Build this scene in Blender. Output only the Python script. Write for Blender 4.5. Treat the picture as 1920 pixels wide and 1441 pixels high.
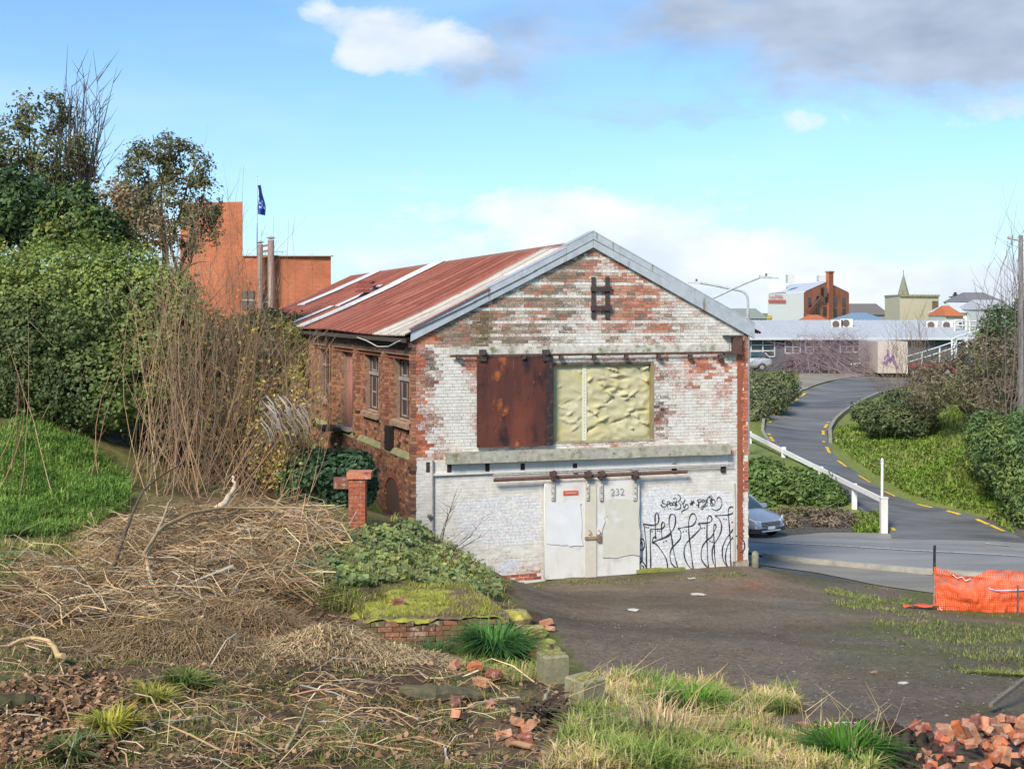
import bpy, math, random
import numpy as np
from mathutils import Vector, Matrix, noise as mnoise
random.seed(7); RNG = np.random.default_rng(11)
R = math.radians
scn = bpy.context.scene
for o in list(bpy.data.objects): bpy.data.objects.remove(o)
COLL = scn.collection

# ------------------------------------------------------------------ camera, sky, sun, exposure
F, CX, HY, CAMZ = 2200.0, 960.0, 580.0, 7.15      # focal length and horizon, in pixels of a 1920 wide frame
cam = bpy.data.cameras.new('camera'); cam.sensor_width = 36.0; cam.lens = 36.0*F/1920
cam.shift_y = -(720.5-HY)/1920; cam.clip_start = 0.1; cam.clip_end = 6000
camo = bpy.data.objects.new('camera', cam); COLL.objects.link(camo)
camo.location = (0, 0, CAMZ); camo.rotation_euler = (R(90), 0, 0); scn.camera = camo

SUN_EL, SUN_AZ = 40.0, 208.0                        # azimuth clockwise from +Y (the view direction): behind, to the left
world = bpy.data.worlds.new('World'); scn.world = world; world.use_nodes = True
def build_sky():
    nt = world.node_tree; N = nt.nodes; L = nt.links; N.clear()
    out = N.new('ShaderNodeOutputWorld'); bg = N.new('ShaderNodeBackground')
    sky = N.new('ShaderNodeTexSky'); sky.sky_type = 'NISHITA'; sky.sun_disc = False
    sky.sun_elevation = R(SUN_EL); sky.sun_rotation = R(SUN_AZ); sky.ozone_density = 1.6; sky.air_density = 1.0; sky.dust_density = 0.6
    tc = N.new('ShaderNodeTexCoord'); sep = N.new('ShaderNodeSeparateXYZ'); L.new(tc.outputs['Generated'], sep.inputs[0])
    def m(op, a, b=None, c=None, clamp=False):
        n = N.new('ShaderNodeMath'); n.operation = op; n.use_clamp = clamp
        for i, s in enumerate((a, b, c)):
            if s is None: continue
            if isinstance(s, (int, float)): n.inputs[i].default_value = s
            else: L.new(s, n.inputs[i])
        return n.outputs[0]
    az = m('ARCTAN2', sep.outputs[0], sep.outputs[1]); el = m('ARCSINE', sep.outputs[2])
    def noise(scale, sx, sz, det, rough, off=0.0, dist=0.0):
        cb = N.new('ShaderNodeCombineXYZ'); L.new(m('MULTIPLY', az, sx), cb.inputs[0]); L.new(m('MULTIPLY', el, sz), cb.inputs[1]); cb.inputs[2].default_value = off
        n = N.new('ShaderNodeTexNoise'); n.inputs['Scale'].default_value = scale; n.inputs['Detail'].default_value = det
        n.inputs['Roughness'].default_value = rough; n.inputs['Distortion'].default_value = dist; L.new(cb.outputs[0], n.inputs['Vector']); return n.outputs[0]
    def blob(px, py, wx, wy, amp):
        a0 = math.atan2((px-CX)/F, 1); e0 = math.atan2((HY-py)/F, math.hypot(1, (px-CX)/F))
        dx = m('DIVIDE', m('SUBTRACT', az, a0), wx/F); dy = m('DIVIDE', m('SUBTRACT', el, e0), wy/F)
        r2 = m('ADD', m('MULTIPLY', dx, dx), m('MULTIPLY', dy, dy))
        return m('MULTIPLY', m('EXPONENT', m('MULTIPLY', r2, -1.0)), amp)
    def total(bl):
        s = None
        for b in bl:
            v = blob(*b); s = v if s is None else m('ADD', s, v)
        return s
    # white cumulus
    nz = noise(9.0, 1.0, 1.8, 6, 0.6, 3.1, 0.3)
    white = total([(780, 75, 170, 75, .42), (690, 60, 60, 40, .2), (590, 15, 60, 30, .25), (680, 110, 40, 25, .2), (955, 138, 25, 14, .2), (1110, 420, 300, 75, .34), (820, 355, 150, 60, .22), (780, 310, 70, 30, .16), (1010, 250, 200, 40, .08), (1350, 330, 200, 40, .10), (430, 60, 60, 40, .08),
                   (1330, 490, 260, 60, .3), (720, 490, 190, 45, .3), (1550, 540, 500, 60, .32), (1840, 560, 250, 60, .3), (1330, 200, 60, 30, .14), (1700, 210, 260, 45, .2), (1560, 240, 300, 60, .06)])
    low = m('MULTIPLY', m('SUBTRACT', 0.09, m('ABSOLUTE', m('SUBTRACT', el, 0.0))), 0.6)
    wv = m('ADD', m('ADD', nz, white), low)
    wm = m('MULTIPLY', m('SUBTRACT', wv, 0.70), 4.5, clamp=True)
    wm = m('MULTIPLY', wm, m('SUBTRACT', 2.0, wm), clamp=True)
    # grey rain cloud
    ng = noise(7.0, 1.0, 2.0, 5, 0.58, 9.7, 0.5)
    grey = total([(1640, 30, 520, 95, .46), (1560, 150, 230, 70, .27), (1880, 110, 200, 100, .36), (1200, -60, 380, 90, .3), (940, 80, 100, 90, .26), (1250, 235, 160, 50, .1), (850, 140, 90, 40, .12)])
    gv = m('ADD', ng, grey); gm = m('MULTIPLY', m('SUBTRACT', gv, 0.66), 3.2, clamp=True)
    def mix(f, a, b):
        n = N.new('ShaderNodeMix'); n.data_type = 'RGBA'
        if isinstance(f, float): n.inputs[0].default_value = f
        else: L.new(f, n.inputs[0])
        for k, s in ((6, a), (7, b)):
            if isinstance(s, tuple): n.inputs[k].default_value = (*s, 1)
            else: L.new(s, n.inputs[k])
        return n.outputs[2]
    # thin veil that pales the blue towards the horizon, as on a moist winter day
    veil = m('MULTIPLY', m('EXPONENT', m('MULTIPLY', m('ABSOLUTE', el), -7.0)), 0.60, clamp=True)
    cir = m('MULTIPLY', m('SUBTRACT', noise(3.0, 1.0, 3.2, 3, 0.6, 5.5, .0), 0.45), 0.9, clamp=True)
    gain = N.new('ShaderNodeVectorMath'); gain.operation = 'MULTIPLY'; L.new(sky.outputs[0], gain.inputs[0]); gain.inputs[1].default_value = SKY_TINT
    c = mix(veil, gain.outputs[0], (5.2, 5.95, 6.5))
    c = mix(cir, c, (5.2, 6.0, 6.6))
    wshade = m('MULTIPLY', m('SUBTRACT', noise(12.0, 1.0, 1.7, 3, 0.55, 1.3), 0.35), 2.4, clamp=True)
    wcol = mix(wshade, (4.7, 5.2, 5.9), (6.6, 6.75, 6.9))
    c = mix(m('MULTIPLY', wm, 0.92), c, wcol)
    gs = m('MULTIPLY', m('SUBTRACT', noise(10.0, 1.0, 2.2, 3, 0.55, 4.9), 0.3), 2.0, clamp=True)
    gcol = mix(gs, (2.2, 2.6, 3.3), (4.1, 4.5, 5.2))
    c = mix(m('MULTIPLY', gm, 0.9), c, gcol)
    L.new(c, bg.inputs[0]); bg.inputs[1].default_value = 0.098; L.new(bg.outputs[0], out.inputs[0])
SKY_TINT = (.58, .93, 1.20)
build_sky(); world.cycles.sampling_method = 'MANUAL'; world.cycles.sample_map_resolution = 512
sl = bpy.data.lights.new('sun', 'SUN'); sl.energy = 3.3; sl.angle = R(16.0); sl.color = (1.0, 0.92, 0.80)
slo = bpy.data.objects.new('sun', sl); COLL.objects.link(slo); slo.location = (0, -20, 60)
sd = Vector((math.sin(R(SUN_AZ))*math.cos(R(SUN_EL)), math.cos(R(SUN_AZ))*math.cos(R(SUN_EL)), math.sin(R(SUN_EL))))
slo.rotation_euler = sd.to_track_quat('Z', 'Y').to_euler()
scn.render.engine = 'CYCLES'
scn.view_settings.view_transform = 'Standard'; scn.view_settings.look = 'None'; scn.view_settings.gamma = 1.0
scn.view_settings.use_curve_mapping = False; scn.view_settings.exposure = 0.78
scn.cycles.max_bounces = 5; scn.cycles.diffuse_bounces = 3; scn.cycles.glossy_bounces = 2; scn.cycles.transmission_bounces = 3

# ------------------------------------------------------------------ helpers
def P(px, py, d): return Vector(((px-CX)/F*d, d, CAMZ-(py-HY)/F*d))
def gauss(s): return random.gauss(0, s)
def uni(a, b): return random.uniform(a, b)
def tint(c, a=.15):
    k = 1+uni(-a, a); return tuple(max(0, min(1, x*k*(1+uni(-a, a)*.35))) for x in c[:3])

class MB:
    """collects geometry for ONE mesh object, colour per face"""
    def __init__(s): s.v = []; s.f = []; s.c = []
    def add(s, vs, fs, col=(.5, .5, .5)):
        b = len(s.v); s.v += [tuple(p) for p in vs]
        c = tuple(col) if len(col) == 4 else (*col, 1.0)
        for f in fs: s.f.append(tuple(b+i for i in f)); s.c.append(c)
        return s
    def hexa(s, p, col=(.5, .5, .5), skip=()):      # p: 8 corners, bottom loop 0-3 then top loop 4-7
        fs = [(3, 2, 1, 0), (4, 5, 6, 7), (0, 1, 5, 4), (1, 2, 6, 5), (2, 3, 7, 6), (3, 0, 4, 7)]
        return s.add(p, [f for i, f in enumerate(fs) if i not in skip], col)
    def box(s, a, b, col=(.5, .5, .5), fr=None, skip=()):
        (x0, y0, z0), (x1, y1, z1) = a, b
        p = [(x0, y0, z0), (x1, y0, z0), (x1, y1, z0), (x0, y1, z0), (x0, y0, z1), (x1, y0, z1), (x1, y1, z1), (x0, y1, z1)]
        if fr: p = [fr(*q) for q in p]
        return s.hexa(p, col, skip)
    def bar(s, p, q, w, h=None, col=(.5, .5, .5), up=(0, 0, 1)):
        h = w if h is None else h; p = Vector(p); q = Vector(q); d = (q-p).normalized(); u = Vector(up)
        if abs(d.dot(u)) > .98: u = Vector((0, 1, 0))
        x = d.cross(u).normalized()*w/2; z = x.normalized().cross(d).normalized()*h/2
        return s.hexa([p-x-z, p+x-z, q+x-z, q-x-z, p-x+z, p+x+z, q+x+z, q-x+z], col)
    def tube(s, pts, rad, n=5, col=(.5, .5, .5), cap=True):
        pts = [Vector(p) for p in pts]; k = len(pts)
        rad = [rad]*k if isinstance(rad, (int, float)) else rad
        b = len(s.v); prev = None
        for i, p in enumerate(pts):
            d = (pts[min(i+1, k-1)]-pts[max(i-1, 0)])
            d = d.normalized() if d.length > 1e-9 else Vector((0, 0, 1))
            if prev is None: a = d.orthogonal().normalized()
            else:
                a = prev-d*prev.dot(d); a = a.normalized() if a.length > 1e-6 else d.orthogonal().normalized()
            prev = a; c = d.cross(a)
            for j in range(n):
                t = 2*math.pi*j/n; s.v.append(tuple(p+(a*math.cos(t)+c*math.sin(t))*rad[i]))
        cc = tuple(col) if len(col) == 4 else (*col, 1.0)
        for i in range(k-1):
            for j in range(n):
                j2 = (j+1) % n; s.f.append((b+i*n+j, b+i*n+j2, b+(i+1)*n+j2, b+(i+1)*n+j)); s.c.append(cc)
        if cap:
            s.f.append(tuple(b+j for j in range(n-1, -1, -1))); s.c.append(cc)
            s.f.append(tuple(b+(k-1)*n+j for j in range(n))); s.c.append(cc)
        return s
    def lathe(s, o, prof, n=12, col=(.5, .5, .5), axis='Z'):
        o = Vector(o); b = len(s.v); c = (*col, 1.0)
        for r, h in prof:
            for j in range(n):
                t = 2*math.pi*j/n; q = Vector((r*math.cos(t), r*math.sin(t), h))
                if axis == 'Y': q = Vector((q.x, q.z, q.y))
                if axis == 'X': q = Vector((q.z, q.x, q.y))
                s.v.append(tuple(o+q))
        for i in range(len(prof)-1):
            for j in range(n):
                j2 = (j+1) % n; s.f.append((b+i*n+j, b+i*n+j2, b+(i+1)*n+j2, b+(i+1)*n+j)); s.c.append(c)
        s.f.append(tuple(b+j for j in range(n-1, -1, -1))); s.c.append(c)
        s.f.append(tuple(b+(len(prof)-1)*n+j for j in range(n))); s.c.append(c)
        return s
    def prism(s, poly, y0, y1, col=(.5, .5, .5), fr=None):     # poly in (x,z), extruded along y
        n = len(poly); vs = [(x, y0, z) for x, z in poly]+[(x, y1, z) for x, z in poly]
        if fr: vs = [fr(*q) for q in vs]
        fs = [tuple(range(n)), tuple(range(2*n-1, n-1, -1))]+[(i, i+n, (i+1) % n+n, (i+1) % n) for i in range(n)]
        return s.add(vs, fs, col)
    def build(s, name, m, parent=None, smooth=False, kind=None):
        me = bpy.data.meshes.new(name); me.from_pydata(s.v, [], s.f); me.update()
        at = me.attributes.new('Col', 'FLOAT_COLOR', 'FACE')
        at.data.foreach_set('color', np.array(s.c, dtype=np.float32).ravel())
        if smooth: me.polygons.foreach_set('use_smooth', [True]*len(me.polygons))
        me.materials.append(M[m] if isinstance(m, str) else m)
        return link(name, me, parent, kind)
def link(name, me, parent=None, kind=None):
    o = bpy.data.objects.new(name, me); COLL.objects.link(o)
    if parent is not None: par(o, parent)
    if kind: o['kind'] = kind
    return o
def par(o, root):
    o.parent = root
    o.matrix_parent_inverse = Matrix.Translation(root.location).inverted() if root.type == 'EMPTY' and root.parent is None else Matrix.Identity(4)
def thing(name, label, cat, loc=(0, 0, 0), group=None):
    o = bpy.data.objects.new(name, None); COLL.objects.link(o); o.location = loc; o.empty_display_size = .2
    return tag(o, label, cat, group)
def tag(o, label, cat, group=None):
    o['label'] = label; o['category'] = cat
    if group: o['group'] = group
    return o
def struct(o): o['kind'] = 'structure'; return o
def npmesh(name, V, Fc, col, m, parent=None, kind=None, smooth=False):
    """V (n,3), Fc (k,3 or 4) all of one size, col (k,3)"""
    me = bpy.data.meshes.new(name); V = np.asarray(V, np.float32); Fc = np.asarray(Fc, np.int32); k, w = Fc.shape
    me.vertices.add(len(V)); me.vertices.foreach_set('co', V.ravel()); me.loops.add(k*w); me.loops.foreach_set('vertex_index', Fc.ravel())
    me.polygons.add(k); me.polygons.foreach_set('loop_start', np.arange(0, k*w, w, dtype=np.int32))
    me.polygons.foreach_set('loop_total', np.full(k, w, np.int32)); me.update(calc_edges=True)
    c = np.ones((k, 4), np.float32); c[:, :3] = col
    at = me.attributes.new('Col', 'FLOAT_COLOR', 'FACE'); at.data.foreach_set('color', c.ravel())
    if smooth: me.polygons.foreach_set('use_smooth', [True]*k)
    me.materials.append(M[m] if isinstance(m, str) else m)
    return link(name, me, parent, kind)

# ------------------------------------------------------------------ materials
M = {}
def nodes(name):
    m = bpy.data.materials.new(name); m.use_nodes = True; M[name] = m
    nt = m.node_tree; b = nt.nodes['Principled BSDF']; return m, nt, b
def nd(nt, t, **kw):
    n = nt.nodes.new(t)
    for k, v in kw.items():
        if k in n.inputs: n.inputs[k].default_value = v
        else: setattr(n, k, v)
    return n
def mapr(nt, src, a, b, c, d):
    n = nd(nt, 'ShaderNodeMapRange'); n.inputs[1].default_value = a; n.inputs[2].default_value = b; n.inputs[3].default_value = c; n.inputs[4].default_value = d
    nt.links.new(src, n.inputs[0]); return n.outputs[0]
def mixc(nt, f, a, b, bt='MIX'):
    n = nd(nt, 'ShaderNodeMix', data_type='RGBA', blend_type=bt)
    if isinstance(f, (int, float)): n.inputs[0].default_value = f
    else: nt.links.new(f, n.inputs[0])
    for k, s in ((6, a), (7, b)):
        if isinstance(s, tuple): n.inputs[k].default_value = (*s[:3], 1)
        else: nt.links.new(s, n.inputs[k])
    return n.outputs[2]
def wnoise(nt, scale, det=4, rough=.6, vec=None, stretch=None, dist=0.0):
    n = nd(nt, 'ShaderNodeTexNoise'); n.inputs['Scale'].default_value = scale; n.inputs['Detail'].default_value = det
    n.inputs['Roughness'].default_value = rough; n.inputs['Distortion'].default_value = dist
    g = nt.nodes.get('POS') or nd(nt, 'ShaderNodeNewGeometry', name='POS')
    v = g.outputs['Position']
    if stretch:
        mp = nd(nt, 'ShaderNodeMapping'); mp.inputs['Scale'].default_value = stretch; nt.links.new(v, mp.inputs[0]); v = mp.outputs[0]
    nt.links.new(v, n.inputs['Vector']); return n.outputs[0]
def bump(nt, b, h, strength=.3, dist=.01):
    n = nd(nt, 'ShaderNodeBump'); n.inputs['Strength'].default_value = strength; n.inputs['Distance'].default_value = dist
    nt.links.new(h, n.inputs['Height']); nt.links.new(n.outputs[0], b.inputs['Normal'])
def colmat(name, rough=.85, nscale=8., amt=.25, bscale=40., bstr=.25, bdist=.01, spec=.3, metal=0., stains=None, stretch=None):
    """face colour x noise; stains = list of (scale, lo, hi, colour, stretch)"""
    m, nt, b = nodes(name); L = nt.links
    a = nd(nt, 'ShaderNodeAttribute', attribute_name='Col')
    v = mapr(nt, wnoise(nt, nscale, stretch=stretch), .3, .7, 1-amt, 1+amt)
    c = mixc(nt, 1.0, a.outputs['Color'], v, 'MULTIPLY')
    for sc, lo, hi, col, st in (stains or []):
        c = mixc(nt, mapr(nt, wnoise(nt, sc, stretch=st), lo, hi, 0, 1), c, col)
    L.new(c, b.inputs['Base Color']); b.inputs['Roughness'].default_value = rough; b.inputs['Specular IOR Level'].default_value = spec
    b.inputs['Metallic'].default_value = metal
    if bstr: bump(nt, b, wnoise(nt, bscale), bstr, bdist)
    return m
colmat('plain')
colmat('paintwork', rough=.5, amt=.06, bstr=.05)
colmat('metal', rough=.5, nscale=6, amt=.18, bstr=.1, spec=.5, stains=[(9, .58, .75, (.16, .07, .035), None)])
colmat('iron', rough=.8, nscale=14, amt=.35, bstr=.3, stains=[(7, .55, .7, (.13, .055, .03), None)])
colmat('galvanised', rough=.55, nscale=5, amt=.14, bstr=.1, spec=.5, stains=[(3, .5, .75, (.40, .42, .44), (1, 1, .25)), (6, .63, .72, (.22, .18, .14), (1, 1, .15))])
colmat('concrete', rough=.95, nscale=7, amt=.22, bscale=30, bstr=.5, bdist=.02, stains=[(4, .50, .72, (.13, .14, .05), None), (9, .62, .74, (.09, .08, .07), None)])
colmat('wood', rough=.85, nscale=9, amt=.3, stretch=(1, 1, .2))
colmat('bark', rough=.95, nscale=12, amt=.3, bscale=25, bstr=.5)
colmat('loose_brick', rough=.9, nscale=14, amt=.3, bscale=50, bstr=.6, stains=[(11, .54, .70, (.40, .31, .24), None), (7, .56, .72, (.09, .06, .045), None)])
colmat('glass_dark', rough=.12, nscale=2, amt=.2, bstr=0, spec=.8)
colmat('carpaint', rough=.25, nscale=2, amt=.04, bstr=0, spec=.7, metal=.35)
colmat('rubber', rough=.8, amt=.1)
# leaves: part of the light goes through
def leafmat(name, amt=.3, tr=.3, rough=.55, spec=.3):
    m, nt, b = nodes(name); L = nt.links
    a = nd(nt, 'ShaderNodeAttribute', attribute_name='Col')
    c = mixc(nt, 1.0, a.outputs['Color'], mapr(nt, wnoise(nt, 1.3, 4), .3, .7, 1.25*(1-amt), 1.25*(1+amt)), 'MULTIPLY')
    L.new(c, b.inputs['Base Color']); b.inputs['Roughness'].default_value = rough; b.inputs['Specular IOR Level'].default_value = spec
    t = nd(nt, 'ShaderNodeBsdfTranslucent'); L.new(c, t.inputs[0]); mx = nd(nt, 'ShaderNodeMixShader'); mx.inputs[0].default_value = tr
    L.new(b.outputs[0], mx.inputs[1]); L.new(t.outputs[0], mx.inputs[2]); L.new(mx.outputs[0], nt.nodes['Material Output'].inputs[0])
leafmat('leaf'); leafmat('grass', .35, .35, .6, .2); leafmat('dry', .3, .2, .8, .1)
# brickwork: face colour is the brick, alpha how much of the old whitewash still covers it
def brickmat():
    m, nt, b = nodes('brickwork'); L = nt.links
    a = nd(nt, 'ShaderNodeAttribute', attribute_name='Col')
    base = mixc(nt, 1.0, a.outputs['Color'], mapr(nt, wnoise(nt, 18, 6), .3, .7, .72, 1.28), 'MULTIPLY')
    n1 = wnoise(nt, 26, 8, .72); n2 = wnoise(nt, 2.6, 4, .6)
    s = nd(nt, 'ShaderNodeMath', operation='MULTIPLY_ADD'); L.new(n2, s.inputs[0]); s.inputs[1].default_value = .5; L.new(n1, s.inputs[2])
    s2 = nd(nt, 'ShaderNodeMath', operation='SUBTRACT'); L.new(mapr(nt, a.outputs['Alpha'], 0, 1, .27, 1.09), s2.inputs[0]); L.new(s.outputs[0], s2.inputs[1])
    k = mapr(nt, s2.outputs[0], -.11, .14, 0, 1)
    pc = mixc(nt, mapr(nt, wnoise(nt, 5, 6), .35, .7, 0, 1), (.66, .63, .57), (.52, .48, .42))
    pc = mixc(nt, mapr(nt, wnoise(nt, 34, 5), .62, .74, 0, .65), pc, (.27, .21, .17))
    c = mixc(nt, k, base, pc)
    L.new(c, b.inputs['Base Color']); b.inputs['Roughness'].default_value = .92; b.inputs['Specular IOR Level'].default_value = .2
    bump(nt, b, wnoise(nt, 45, 5), .5, .012)
brickmat()
def doormat(name, base, st):
    m, nt, b = nodes(name); c = base
    for sc, lo, hi, col, strch in st: c = mixc(nt, mapr(nt, wnoise(nt, sc, 7, .62, stretch=strch), lo, hi, 0, 1), c, col)
    nt.links.new(c, b.inputs['Base Color']); b.inputs['Roughness'].default_value = .8; b.inputs['Specular IOR Level'].default_value = .25
    bump(nt, b, wnoise(nt, 30, 5), .25, .01)
doormat('rusty_sheet', (.085, .03, .024), [(1.3, .42, .62, (.15, .045, .028), (1, 1, .35)), (2.2, .52, .66, (.022, .015, .018), (1, 1, .45)), (1.7, .6, .68, (.34, .10, .03), (1, 1, .6)), (2.6, .63, .72, (.28, .22, .19), (1.4, 1, .22)), (14, .60, .7, (.05, .02, .015), None)])
doormat('cream_sheet', (.46, .415, .25), [(1.1, .5, .7, (.50, .42, .16), None), (3, .58, .74, (.60, .57, .42), None), (5, .64, .74, (.26, .17, .06), (1, 1, .4)), (24, .66, .74, (.20, .12, .06), None)])
doormat('white_sheet', (.64, .62, .57), [(1.2, .45, .65, (.60, .57, .52), None), (4, .52, .74, (.50, .45, .37), (1, 1, .22)), (1.6, .56, .72, (.46, .43, .39), None), (26, .66, .75, (.33, .25, .19), None)])
# roof iron
def roofmat(name, a, b2, c2, pale=0.0):
    m, nt, b = nodes(name); L = nt.links
    c = mixc(nt, mapr(nt, wnoise(nt, .8, 6, .6), .35, .65, 0, 1), a, b2)
    c = mixc(nt, mapr(nt, wnoise(nt, 5, 6, .65), .55, .72, 0, 1), c, c2)
    oi = nd(nt, 'ShaderNodeObjectInfo'); c = mixc(nt, 1.0, c, mapr(nt, oi.outputs['Random'], 0, 1, .78, 1.18), 'MULTIPLY')
    L.new(c, b.inputs['Base Color']); b.inputs['Roughness'].default_value = .62; b.inputs['Specular IOR Level'].default_value = .3
roofmat('roof_red', (.25, .075, .048), (.30, .11, .075), (.15, .052, .035))
roofmat('roof_pale', (.47, .48, .48), (.54, .54, .53), (.38, .33, .29))
roofmat('roof_worn', (.56, .51, .44), (.44, .38, .31), (.33, .15, .09))
# far brick: bond by texture, since single bricks are below a pixel there
def farbrick(name, c1, c2, mortar, scale):
    m, nt, b = nodes(name); L = nt.links; g = nd(nt, 'ShaderNodeNewGeometry'); sp = nd(nt, 'ShaderNodeSeparateXYZ'); L.new(g.outputs['Position'], sp.inputs[0])
    s = nd(nt, 'ShaderNodeMath', operation='ADD'); L.new(sp.outputs[0], s.inputs[0]); L.new(sp.outputs[1], s.inputs[1])
    cb = nd(nt, 'ShaderNodeCombineXYZ'); L.new(s.outputs[0], cb.inputs[0]); L.new(sp.outputs[2], cb.inputs[1])
    t = nd(nt, 'ShaderNodeTexBrick'); t.inputs['Scale'].default_value = scale; t.inputs['Color1'].default_value = (*c1, 1); t.inputs['Color2'].default_value = (*c2, 1); t.inputs['Mortar'].default_value = (*mortar, 1)
    t.inputs['Mortar Size'].default_value = .012; t.inputs['Brick Width'].default_value = .47; t.inputs['Row Height'].default_value = .17; L.new(cb.outputs[0], t.inputs['Vector'])
    c = mixc(nt, 1.0, t.outputs[0], mapr(nt, wnoise(nt, .5, 5), .3, .7, .75, 1.2), 'MULTIPLY')
    L.new(c, b.inputs['Base Color']); b.inputs['Roughness'].default_value = .9
farbrick('orange_brick', (.44, .12, .045), (.36, .09, .035), (.40, .22, .14), 2.0)
farbrick('mill_brick', (.36, .10, .05), (.28, .075, .04), (.35, .22, .15), 2.0)

# ------------------------------------------------------------------ ground
def zlot(X, Y): return .135*(30.5-Y)-.07*max(0, X-5) if Y < 30.5 else -.07*max(0, X-5)
TP = []
def tp(px, py, d): q = P(px, py, d); TP.append((q.x, q.y, q.z))
for X, Y in ((1, 24), (2.2, 18.5), (3.4, 15), (4.6, 12.5), (6, 11), (3, 22), (6, 18), (9, 15), (8, 23), (4, 27), (8, 28), (10.4, 28.5), (13, 24), (12, 18), (9, 11), (5, 8), (9, 6), (18, 18), (1.2, 28.5), (7, 31)): TP.append((X, Y, zlot(X, Y)))
for u in (1.8, 4, 7, 9.4): TP.append((-2.47+.9626*u, 30.2+.2716*u, 0))
TP += [(2, 36, 0), (4.4, 44, -1.0), (6, 39, -.7), (5, 52, -1.5), (0, 62, -1.6), (-4, 72, -1.4)]
# overgrown bank on the left
for a in ((890, 1262, 14.5), (1100, 1345, 13.4), (800, 1441, 10.5), (100, 1441, 10), (1250, 1425, 11.4), (300, 1350, 11.7), (300, 1200, 15), (560, 1230, 15.5), (300, 1090, 19), (100, 1080, 19.5), (100, 950, 24), (100, 830, 27), (-150, 800, 27), (250, 880, 27.5),
          (560, 970, 24), (678, 992, 25), (780, 988, 28), (835, 1045, 29), (925, 1088, 29.7), (640, 1112, 20), (760, 1085, 22), (470, 1030, 22), (-200, 1200, 15), (-300, 1441, 9), (860, 1222, 18.75), (700, 1226, 18.65), (780, 1226, 18.7), (940, 1212, 18.8), (1010, 1255, 17.2), (930, 1120, 23.5), (955, 1150, 20.6)): tp(*a)
TP += [(-3, 5, 3.6), (-9, 8, 3.8), (-4.6, 33, 2.1), (-6.5, 38, 2.7), (-9.5, 45, 3.4), (-13, 36, 4.6), (-20, 40, 7), (-30, 30, 7), (-14, 58, 6), (-30, 70, 9), (-24, 18, 5), (2, -10, 4.2), (14, -8, 2.5), (-20, -10, 5), (-14, 90, 5), (4, 80, 1), (-60, 60, 12)]
# street and verge
for a in ((1420, 1018, 42), (1920, 1047, 38), (1420, 1003, 45), (1700, 1003, 45), (1920, 1012, 45), (1440, 1060, 36.5), (1700, 1088, 33.5), (1600, 1112, 31.5), (1750, 1143, 28.4), (1920, 1165, 26.5), (1920, 1110, 31), (1560, 1028, 40.5)): tp(*a)
TP += [(34, 40, -1.5), (34, 30, -1.0), (30, 14, 0.3), (60, 36, -2)]
LANE = [((1672, 1010, 44.0), (1945, 1016, 43.8)), ((1668, 1000, 45.2), (1905, 1004, 45.0)), ((1657, 985, 46.2), (1843, 975, 47.5)), ((1626, 967, 47.4), (1782, 958, 49.2)), ((1603, 950, 48.6), (1709, 943, 51)), ((1566, 905, 51.5), (1657, 920, 52.6)), ((1528, 876, 54), (1607, 888, 54.8)),
        ((1484, 858, 56.6), (1569, 859, 57.6)), ((1448, 838, 59.5), (1553, 830, 61.4)), ((1434, 815, 63), (1552, 810, 65)), ((1437, 787, 68), (1562, 793, 68)), ((1456, 770, 72), (1576, 780, 70.5)), ((1481, 756, 75.5), (1605, 761, 74)), ((1504, 739, 79.5), (1650, 741, 78)), ((1548, 720, 84), (1700, 725, 82)), ((1600, 705, 89), (1760, 712, 87))]
for l, r in LANE[1:]: tp(*l); tp(*r)
# banks right and left of the lane, the yard above
for a in ((1640, 880, 56), (1600, 830, 62), (1720, 880, 56), (1800, 900, 52), (1920, 960, 47), (1800, 800, 60), (1920, 780, 54), (1650, 780, 68), (1780, 720, 72), (1920, 690, 68), (1450, 900, 52), (1410, 870, 53), (1540, 950, 48.6), (1410, 960, 48.5), (1405, 800, 64), (1415, 760, 72), (1450, 720, 82), (1420, 700, 90), (1600, 700, 92), (1800, 690, 95), (1490, 705, 88)): tp(*a)
TP += [(60, 60, 8), (50, 90, 6), (40, 120, 3.5), (10, 110, 2), (-10, 130, 3), (60, 200, 4), (0, 200, 2), (-80, 200, 6), (0, 420, 1), (150, 420, 2), (-180, 420, 4), (150, 60, 8), (150, 0, 2), (-150, 0, 10), (0, -100, 4), (0, 1500, 0), (900, 1500, 0), (-900, 1500, 0), (900, 0, 4), (-900, 0, 8), (0, -800, 4)]
_tp = np.array(TP); _xy = _tp[:, :2]
def _k(r2): return np.where(r2 > 0, .5*r2*np.log(r2+1e-12), 0.)
def _fit():
    n = len(_xy); d2 = ((_xy[:, None]-_xy[None])**2).sum(-1); A = np.zeros((n+3, n+3)); A[:n, :n] = _k(d2)+np.eye(n)*.15
    A[:n, n] = 1; A[:n, n+1:] = _xy; A[n, :n] = 1; A[n+1:, :n] = _xy.T
    return np.linalg.solve(A, np.r_[_tp[:, 2], 0, 0, 0])
_w = _fit()
def tps(x, y):
    x = np.asarray(x, float); y = np.asarray(y, float); sh = x.shape; q = np.stack([x.ravel(), y.ravel()], 1); out = np.empty(len(q))
    for i in range(0, len(q), 20000):
        s = q[i:i+20000]; d2 = (s[:, 0, None]-_xy[None, :, 0])**2+(s[:, 1, None]-_xy[None, :, 1])**2; out[i:i+20000] = _k(d2)@_w[:-3]+_w[-3]+s@_w[-2:]
    return out.reshape(sh)
def relief(X, Y):
    e = bx_edge(Y); near = (Y < 31) & (Y > 5); r = np.where(near & (X < e), .15*np.clip((e-X)/.8, 0, 1)+.02, np.where(near, .02, .05)); r = np.where((Y > 34) | ((Y > 29.3) & (X > 4)), 0., r)
    return (vnoise(X, Y, .9, 5)-.5)*r*2+(vnoise(X+40, Y, 5, 3)-.5)*r*.6
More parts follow.
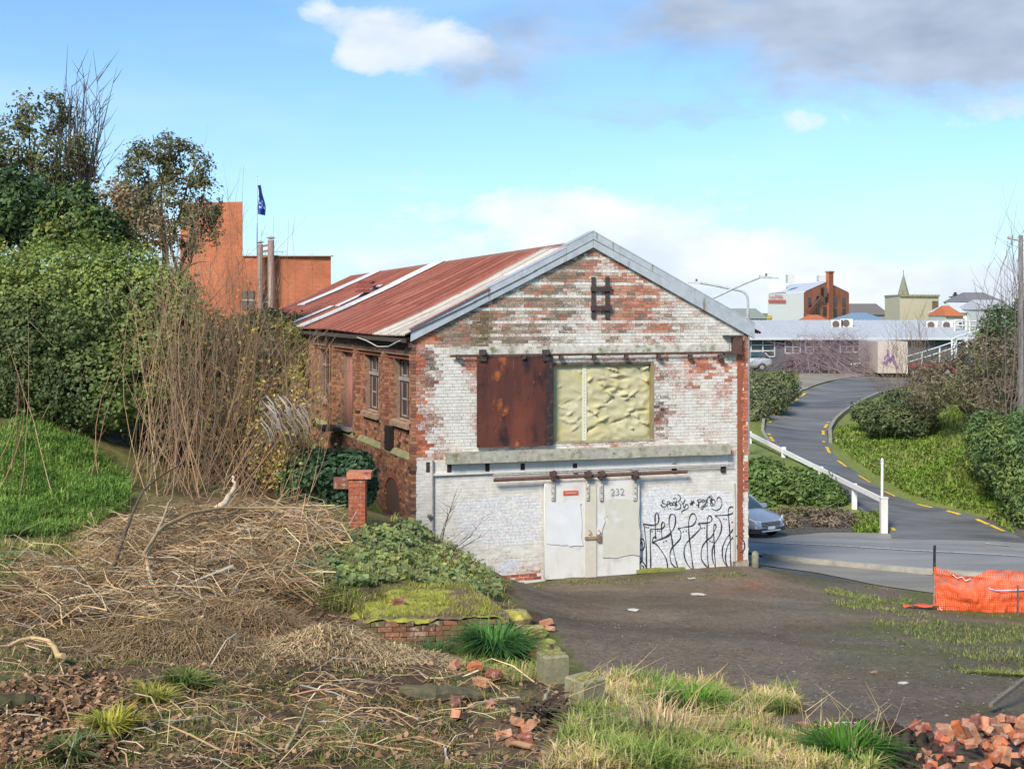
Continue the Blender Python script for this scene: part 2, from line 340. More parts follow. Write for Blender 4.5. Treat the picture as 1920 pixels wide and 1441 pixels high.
def tz(x, y): x = np.asarray(x, float); y = np.asarray(y, float); return tps(x, y)+relief(x, y)
def g1(x, y): return float(tz(x, y))
def px2g(px, py, lo=6., hi=120.):
    """the point of the ground that the ray through a photograph pixel meets first"""
    d = np.arange(lo, hi, .1); x = (px-CX)/F*d; z = CAMZ-(py-HY)/F*d; h = tz(x, d); i = np.argmax(z < h)
    if not (z < h).any(): i = len(d)-1
    return Vector((x[i], d[i], h[i]))
def topx(V):
    V = np.asarray(V); return CX+F*V[..., 0]/V[..., 1], HY+F*(CAMZ-V[..., 2])/V[..., 1]
_pr = np.random.default_rng(3).permutation(256)
_perm = np.r_[_pr, _pr]
def vnoise(x, y, s=1.0, o=4):
    """fractal value noise, 0..1"""
    x = np.asarray(x, float)*s; y = np.asarray(y, float)*s; t = 0; a = 1; tot = 0
    for _ in range(o):
        xi = np.floor(x).astype(int); yi = np.floor(y).astype(int); fx = x-xi; fy = y-yi; fx = fx*fx*(3-2*fx); fy = fy*fy*(3-2*fy)
        h = lambda i, j: _perm[(_perm[i & 255]+j) & 255]/255.
        t = t+a*((h(xi, yi)*(1-fx)+h(xi+1, yi)*fx)*(1-fy)+(h(xi, yi+1)*(1-fx)+h(xi+1, yi+1)*fx)*fy); tot += a; a *= .5; x = x*2.03+17.1; y = y*2.03+5.7
    return t/tot
def bx_edge(Y): return np.interp(Y, [8, 11.8, 13.2, 14.4, 15.8, 19, 22, 27, 31], [5.6, 3.7, 3.1, 2.4, 1.4, .86, .45, -.1, -.5])
def ground():
    ys = np.concatenate([np.arange(-60, 5, 5), np.arange(5, 34, .11), np.arange(34, 100, .5), np.arange(100, 240, 5), np.geomspace(240, 3500, 22)])
    xs = np.concatenate([-np.geomspace(3000, 60, 20), np.arange(-58, -16, 2), np.arange(-16, 13, .13), np.arange(13, 40, .5), np.arange(40, 70, 3), np.geomspace(72, 3000, 20)])
    X, Y = np.meshgrid(xs, ys); Z = tz(X, Y)
    e = bx_edge(Y); near = (Y < 31) & (Y > 5)
    bank = near & (X < e); px, py = CX+F*X/np.maximum(Y, 1), HY+F*(CAMZ-Z)/np.maximum(Y, 1)
    # base colours by what covers the ground there
    soil = np.array([.095, .058, .032]); litter = np.array([.17, .11, .06]); gravel = np.array([.158, .120, .082]); grass = np.array([.15, .17, .045]); moss = np.array([.16, .17, .02]); turf = np.array([.17, .20, .05])
    n1 = vnoise(X, Y, .8, 5)[..., None]; n2 = vnoise(X+9, Y-30, 2.6, 4)[..., None]
    C = np.broadcast_to(turf, X.shape+(3,)).copy()*(0.7+.6*n1)
    lot = ((X >= e-.1) & (Y < 33.5) & (Y > 4) & (X < 16))
    cl = gravel*(0.45+1.1*vnoise(X*.6, Y*1.1, .55, 5)[..., None])*(0.8+.4*n2)
    ms = np.clip((vnoise(X*.5+3, Y+8, .7, 5)-.50)*5, 0, 1)*np.clip((X-5)/4, 0, 1)*np.clip((30-Y)/8+.2, 0, 1)*.65
    cl = cl*(1-ms[..., None])+np.array([.15, .135, .03])*ms[..., None]
    wm = np.exp(-((Y-(30.2+.28*(X+2.47)))/1.0)**2)*np.clip((vnoise(X, Y, 1.3, 4)-.30)*3, 0, 1)*.8          # moss along the foot of the wall
    cl = cl*(1-wm[..., None])+np.array([.085, .085, .03])*wm[..., None]
    rd = np.exp(-(((px-1400)/65)**2+((py-1100)/15)**2))*1.1; rd = np.clip(rd*(vnoise(X, Y, 2.2, 4)*2.2-.55), 0, .7)                 # brick dust by the corner
    cl = cl*(1-rd[..., None])+np.array([.26, .12, .075])*rd[..., None]
    lg = np.clip((px-1500)/120, 0, 1)*np.clip((1290-py)/110, 0, 1)*np.clip((vnoise(X, Y, .8, 5)-.36)*6, 0, 1)*.85
    cl = cl*(1-lg[..., None])+np.array([.12, .13, .04])*lg[..., None]
    C[lot] = cl[lot]
    cb = soil*(0.7+.6*n2)*(1-np.clip((n1-.42)*5, 0, 1))+litter*np.clip((n1-.42)*5, 0, 1)*(0.7+.6*n2)
    gm = np.clip((vnoise(X-7, Y+3, 1.1, 5)-.52)*7, 0, 1)*.55
    gm = np.maximum(gm, np.clip((X-(e-1.5))/1.2, 0, 1)*.7*(Y < 20))
    gm = np.maximum(gm, np.exp(-(((px-90)/190)**2+((py-900)/110)**2))*1.2); gm = np.clip(gm, 0, 1)[..., None]
    cb = cb*(1-gm)+grass*(0.7+.6*n2)*gm
    C[bank] = cb[bank]
    st = (Y > 33.0) & (Y < 48) & (X > -2); C[st] = (np.array([.10, .095, .08])*(0.75+.5*n1))[st]
    nY, nX = X.shape; idx = np.arange(nY*nX).reshape(nY, nX)
    Fc = np.stack([idx[:-1, :-1], idx[:-1, 1:], idx[1:, 1:], idx[1:, :-1]], -1).reshape(-1, 4)
    o = npmesh('ground', np.stack([X, Y, Z], -1).reshape(-1, 3), Fc, C[:-1, :-1].reshape(-1, 3), 'earth', smooth=True)
    me = o.data; at = me.attributes.new('PCol', 'FLOAT_COLOR', 'POINT'); cc = np.ones((nY*nX, 4), np.float32); cc[:, :3] = C.reshape(-1, 3); at.data.foreach_set('color', cc.ravel())
    return struct(o)
m_, nt_, b_ = nodes('earth')
a_ = nd(nt_, 'ShaderNodeAttribute', attribute_name='PCol')
c_ = mixc(nt_, 1.0, a_.outputs['Color'], mapr(nt_, wnoise(nt_, 9, 8, .75), .3, .7, .55, 1.5), 'MULTIPLY')
c_ = mixc(nt_, mapr(nt_, wnoise(nt_, 38, 3, .6), .66, .74, 0, .7), c_, (.24, .205, .17))
c_ = mixc(nt_, mapr(nt_, wnoise(nt_, 60, 3, .6), .64, .72, 0, .7), c_, (.02, .015, .01))
nt_.links.new(mapr(nt_, wnoise(nt_, .55, 5, .6), .38, .60, .55, .97), b_.inputs['Roughness']); nt_.links.new(c_, b_.inputs['Base Color']); b_.inputs['Specular IOR Level'].default_value = .2
bump(nt_, b_, wnoise(nt_, 22, 8, .75), .9, .05)
ground()

# asphalt
def asphalt(name, c, wear):
    m, nt, b = nodes(name)
    col = mixc(nt, mapr(nt, wnoise(nt, .6, 5, .6, stretch=(.35, 1.4, 1)), .35, .65, 0, 1), c, wear)
    col = mixc(nt, 1.0, col, mapr(nt, wnoise(nt, 60, 3, .7), .3, .7, .75, 1.3), 'MULTIPLY')
    nt.links.new(col, b.inputs['Base Color']); b.inputs['Specular IOR Level'].default_value = .4
    nt.links.new(mapr(nt, wnoise(nt, .45, 4), .35, .65, .5, .85), b.inputs['Roughness']); bump(nt, b, wnoise(nt, 90, 3), .35, .01)
asphalt('asphalt', (.20, .19, .172), (.28, .265, .245)); asphalt('lane_asphalt', (.085, .082, .078), (.17, .165, .155))
asphalt('gravel_pale', (.27, .24, .19), (.20, .17, .13)); asphalt('footpath_tar', (.17, .155, .125), (.25, .225, .18))
def ribbon(name, left, right, m, lift, nseg=8, ncross=6, smooth=True, zs=None):
    """a strip of surfacing between two edges given in plan, draped on the ground"""
    def resample(p):
        p = np.array(p, float); t = np.arange(len(p)); tt = np.linspace(0, len(p)-1, (len(p)-1)*nseg+1)
        # Catmull-Rom through the points
        out = []
        for q in tt:
            i = min(int(q), len(p)-2); f = q-i; p0, p1, p2, p3 = p[max(i-1, 0)], p[i], p[i+1], p[min(i+2, len(p)-1)]
            out.append(.5*((2*p1)+(-p0+p2)*f+(2*p0-5*p1+4*p2-p3)*f*f+(-p0+3*p1-3*p2+p3)*f**3))
        return np.array(out)
    a, b = resample(left), resample(right); k = np.linspace(0, 1, ncross+1)
    XY = a[:, None]*(1-k[None, :, None])+b[:, None]*k[None, :, None]; Z = tz(XY[..., 0], XY[..., 1])+lift
    n, w = Z.shape; idx = np.arange(n*w).reshape(n, w)
    Fc = np.stack([idx[:-1, :-1], idx[:-1, 1:], idx[1:, 1:], idx[1:, :-1]], -1).reshape(-1, 4)
    return npmesh(name, np.concatenate([XY, Z[..., None]], -1).reshape(-1, 3), Fc, (.5, .5, .5), m, smooth=smooth)
def XYp(px, py, d): q = P(px, py, d); return (q.x, q.y)
ST_FAR = [(-3, 74), (1.5, 63), (6.2, 52.5), XYp(1420, 1003, 45.2), XYp(1560, 1003, 45), XYp(1700, 1003, 45), XYp(1920, 1012, 44.6), (30, 43), (48, 40)]
ST_NEAR = [(-9, 70), (-4.2, 60), (2.6, 46.5), XYp(1430, 1046, 38.3), XYp(1560, 1060, 37), XYp(1700, 1078, 35.2), XYp(1920, 1098, 33), (26, 30.5), (40, 25)]
struct(ribbon('street', ST_NEAR, ST_FAR, 'asphalt', .05, 8, 12))
FP_N = [(5.3, 37.2), (8.6, 34.8), XYp(1560, 1088, 34), XYp(1690, 1104, 32.2), XYp(1920, 1124, 30.2), (24, 27)]
FP_F = [(6.4, 40.0), XYp(1430, 1048, 38.0), XYp(1560, 1062, 36.7), XYp(1700, 1080, 34.9), XYp(1920, 1100, 32.7), (26, 30.2)]
struct(ribbon('footpath', FP_N, FP_F, 'footpath_tar', .022, 6, 6))
struct(ribbon('lane', [XYp(*l) for l, r in LANE], [XYp(*r) for l, r in LANE], 'lane_asphalt', .062, 6, 8))
# painted lines
colmat('road_paint', rough=.7, nscale=9, amt=.15, bstr=.1, stains=[(9, .50, .64, (.13, .125, .11), None)])
def stripe(name, pts, w, col, m='road_paint', lift=.075):
    pts = [Vector((x, y)) for x, y in pts]; mb = MB(); L_, R_ = [], []
    for i, p in enumerate(pts):
        d = (pts[min(i+1, len(pts)-1)]-pts[max(i-1, 0)]).normalized(); n = Vector((-d.y, d.x))*w/2
        for lst, q in ((L_, p+n), (R_, p-n)): lst.append((q.x, q.y, g1(q.x, q.y)+lift))
    for i in range(len(pts)-1): mb.add([R_[i], R_[i+1], L_[i+1], L_[i]], [(0, 1, 2, 3)], col)
    return struct(mb.build(name, m))
def lerp(a, b, t): return (a[0]+(b[0]-a[0])*t, a[1]+(b[1]-a[1])*t)
cl_pts = [XYp(1380, 1016, 42.3), XYp(1420, 1018, 42), XYp(1560, 1025, 41), XYp(1740, 1035, 39.6), XYp(1920, 1047, 38.2), (24, 35.8)]
cl_pts = [lerp(cl_pts[i], cl_pts[i+1], k/6) for i in range(5) for k in range(6)]
stripe('centre_line', cl_pts, .17, (.68, .67, .63))
stripe('edge_line', [XYp(1848, 1021, 43.2), XYp(1892, 1024, 42.9)], .14, (.6, .6, .56))
def dashes(edge, idxs, inset, lift=.12):
    e = np.array(edge)
    for s in idxs:
        i = int(s); f = s-i; p = [lerp(edge[i], edge[i+1], min(1, f+k*.14)) for k in range(4)]
        q = [(x+inset[0], y+inset[1]) for x, y in p]; stripe('yellow_dash', q, .16, (.75, .48, .02), lift=lift)
LE = [XYp(*l) for l, r in LANE]; RE = [XYp(*r) for l, r in LANE]
dashes(RE, (1.15, 1.62, 2.5, 3.3, 4.35, 5.3, 6.25, 7.2, 7.9, 8.6, 9.3, 9.9), (-.25, .02), .085)
dashes(LE, (1.1, 2.1, 7.9, 8.35, 8.9, 9.6, 10.3, 11.1, 12., 12.7), (.22, .05), .085)
# kerbs
def kerb(name, pts, w, h, col, m='concrete'):
    mb = MB(); pts = [lerp(pts[i], pts[i+1], k/4) for i in range(len(pts)-1) for k in range(4)]+[pts[-1]]
    for a, b in zip(pts[:-1], pts[1:]):
        za, zb = g1(*a), g1(*b); mb.bar((a[0], a[1], za+h/2), (b[0], b[1], zb+h/2), w, h+.3, col)
    return struct(mb.build(name, m))
kerb('lane_kerb', [(x+.12, y) for x, y in RE[8:14]], .18, .12, (.26, .25, .20))
kerb('lane_kerb', [(x-.12, y) for x, y in LE[7:14]], .16, .10, (.30, .28, .2))
colmat('kerb_stone', rough=.9, nscale=3, amt=.2)
kerb('street_kerb', [lerp(a, b, .5) for a, b in zip(ST_NEAR[3:7], FP_F[1:5])], .16, .02, (.33, .31, .26), 'kerb_stone')
# pale gravel apron at the top of the lane
struct(ribbon('gravel_apron', [XYp(1496, 738, 80), XYp(1497, 715, 86), XYp(1500, 702, 90)], [XYp(1512, 733, 81), XYp(1560, 715, 85.5), XYp(1640, 699, 90)], 'gravel_pale', .085, 6, 6))

# ------------------------------------------------------------------ the old brick warehouse
O = Vector((-2.47, 30.2, 0)); E = Vector((.9626, .2716, 0)); NF = Vector((.2716, -.9626, 0)); T = Vector((-.382, .924, 0)); NL = Vector((-.924, -.382, 0))
def FR(u, w, z): return O+E*u+NF*w+Vector((0, 0, z))
def LW(t, w, z): return O+T*t+NL*w+Vector((0, 0, z))
def fu(px): r = (px-CX)/F; return (2.47+30.2*r)/(.9626-.2716*r)
def fz(px, py): return CAMZ-(py-HY)/F*(30.2+.2716*fu(px))
def fpx(u, z):
    d = 30.2+.2716*u; return CX+F*(-2.47+.9626*u)/d, HY+F*(CAMZ-z)/d
W, EAVE, APU, APZ, LEN = 9.43, 6.47, 4.80, 8.87, 25.5
wh = thing('warehouse', 'two storey old brick warehouse with peeling white gable and red iron roof', 'warehouse', O)
CH = .0857
def sm(a, b, x): t = max(0., min(1., (x-a)/(b-a))); return t*t*(3-2*t)
def n2(x, y, s=1.): return mnoise.noise((x*s, y*s, 3.3))
def fbm(x, y, s=1.): return .5+.5*mnoise.fractal((x*s, y*s, 1.7), 1.0, 2.0, 4)
REDS = [(.36, .105, .05), (.40, .13, .065), (.31, .085, .045), (.43, .15, .075), (.27, .075, .045)]
BROWN = [(.17, .105, .065), (.21, .13, .08), (.13, .085, .06), (.24, .14, .08)]
SOOT = [(.055, .045, .04), (.09, .07, .06), (.12, .09, .075)]
def gab(px, py, cx, cy, sx, sy): return math.exp(-((px-cx)/sx)**2-((py-cy)/sy)**2)
def inpoly(x, y, poly):
    r = False; j = len(poly)-1
    for i in range(len(poly)):
        (xa, ya), (xb_, yb_) = poly[i], poly[j]
        if (ya > y) != (yb_ > y) and x < (xb_-xa)*(y-ya)/(yb_-ya)+xa: r = not r
        j = i
    return r
FRESH = [([(1197, 936), (1204, 922), (1224, 912), (1252, 914), (1262, 924), (1300, 929), (1330, 925), (1352, 918), (1372, 925), (1372, 1052), (1300, 1056), (1197, 1064)], (.605, .60, .60), 0),
         ([(852, 940), (900, 932), (960, 934), (1014, 930), (1014, 1010), (930, 1028), (860, 1005)], (.585, .575, .56), 0), ([(938, 1052), (962, 1048), (972, 1060), (960, 1072), (940, 1070)], (.54, .56, .60), 0)]
def paint_front(u, z, header):
    """brick colour and how much whitewash is left, as the wall shows it"""
    px, py = fpx(u, z); n = fbm(u, z, 1.1)-.5; n3 = fbm(u+20, z, 3.2)-.5
    base = random.choice(REDS); a = .5
    white_line = 863-(px-780)*.0205
    if py > white_line+1:
        a = .985
        if px < 1015 and py > 1005: a = .985-.30*sm(1000, 1085, py)*(.7+n*1.6)-.06
        if 940 < px < 1020 and py > 1077: a = .25
        if px > 1385 and 862 < py < 930 and px > 1393: a = .06
        if px > 1378 and py > 1050: a = .5
        a -= .35*gab(px, py, 835, 1010, 30, 60)*(.5+n)
        for k, (poly, c, thr) in enumerate(FRESH):
            if inpoly(px+n3*10, py+n3*8, poly): return tuple(x*uni(.97, 1.03) for x in c), 0.0
        return base, a
    if py < 648:                                   # gable
        soot = sm(1140, 1060, px+n*160)
        base = random.choice(BROWN) if random.random() < .25+.62*soot else random.choice(REDS[:4])
        a = .52+n*.55+n3*.5
        a += .27 if header else -.05; a += gauss(.045)+.05; base = tuple(b*.8+w*.2 for b, w in zip(base, (.40, .34, .29)))
        if 1120 < px < 1260 and 515 < py < 640: a -= .12
        a += .22*sm(1230, 1330, px)+.18*sm(600, 640, py)
        if py < 520: a -= .12
        a -= .75*gab(px, py, 835, 625, 50, 26)+.5*gab(px, py, 960, 632, 35, 14)
        st = gab(px, py, 905, 620, 22, 60)
        kq = min(1, st*uni(.5, 1.2)); base = tuple(b*(1-kq)+q*kq for b, q in zip(base, (.13, .095, .045))); a -= .32*kq
    else:
        so = 0.; a = .70+n*.6+n3*.4+gauss(.045)
        base = tuple(b*.8+w*.2 for b, w in zip(base, (.40, .32, .27)))
        if px > 1228: base = tuple(min(1, c*1.15+.03) for c in random.choice(REDS)); a = .74+n*.45+n3*.35
        so = gab(px, py, 1243, 755, 26, 80) if px > 1228 else 0
        if px > 1290 and random.random() < gab(px, py, 1330, 690, 90, 22)*.6: a -= .3
        a += .5*gab(px, py, 850, 740, 26, 60)+.5*gab(px, py, 1382, 770, 10, 40)
        for cx, cy, sx, sy, k in ((812, 690, 18, 24, 1.1), (805, 717, 9, 9, 1.), (835, 778, 45, 16, .7), (815, 805, 30, 20, .5), (812, 668, 35, 12, .6)): so += gab(px, py, cx, cy, sx, sy)*k
        k = min(1, so)*uni(.45, 1.1); sc = random.choice(SOOT); base = tuple(b*(1-min(1, k))+q*min(1, k) for b, q in zip(base, sc)); a -= .36*k*uni(.2, 1.1)
        a -= .4*gab(px, py, 905, 640, 40, 20)
    ed = 800+n*60+n3*45-8*sm(700, 850, py)          # bare corners
    if px < ed: a = .10+.2*random.random()**3; base = random.choice(REDS[:4]); base = (base[0]*1.25, base[1]*1.1, base[2]) if 690 < py < 770 else base
    if px > 1389-n*14: a = .16+.55*max(0, n3)
    return base, max(.02, min(.985, a))
# openings and things let into the wall, in u,z
def urect(x0, y0, x1, y1): return fu(x0), fu(x1), fz(x0, y1), fz(x0, y0)
uo0, uo1 = fu(1034), fu(1226); zo0, zo1 = fz(1130, 828), fz(1130, 679)
HOLES = [(uo0, uo1, zo0, zo1)]
for x0, y0, x1, y1 in ((1290, 728, 1315, 735), (1367, 697, 1382, 706), (1371, 628, 1387, 664), (799, 866, 806, 885), (1384, 851, 1391, 866), (1160, 508, 1166, 516), (1095, 474, 1101, 481), (1124, 476, 1129, 482)): HOLES.append(urect(x0, y0, x1, y1))
def rake(u): return EAVE+(APZ-EAVE)*(u/APU if u < APU else (W-u)/(W-APU))
def cuts(u0, u1, z0, z1, holes):
    segs = [(u0, u1)]; zc = (z0+z1)/2
    for a, b, c, d in holes:
        if c < zc < d:
            nx = []
            for s, e in segs:
                if e <= a or s >= b: nx.append((s, e)); continue
                if s < a-.02: nx.append((s, a))
                if e > b+.02: nx.append((b, e))
            segs = nx
    return [(s, e) for s, e in segs if e-s > .025]
front_bricks = []
for i in range(int(APZ/CH)+1):
    z0, z1 = i*CH+.005, (i+1)*CH-.005; header = (i-87) % 4 == 0
    L_ = .120 if header else .2415; off = (.06 if header else (.12 if i % 2 else 0))
    lo, hi = 0., W
    if z1 > EAVE:
        lo = (z1-EAVE)/(APZ-EAVE)*APU; hi = W-(z1-EAVE)/(APZ-EAVE)*(W-APU)
    if hi-lo < .05: continue
    u = lo-((lo-off) % L_)
    while u < hi:
        a, b = max(u, lo), min(u+L_-.010, hi)
        if b-a > .025:
            for s, e in cuts(a, b, z0, z1, HOLES): front_bricks.append((s, e, z0, z1, header))
        u += L_
def emit_brick(mb, fr, s, e, z0, z1, w, col, depth=.06):
    j = lambda: gauss(.0016)
    p = [fr(s+j(), w-depth, z0), fr(e+j(), w-depth, z0), fr(e, w+j(), z0+j()), fr(s, w+j(), z0+j()), fr(s+j(), w-depth, z1), fr(e+j(), w-depth, z1), fr(e, w+j(), z1+j()), fr(s, w+j(), z1+j())]
    mb.hexa(p, col, skip=(2,))
rest = MB(); singles = []
cand = sorted(range(len(front_bricks)), key=lambda k: (front_bricks[k][0]+abs(front_bricks[k][2]-5.1)*.9) if front_bricks[k][2] > 3.35 and front_bricks[k][1]-front_bricks[k][0] > .2 else 99)
pick = set(cand[:295])
for k, (s, e, z0, z1, h) in enumerate(front_bricks):
    col, a = paint_front((s+e)/2, (z0+z1)/2, h); fresh = a == 0.0; col = (*(col if fresh else tint(col, .16)), a); w = gauss(.0012 if fresh or a > .9 else .003)-(.012 if random.random() < .03 and a < .9 else 0)
    if k in pick: mb = MB(); emit_brick(mb, FR, s, e, z0, z1, w, col); singles.append(mb)
    else: emit_brick(rest, FR, s, e, z0, z1, w, col)
frontw = MB()          # backing wall with the mortar face, 11 mm behind the bricks
def backing(mb, fr, poly, w, th, col): mb.prism(poly, w-th, w, col, fr=fr)
mc = (.40, .33, .27, .62)
zt = lambda u: rake(u)-.01
def seg(u0, u1, z0, z1, c=mc, w=-.011): frontw.box((u0, -.35, z0), (u1, w, z1), c, fr=FR)
seg(0.012, W-.012, -.4, 3.27, (.56, .53, .48, .985), -.0055); seg(0.012, W-.012, 3.27, zo0); seg(0.012, uo0, zo0, zo1); seg(uo1, W-.012, zo0, zo1); seg(0.012, W-.012, zo1, EAVE)
frontw.prism([(.012, EAVE), (W-.012, EAVE), (APU, APZ-.01)], -.35, -.011, mc, fr=FR)
fw = frontw.build('front_wall', 'brickwork', wh)
rest.build('brickwork', 'brickwork', fw, kind='stuff')
for mb in singles: mb.build('brick', 'brickwork', fw)
# little dark beam pockets behind the concrete ledge and small holes: near-black boxes, their inner shade put into the colour
pk = MB()
for a, b, c, d in HOLES[1:]: pk.box((a, -.30, c), (b, -.02, d), (.03, .022, .018), fr=FR)
# ---- left wall
PIL = [2.68, 5.68, 8.68, 11.68, 14.68]; STR = 3.27; COR = 6.02
WIN = [(.52, 1.90, 4.16, 5.94), (3.50, 4.90, 4.16, 5.94), (6.42, 7.62, 3.52, 5.94), (9.40, 10.80, 4.16, 5.94)]
ARCH = (1.05, 2.40, .2, 2.60)
leftw = MB(); lb = MB()
LC = [(.29, .13, .075), (.35, .165, .09), (.25, .11, .07), (.37, .19, .11), (.20, .09, .06)]
def arch_top(c, t): a, b, z0, z1 = c; x = (t-(a+b)/2)/((b-a)/2); return z1-.14*x*x
def arch_low(t): a, b, z0, z1 = ARCH; x = (t-(a+b)/2)/((b-a)/2); return z1-.45*(1-math.sqrt(max(0, 1-x*x)))
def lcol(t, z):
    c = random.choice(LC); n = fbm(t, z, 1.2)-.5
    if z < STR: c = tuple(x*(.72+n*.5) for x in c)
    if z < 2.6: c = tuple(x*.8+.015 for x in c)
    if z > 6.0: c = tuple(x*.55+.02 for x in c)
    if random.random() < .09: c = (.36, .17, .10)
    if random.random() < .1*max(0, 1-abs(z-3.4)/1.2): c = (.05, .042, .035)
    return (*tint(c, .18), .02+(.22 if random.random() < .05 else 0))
TMAX = 13.2
for i in range(int(EAVE/CH)):
    z0, z1 = i*CH+.005, (i+1)*CH-.005; zc = (z0+z1)/2; L_ = .1215 if i % 4 == 0 else .2415; off = .06 if i % 4 == 0 else (.12 if i % 2 else 0)
    zones = []                                        # (t0, t1, w) runs of wall face on this course
    if zc < STR or zc > COR: zones = [(0, TMAX, .11 if zc > 1.2 or True else 0)]
    else:
        prev = 0.24; zones.append((0, .24, .11))
        for p in PIL[:4]: zones.append((prev, p-.23, 0.)); zones.append((p-.23, p+.23, .11)); prev = p+.23
        zones.append((prev, TMAX, 0.))
    for a0, a1, w in zones:
        t = a0-((a0-off) % L_)
        while t < a1:
            s, e = max(t, a0), min(t+L_-.01, a1)
            if e-s > .03:
                hs = []
                for c in WIN:
                    tm = (s+e)/2
                    if c[2] < zc < arch_top(c, min(max(tm, c[0]), c[1])): hs.append((c[0], c[1], c[2], c[3]))
                if ARCH[0] < (s+e)/2 < ARCH[1] and zc < arch_low((s+e)/2): hs.append(ARCH)
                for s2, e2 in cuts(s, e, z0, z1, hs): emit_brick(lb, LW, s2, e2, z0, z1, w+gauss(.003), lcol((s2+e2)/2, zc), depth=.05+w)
            t += L_
# reveals and backing
mort = (.27, .18, .13, .03)
def lbox(t0, t1, w0, w1, z0, z1, c=mort): leftw.box((t0, w0, z0), (t1, w1, z1), c, fr=LW)
last = 0.012
for c in WIN: lbox(last, c[0], -.35, -.011, STR, COR-.07); lbox(c[0], c[1], -.35, -.011, STR, c[2]); lbox(c[0], c[1], -.35, -.011, c[3]-.03, COR-.07); last = c[1]
lbox(last, LEN, -.35, -.011, STR, COR-.07); lbox(.012, LEN, -.35, .099, -.4, STR); lbox(.012, LEN, -.35, .099, COR-.07, EAVE-.05)
for p in PIL+[17.68, 20.68, 23.68]: lbox(p-.22, p+.22, -.01, .099, STR, COR-.07)
lbox(0.012, .23, -.01, .099, STR, COR-.07); lbox(TMAX, LEN, -.01, .02, STR, COR-.07, (.2, .075, .045, .02))
lwl = leftw.build('left_wall', 'brickwork', wh); lb.build('brickwork', 'brickwork', lwl, kind='stuff')
# blind arch infill: bricks set back
ar = MB(); ar.box((ARCH[0], .02, -.2), (ARCH[1], .1005, 2.7), (.10, .06, .045, .02), fr=LW); ar.build('arch_infill', 'brickwork', lwl)
vs = MB()
nA = 15
for k in range(nA):                                  # arch ring of soldier bricks
    a0, a1 = math.pi*k/nA, math.pi*(k+.86)/nA; cx, rx = (ARCH[0]+ARCH[1])/2, (ARCH[1]-ARCH[0])/2; zb = ARCH[3]-.45
    q = [(cx+(rx+o)*math.cos(a), .05, zb+(.45+o)*math.sin(a)) for a, o in ((a0, 0.), (a1, 0.), (a1, .16), (a0, .16))]
    p = [LW(t, w, z) for w in (.05, .135) for t, _, z in q]
    vs.hexa(p, (*tint((.28, .10, .06), .2), .02))
vs.build('arch_ring', 'brickwork', lwl)
for c in WIN:                                         # flat segmental arches over the openings
    v = MB(); n = 11
    for k in range(n):
        t0 = c[0]-.1+(c[1]-c[0]+.2)*k/n; t1 = c[0]-.1+(c[1]-c[0]+.2)*(k+.88)/n; z0 = arch_top(c, min(max((t0+t1)/2, c[0]), c[1]))
        v.box((t0, -.1, z0), (t1, .018, z0+.23), (*tint((.30, .10, .055), .2), .02), fr=LW)
    v.build('window_arch', 'brickwork', lwl)
# corbel courses below the eaves, sloping ledge above the lower storey
cb = MB()
prev = .24
for p in PIL[:4]:
    for k, (dz, w) in enumerate(((.0, .035), (.09, .07))): cb.box((prev, -.01, COR-.19+dz), (p-.23, w, COR-.12+dz), (*tint((.24, .085, .05), .1), .02), fr=LW)
    prev = p+.23
cb.build('corbel_course', 'brickwork', lwl)
prev = .24
for p in PIL[:4]+[16]:
    lg = MB(); a, b = prev, p-.23
    lg.add([LW(a, .0, STR+.13), LW(b, 0, STR+.13), LW(b, .125, STR+.0), LW(a, .125, STR), LW(a, 0, STR-.02), LW(b, 0, STR-.02), LW(b, .125, STR-.03), LW(a, .125, STR-.03)], [(0, 1, 2, 3), (7, 6, 5, 4), (3, 2, 6, 7), (0, 3, 7, 4), (1, 5, 6, 2)], (.25, .24, .12))
    lg.build('sloping_ledge', 'concrete', lwl); prev = p+.23
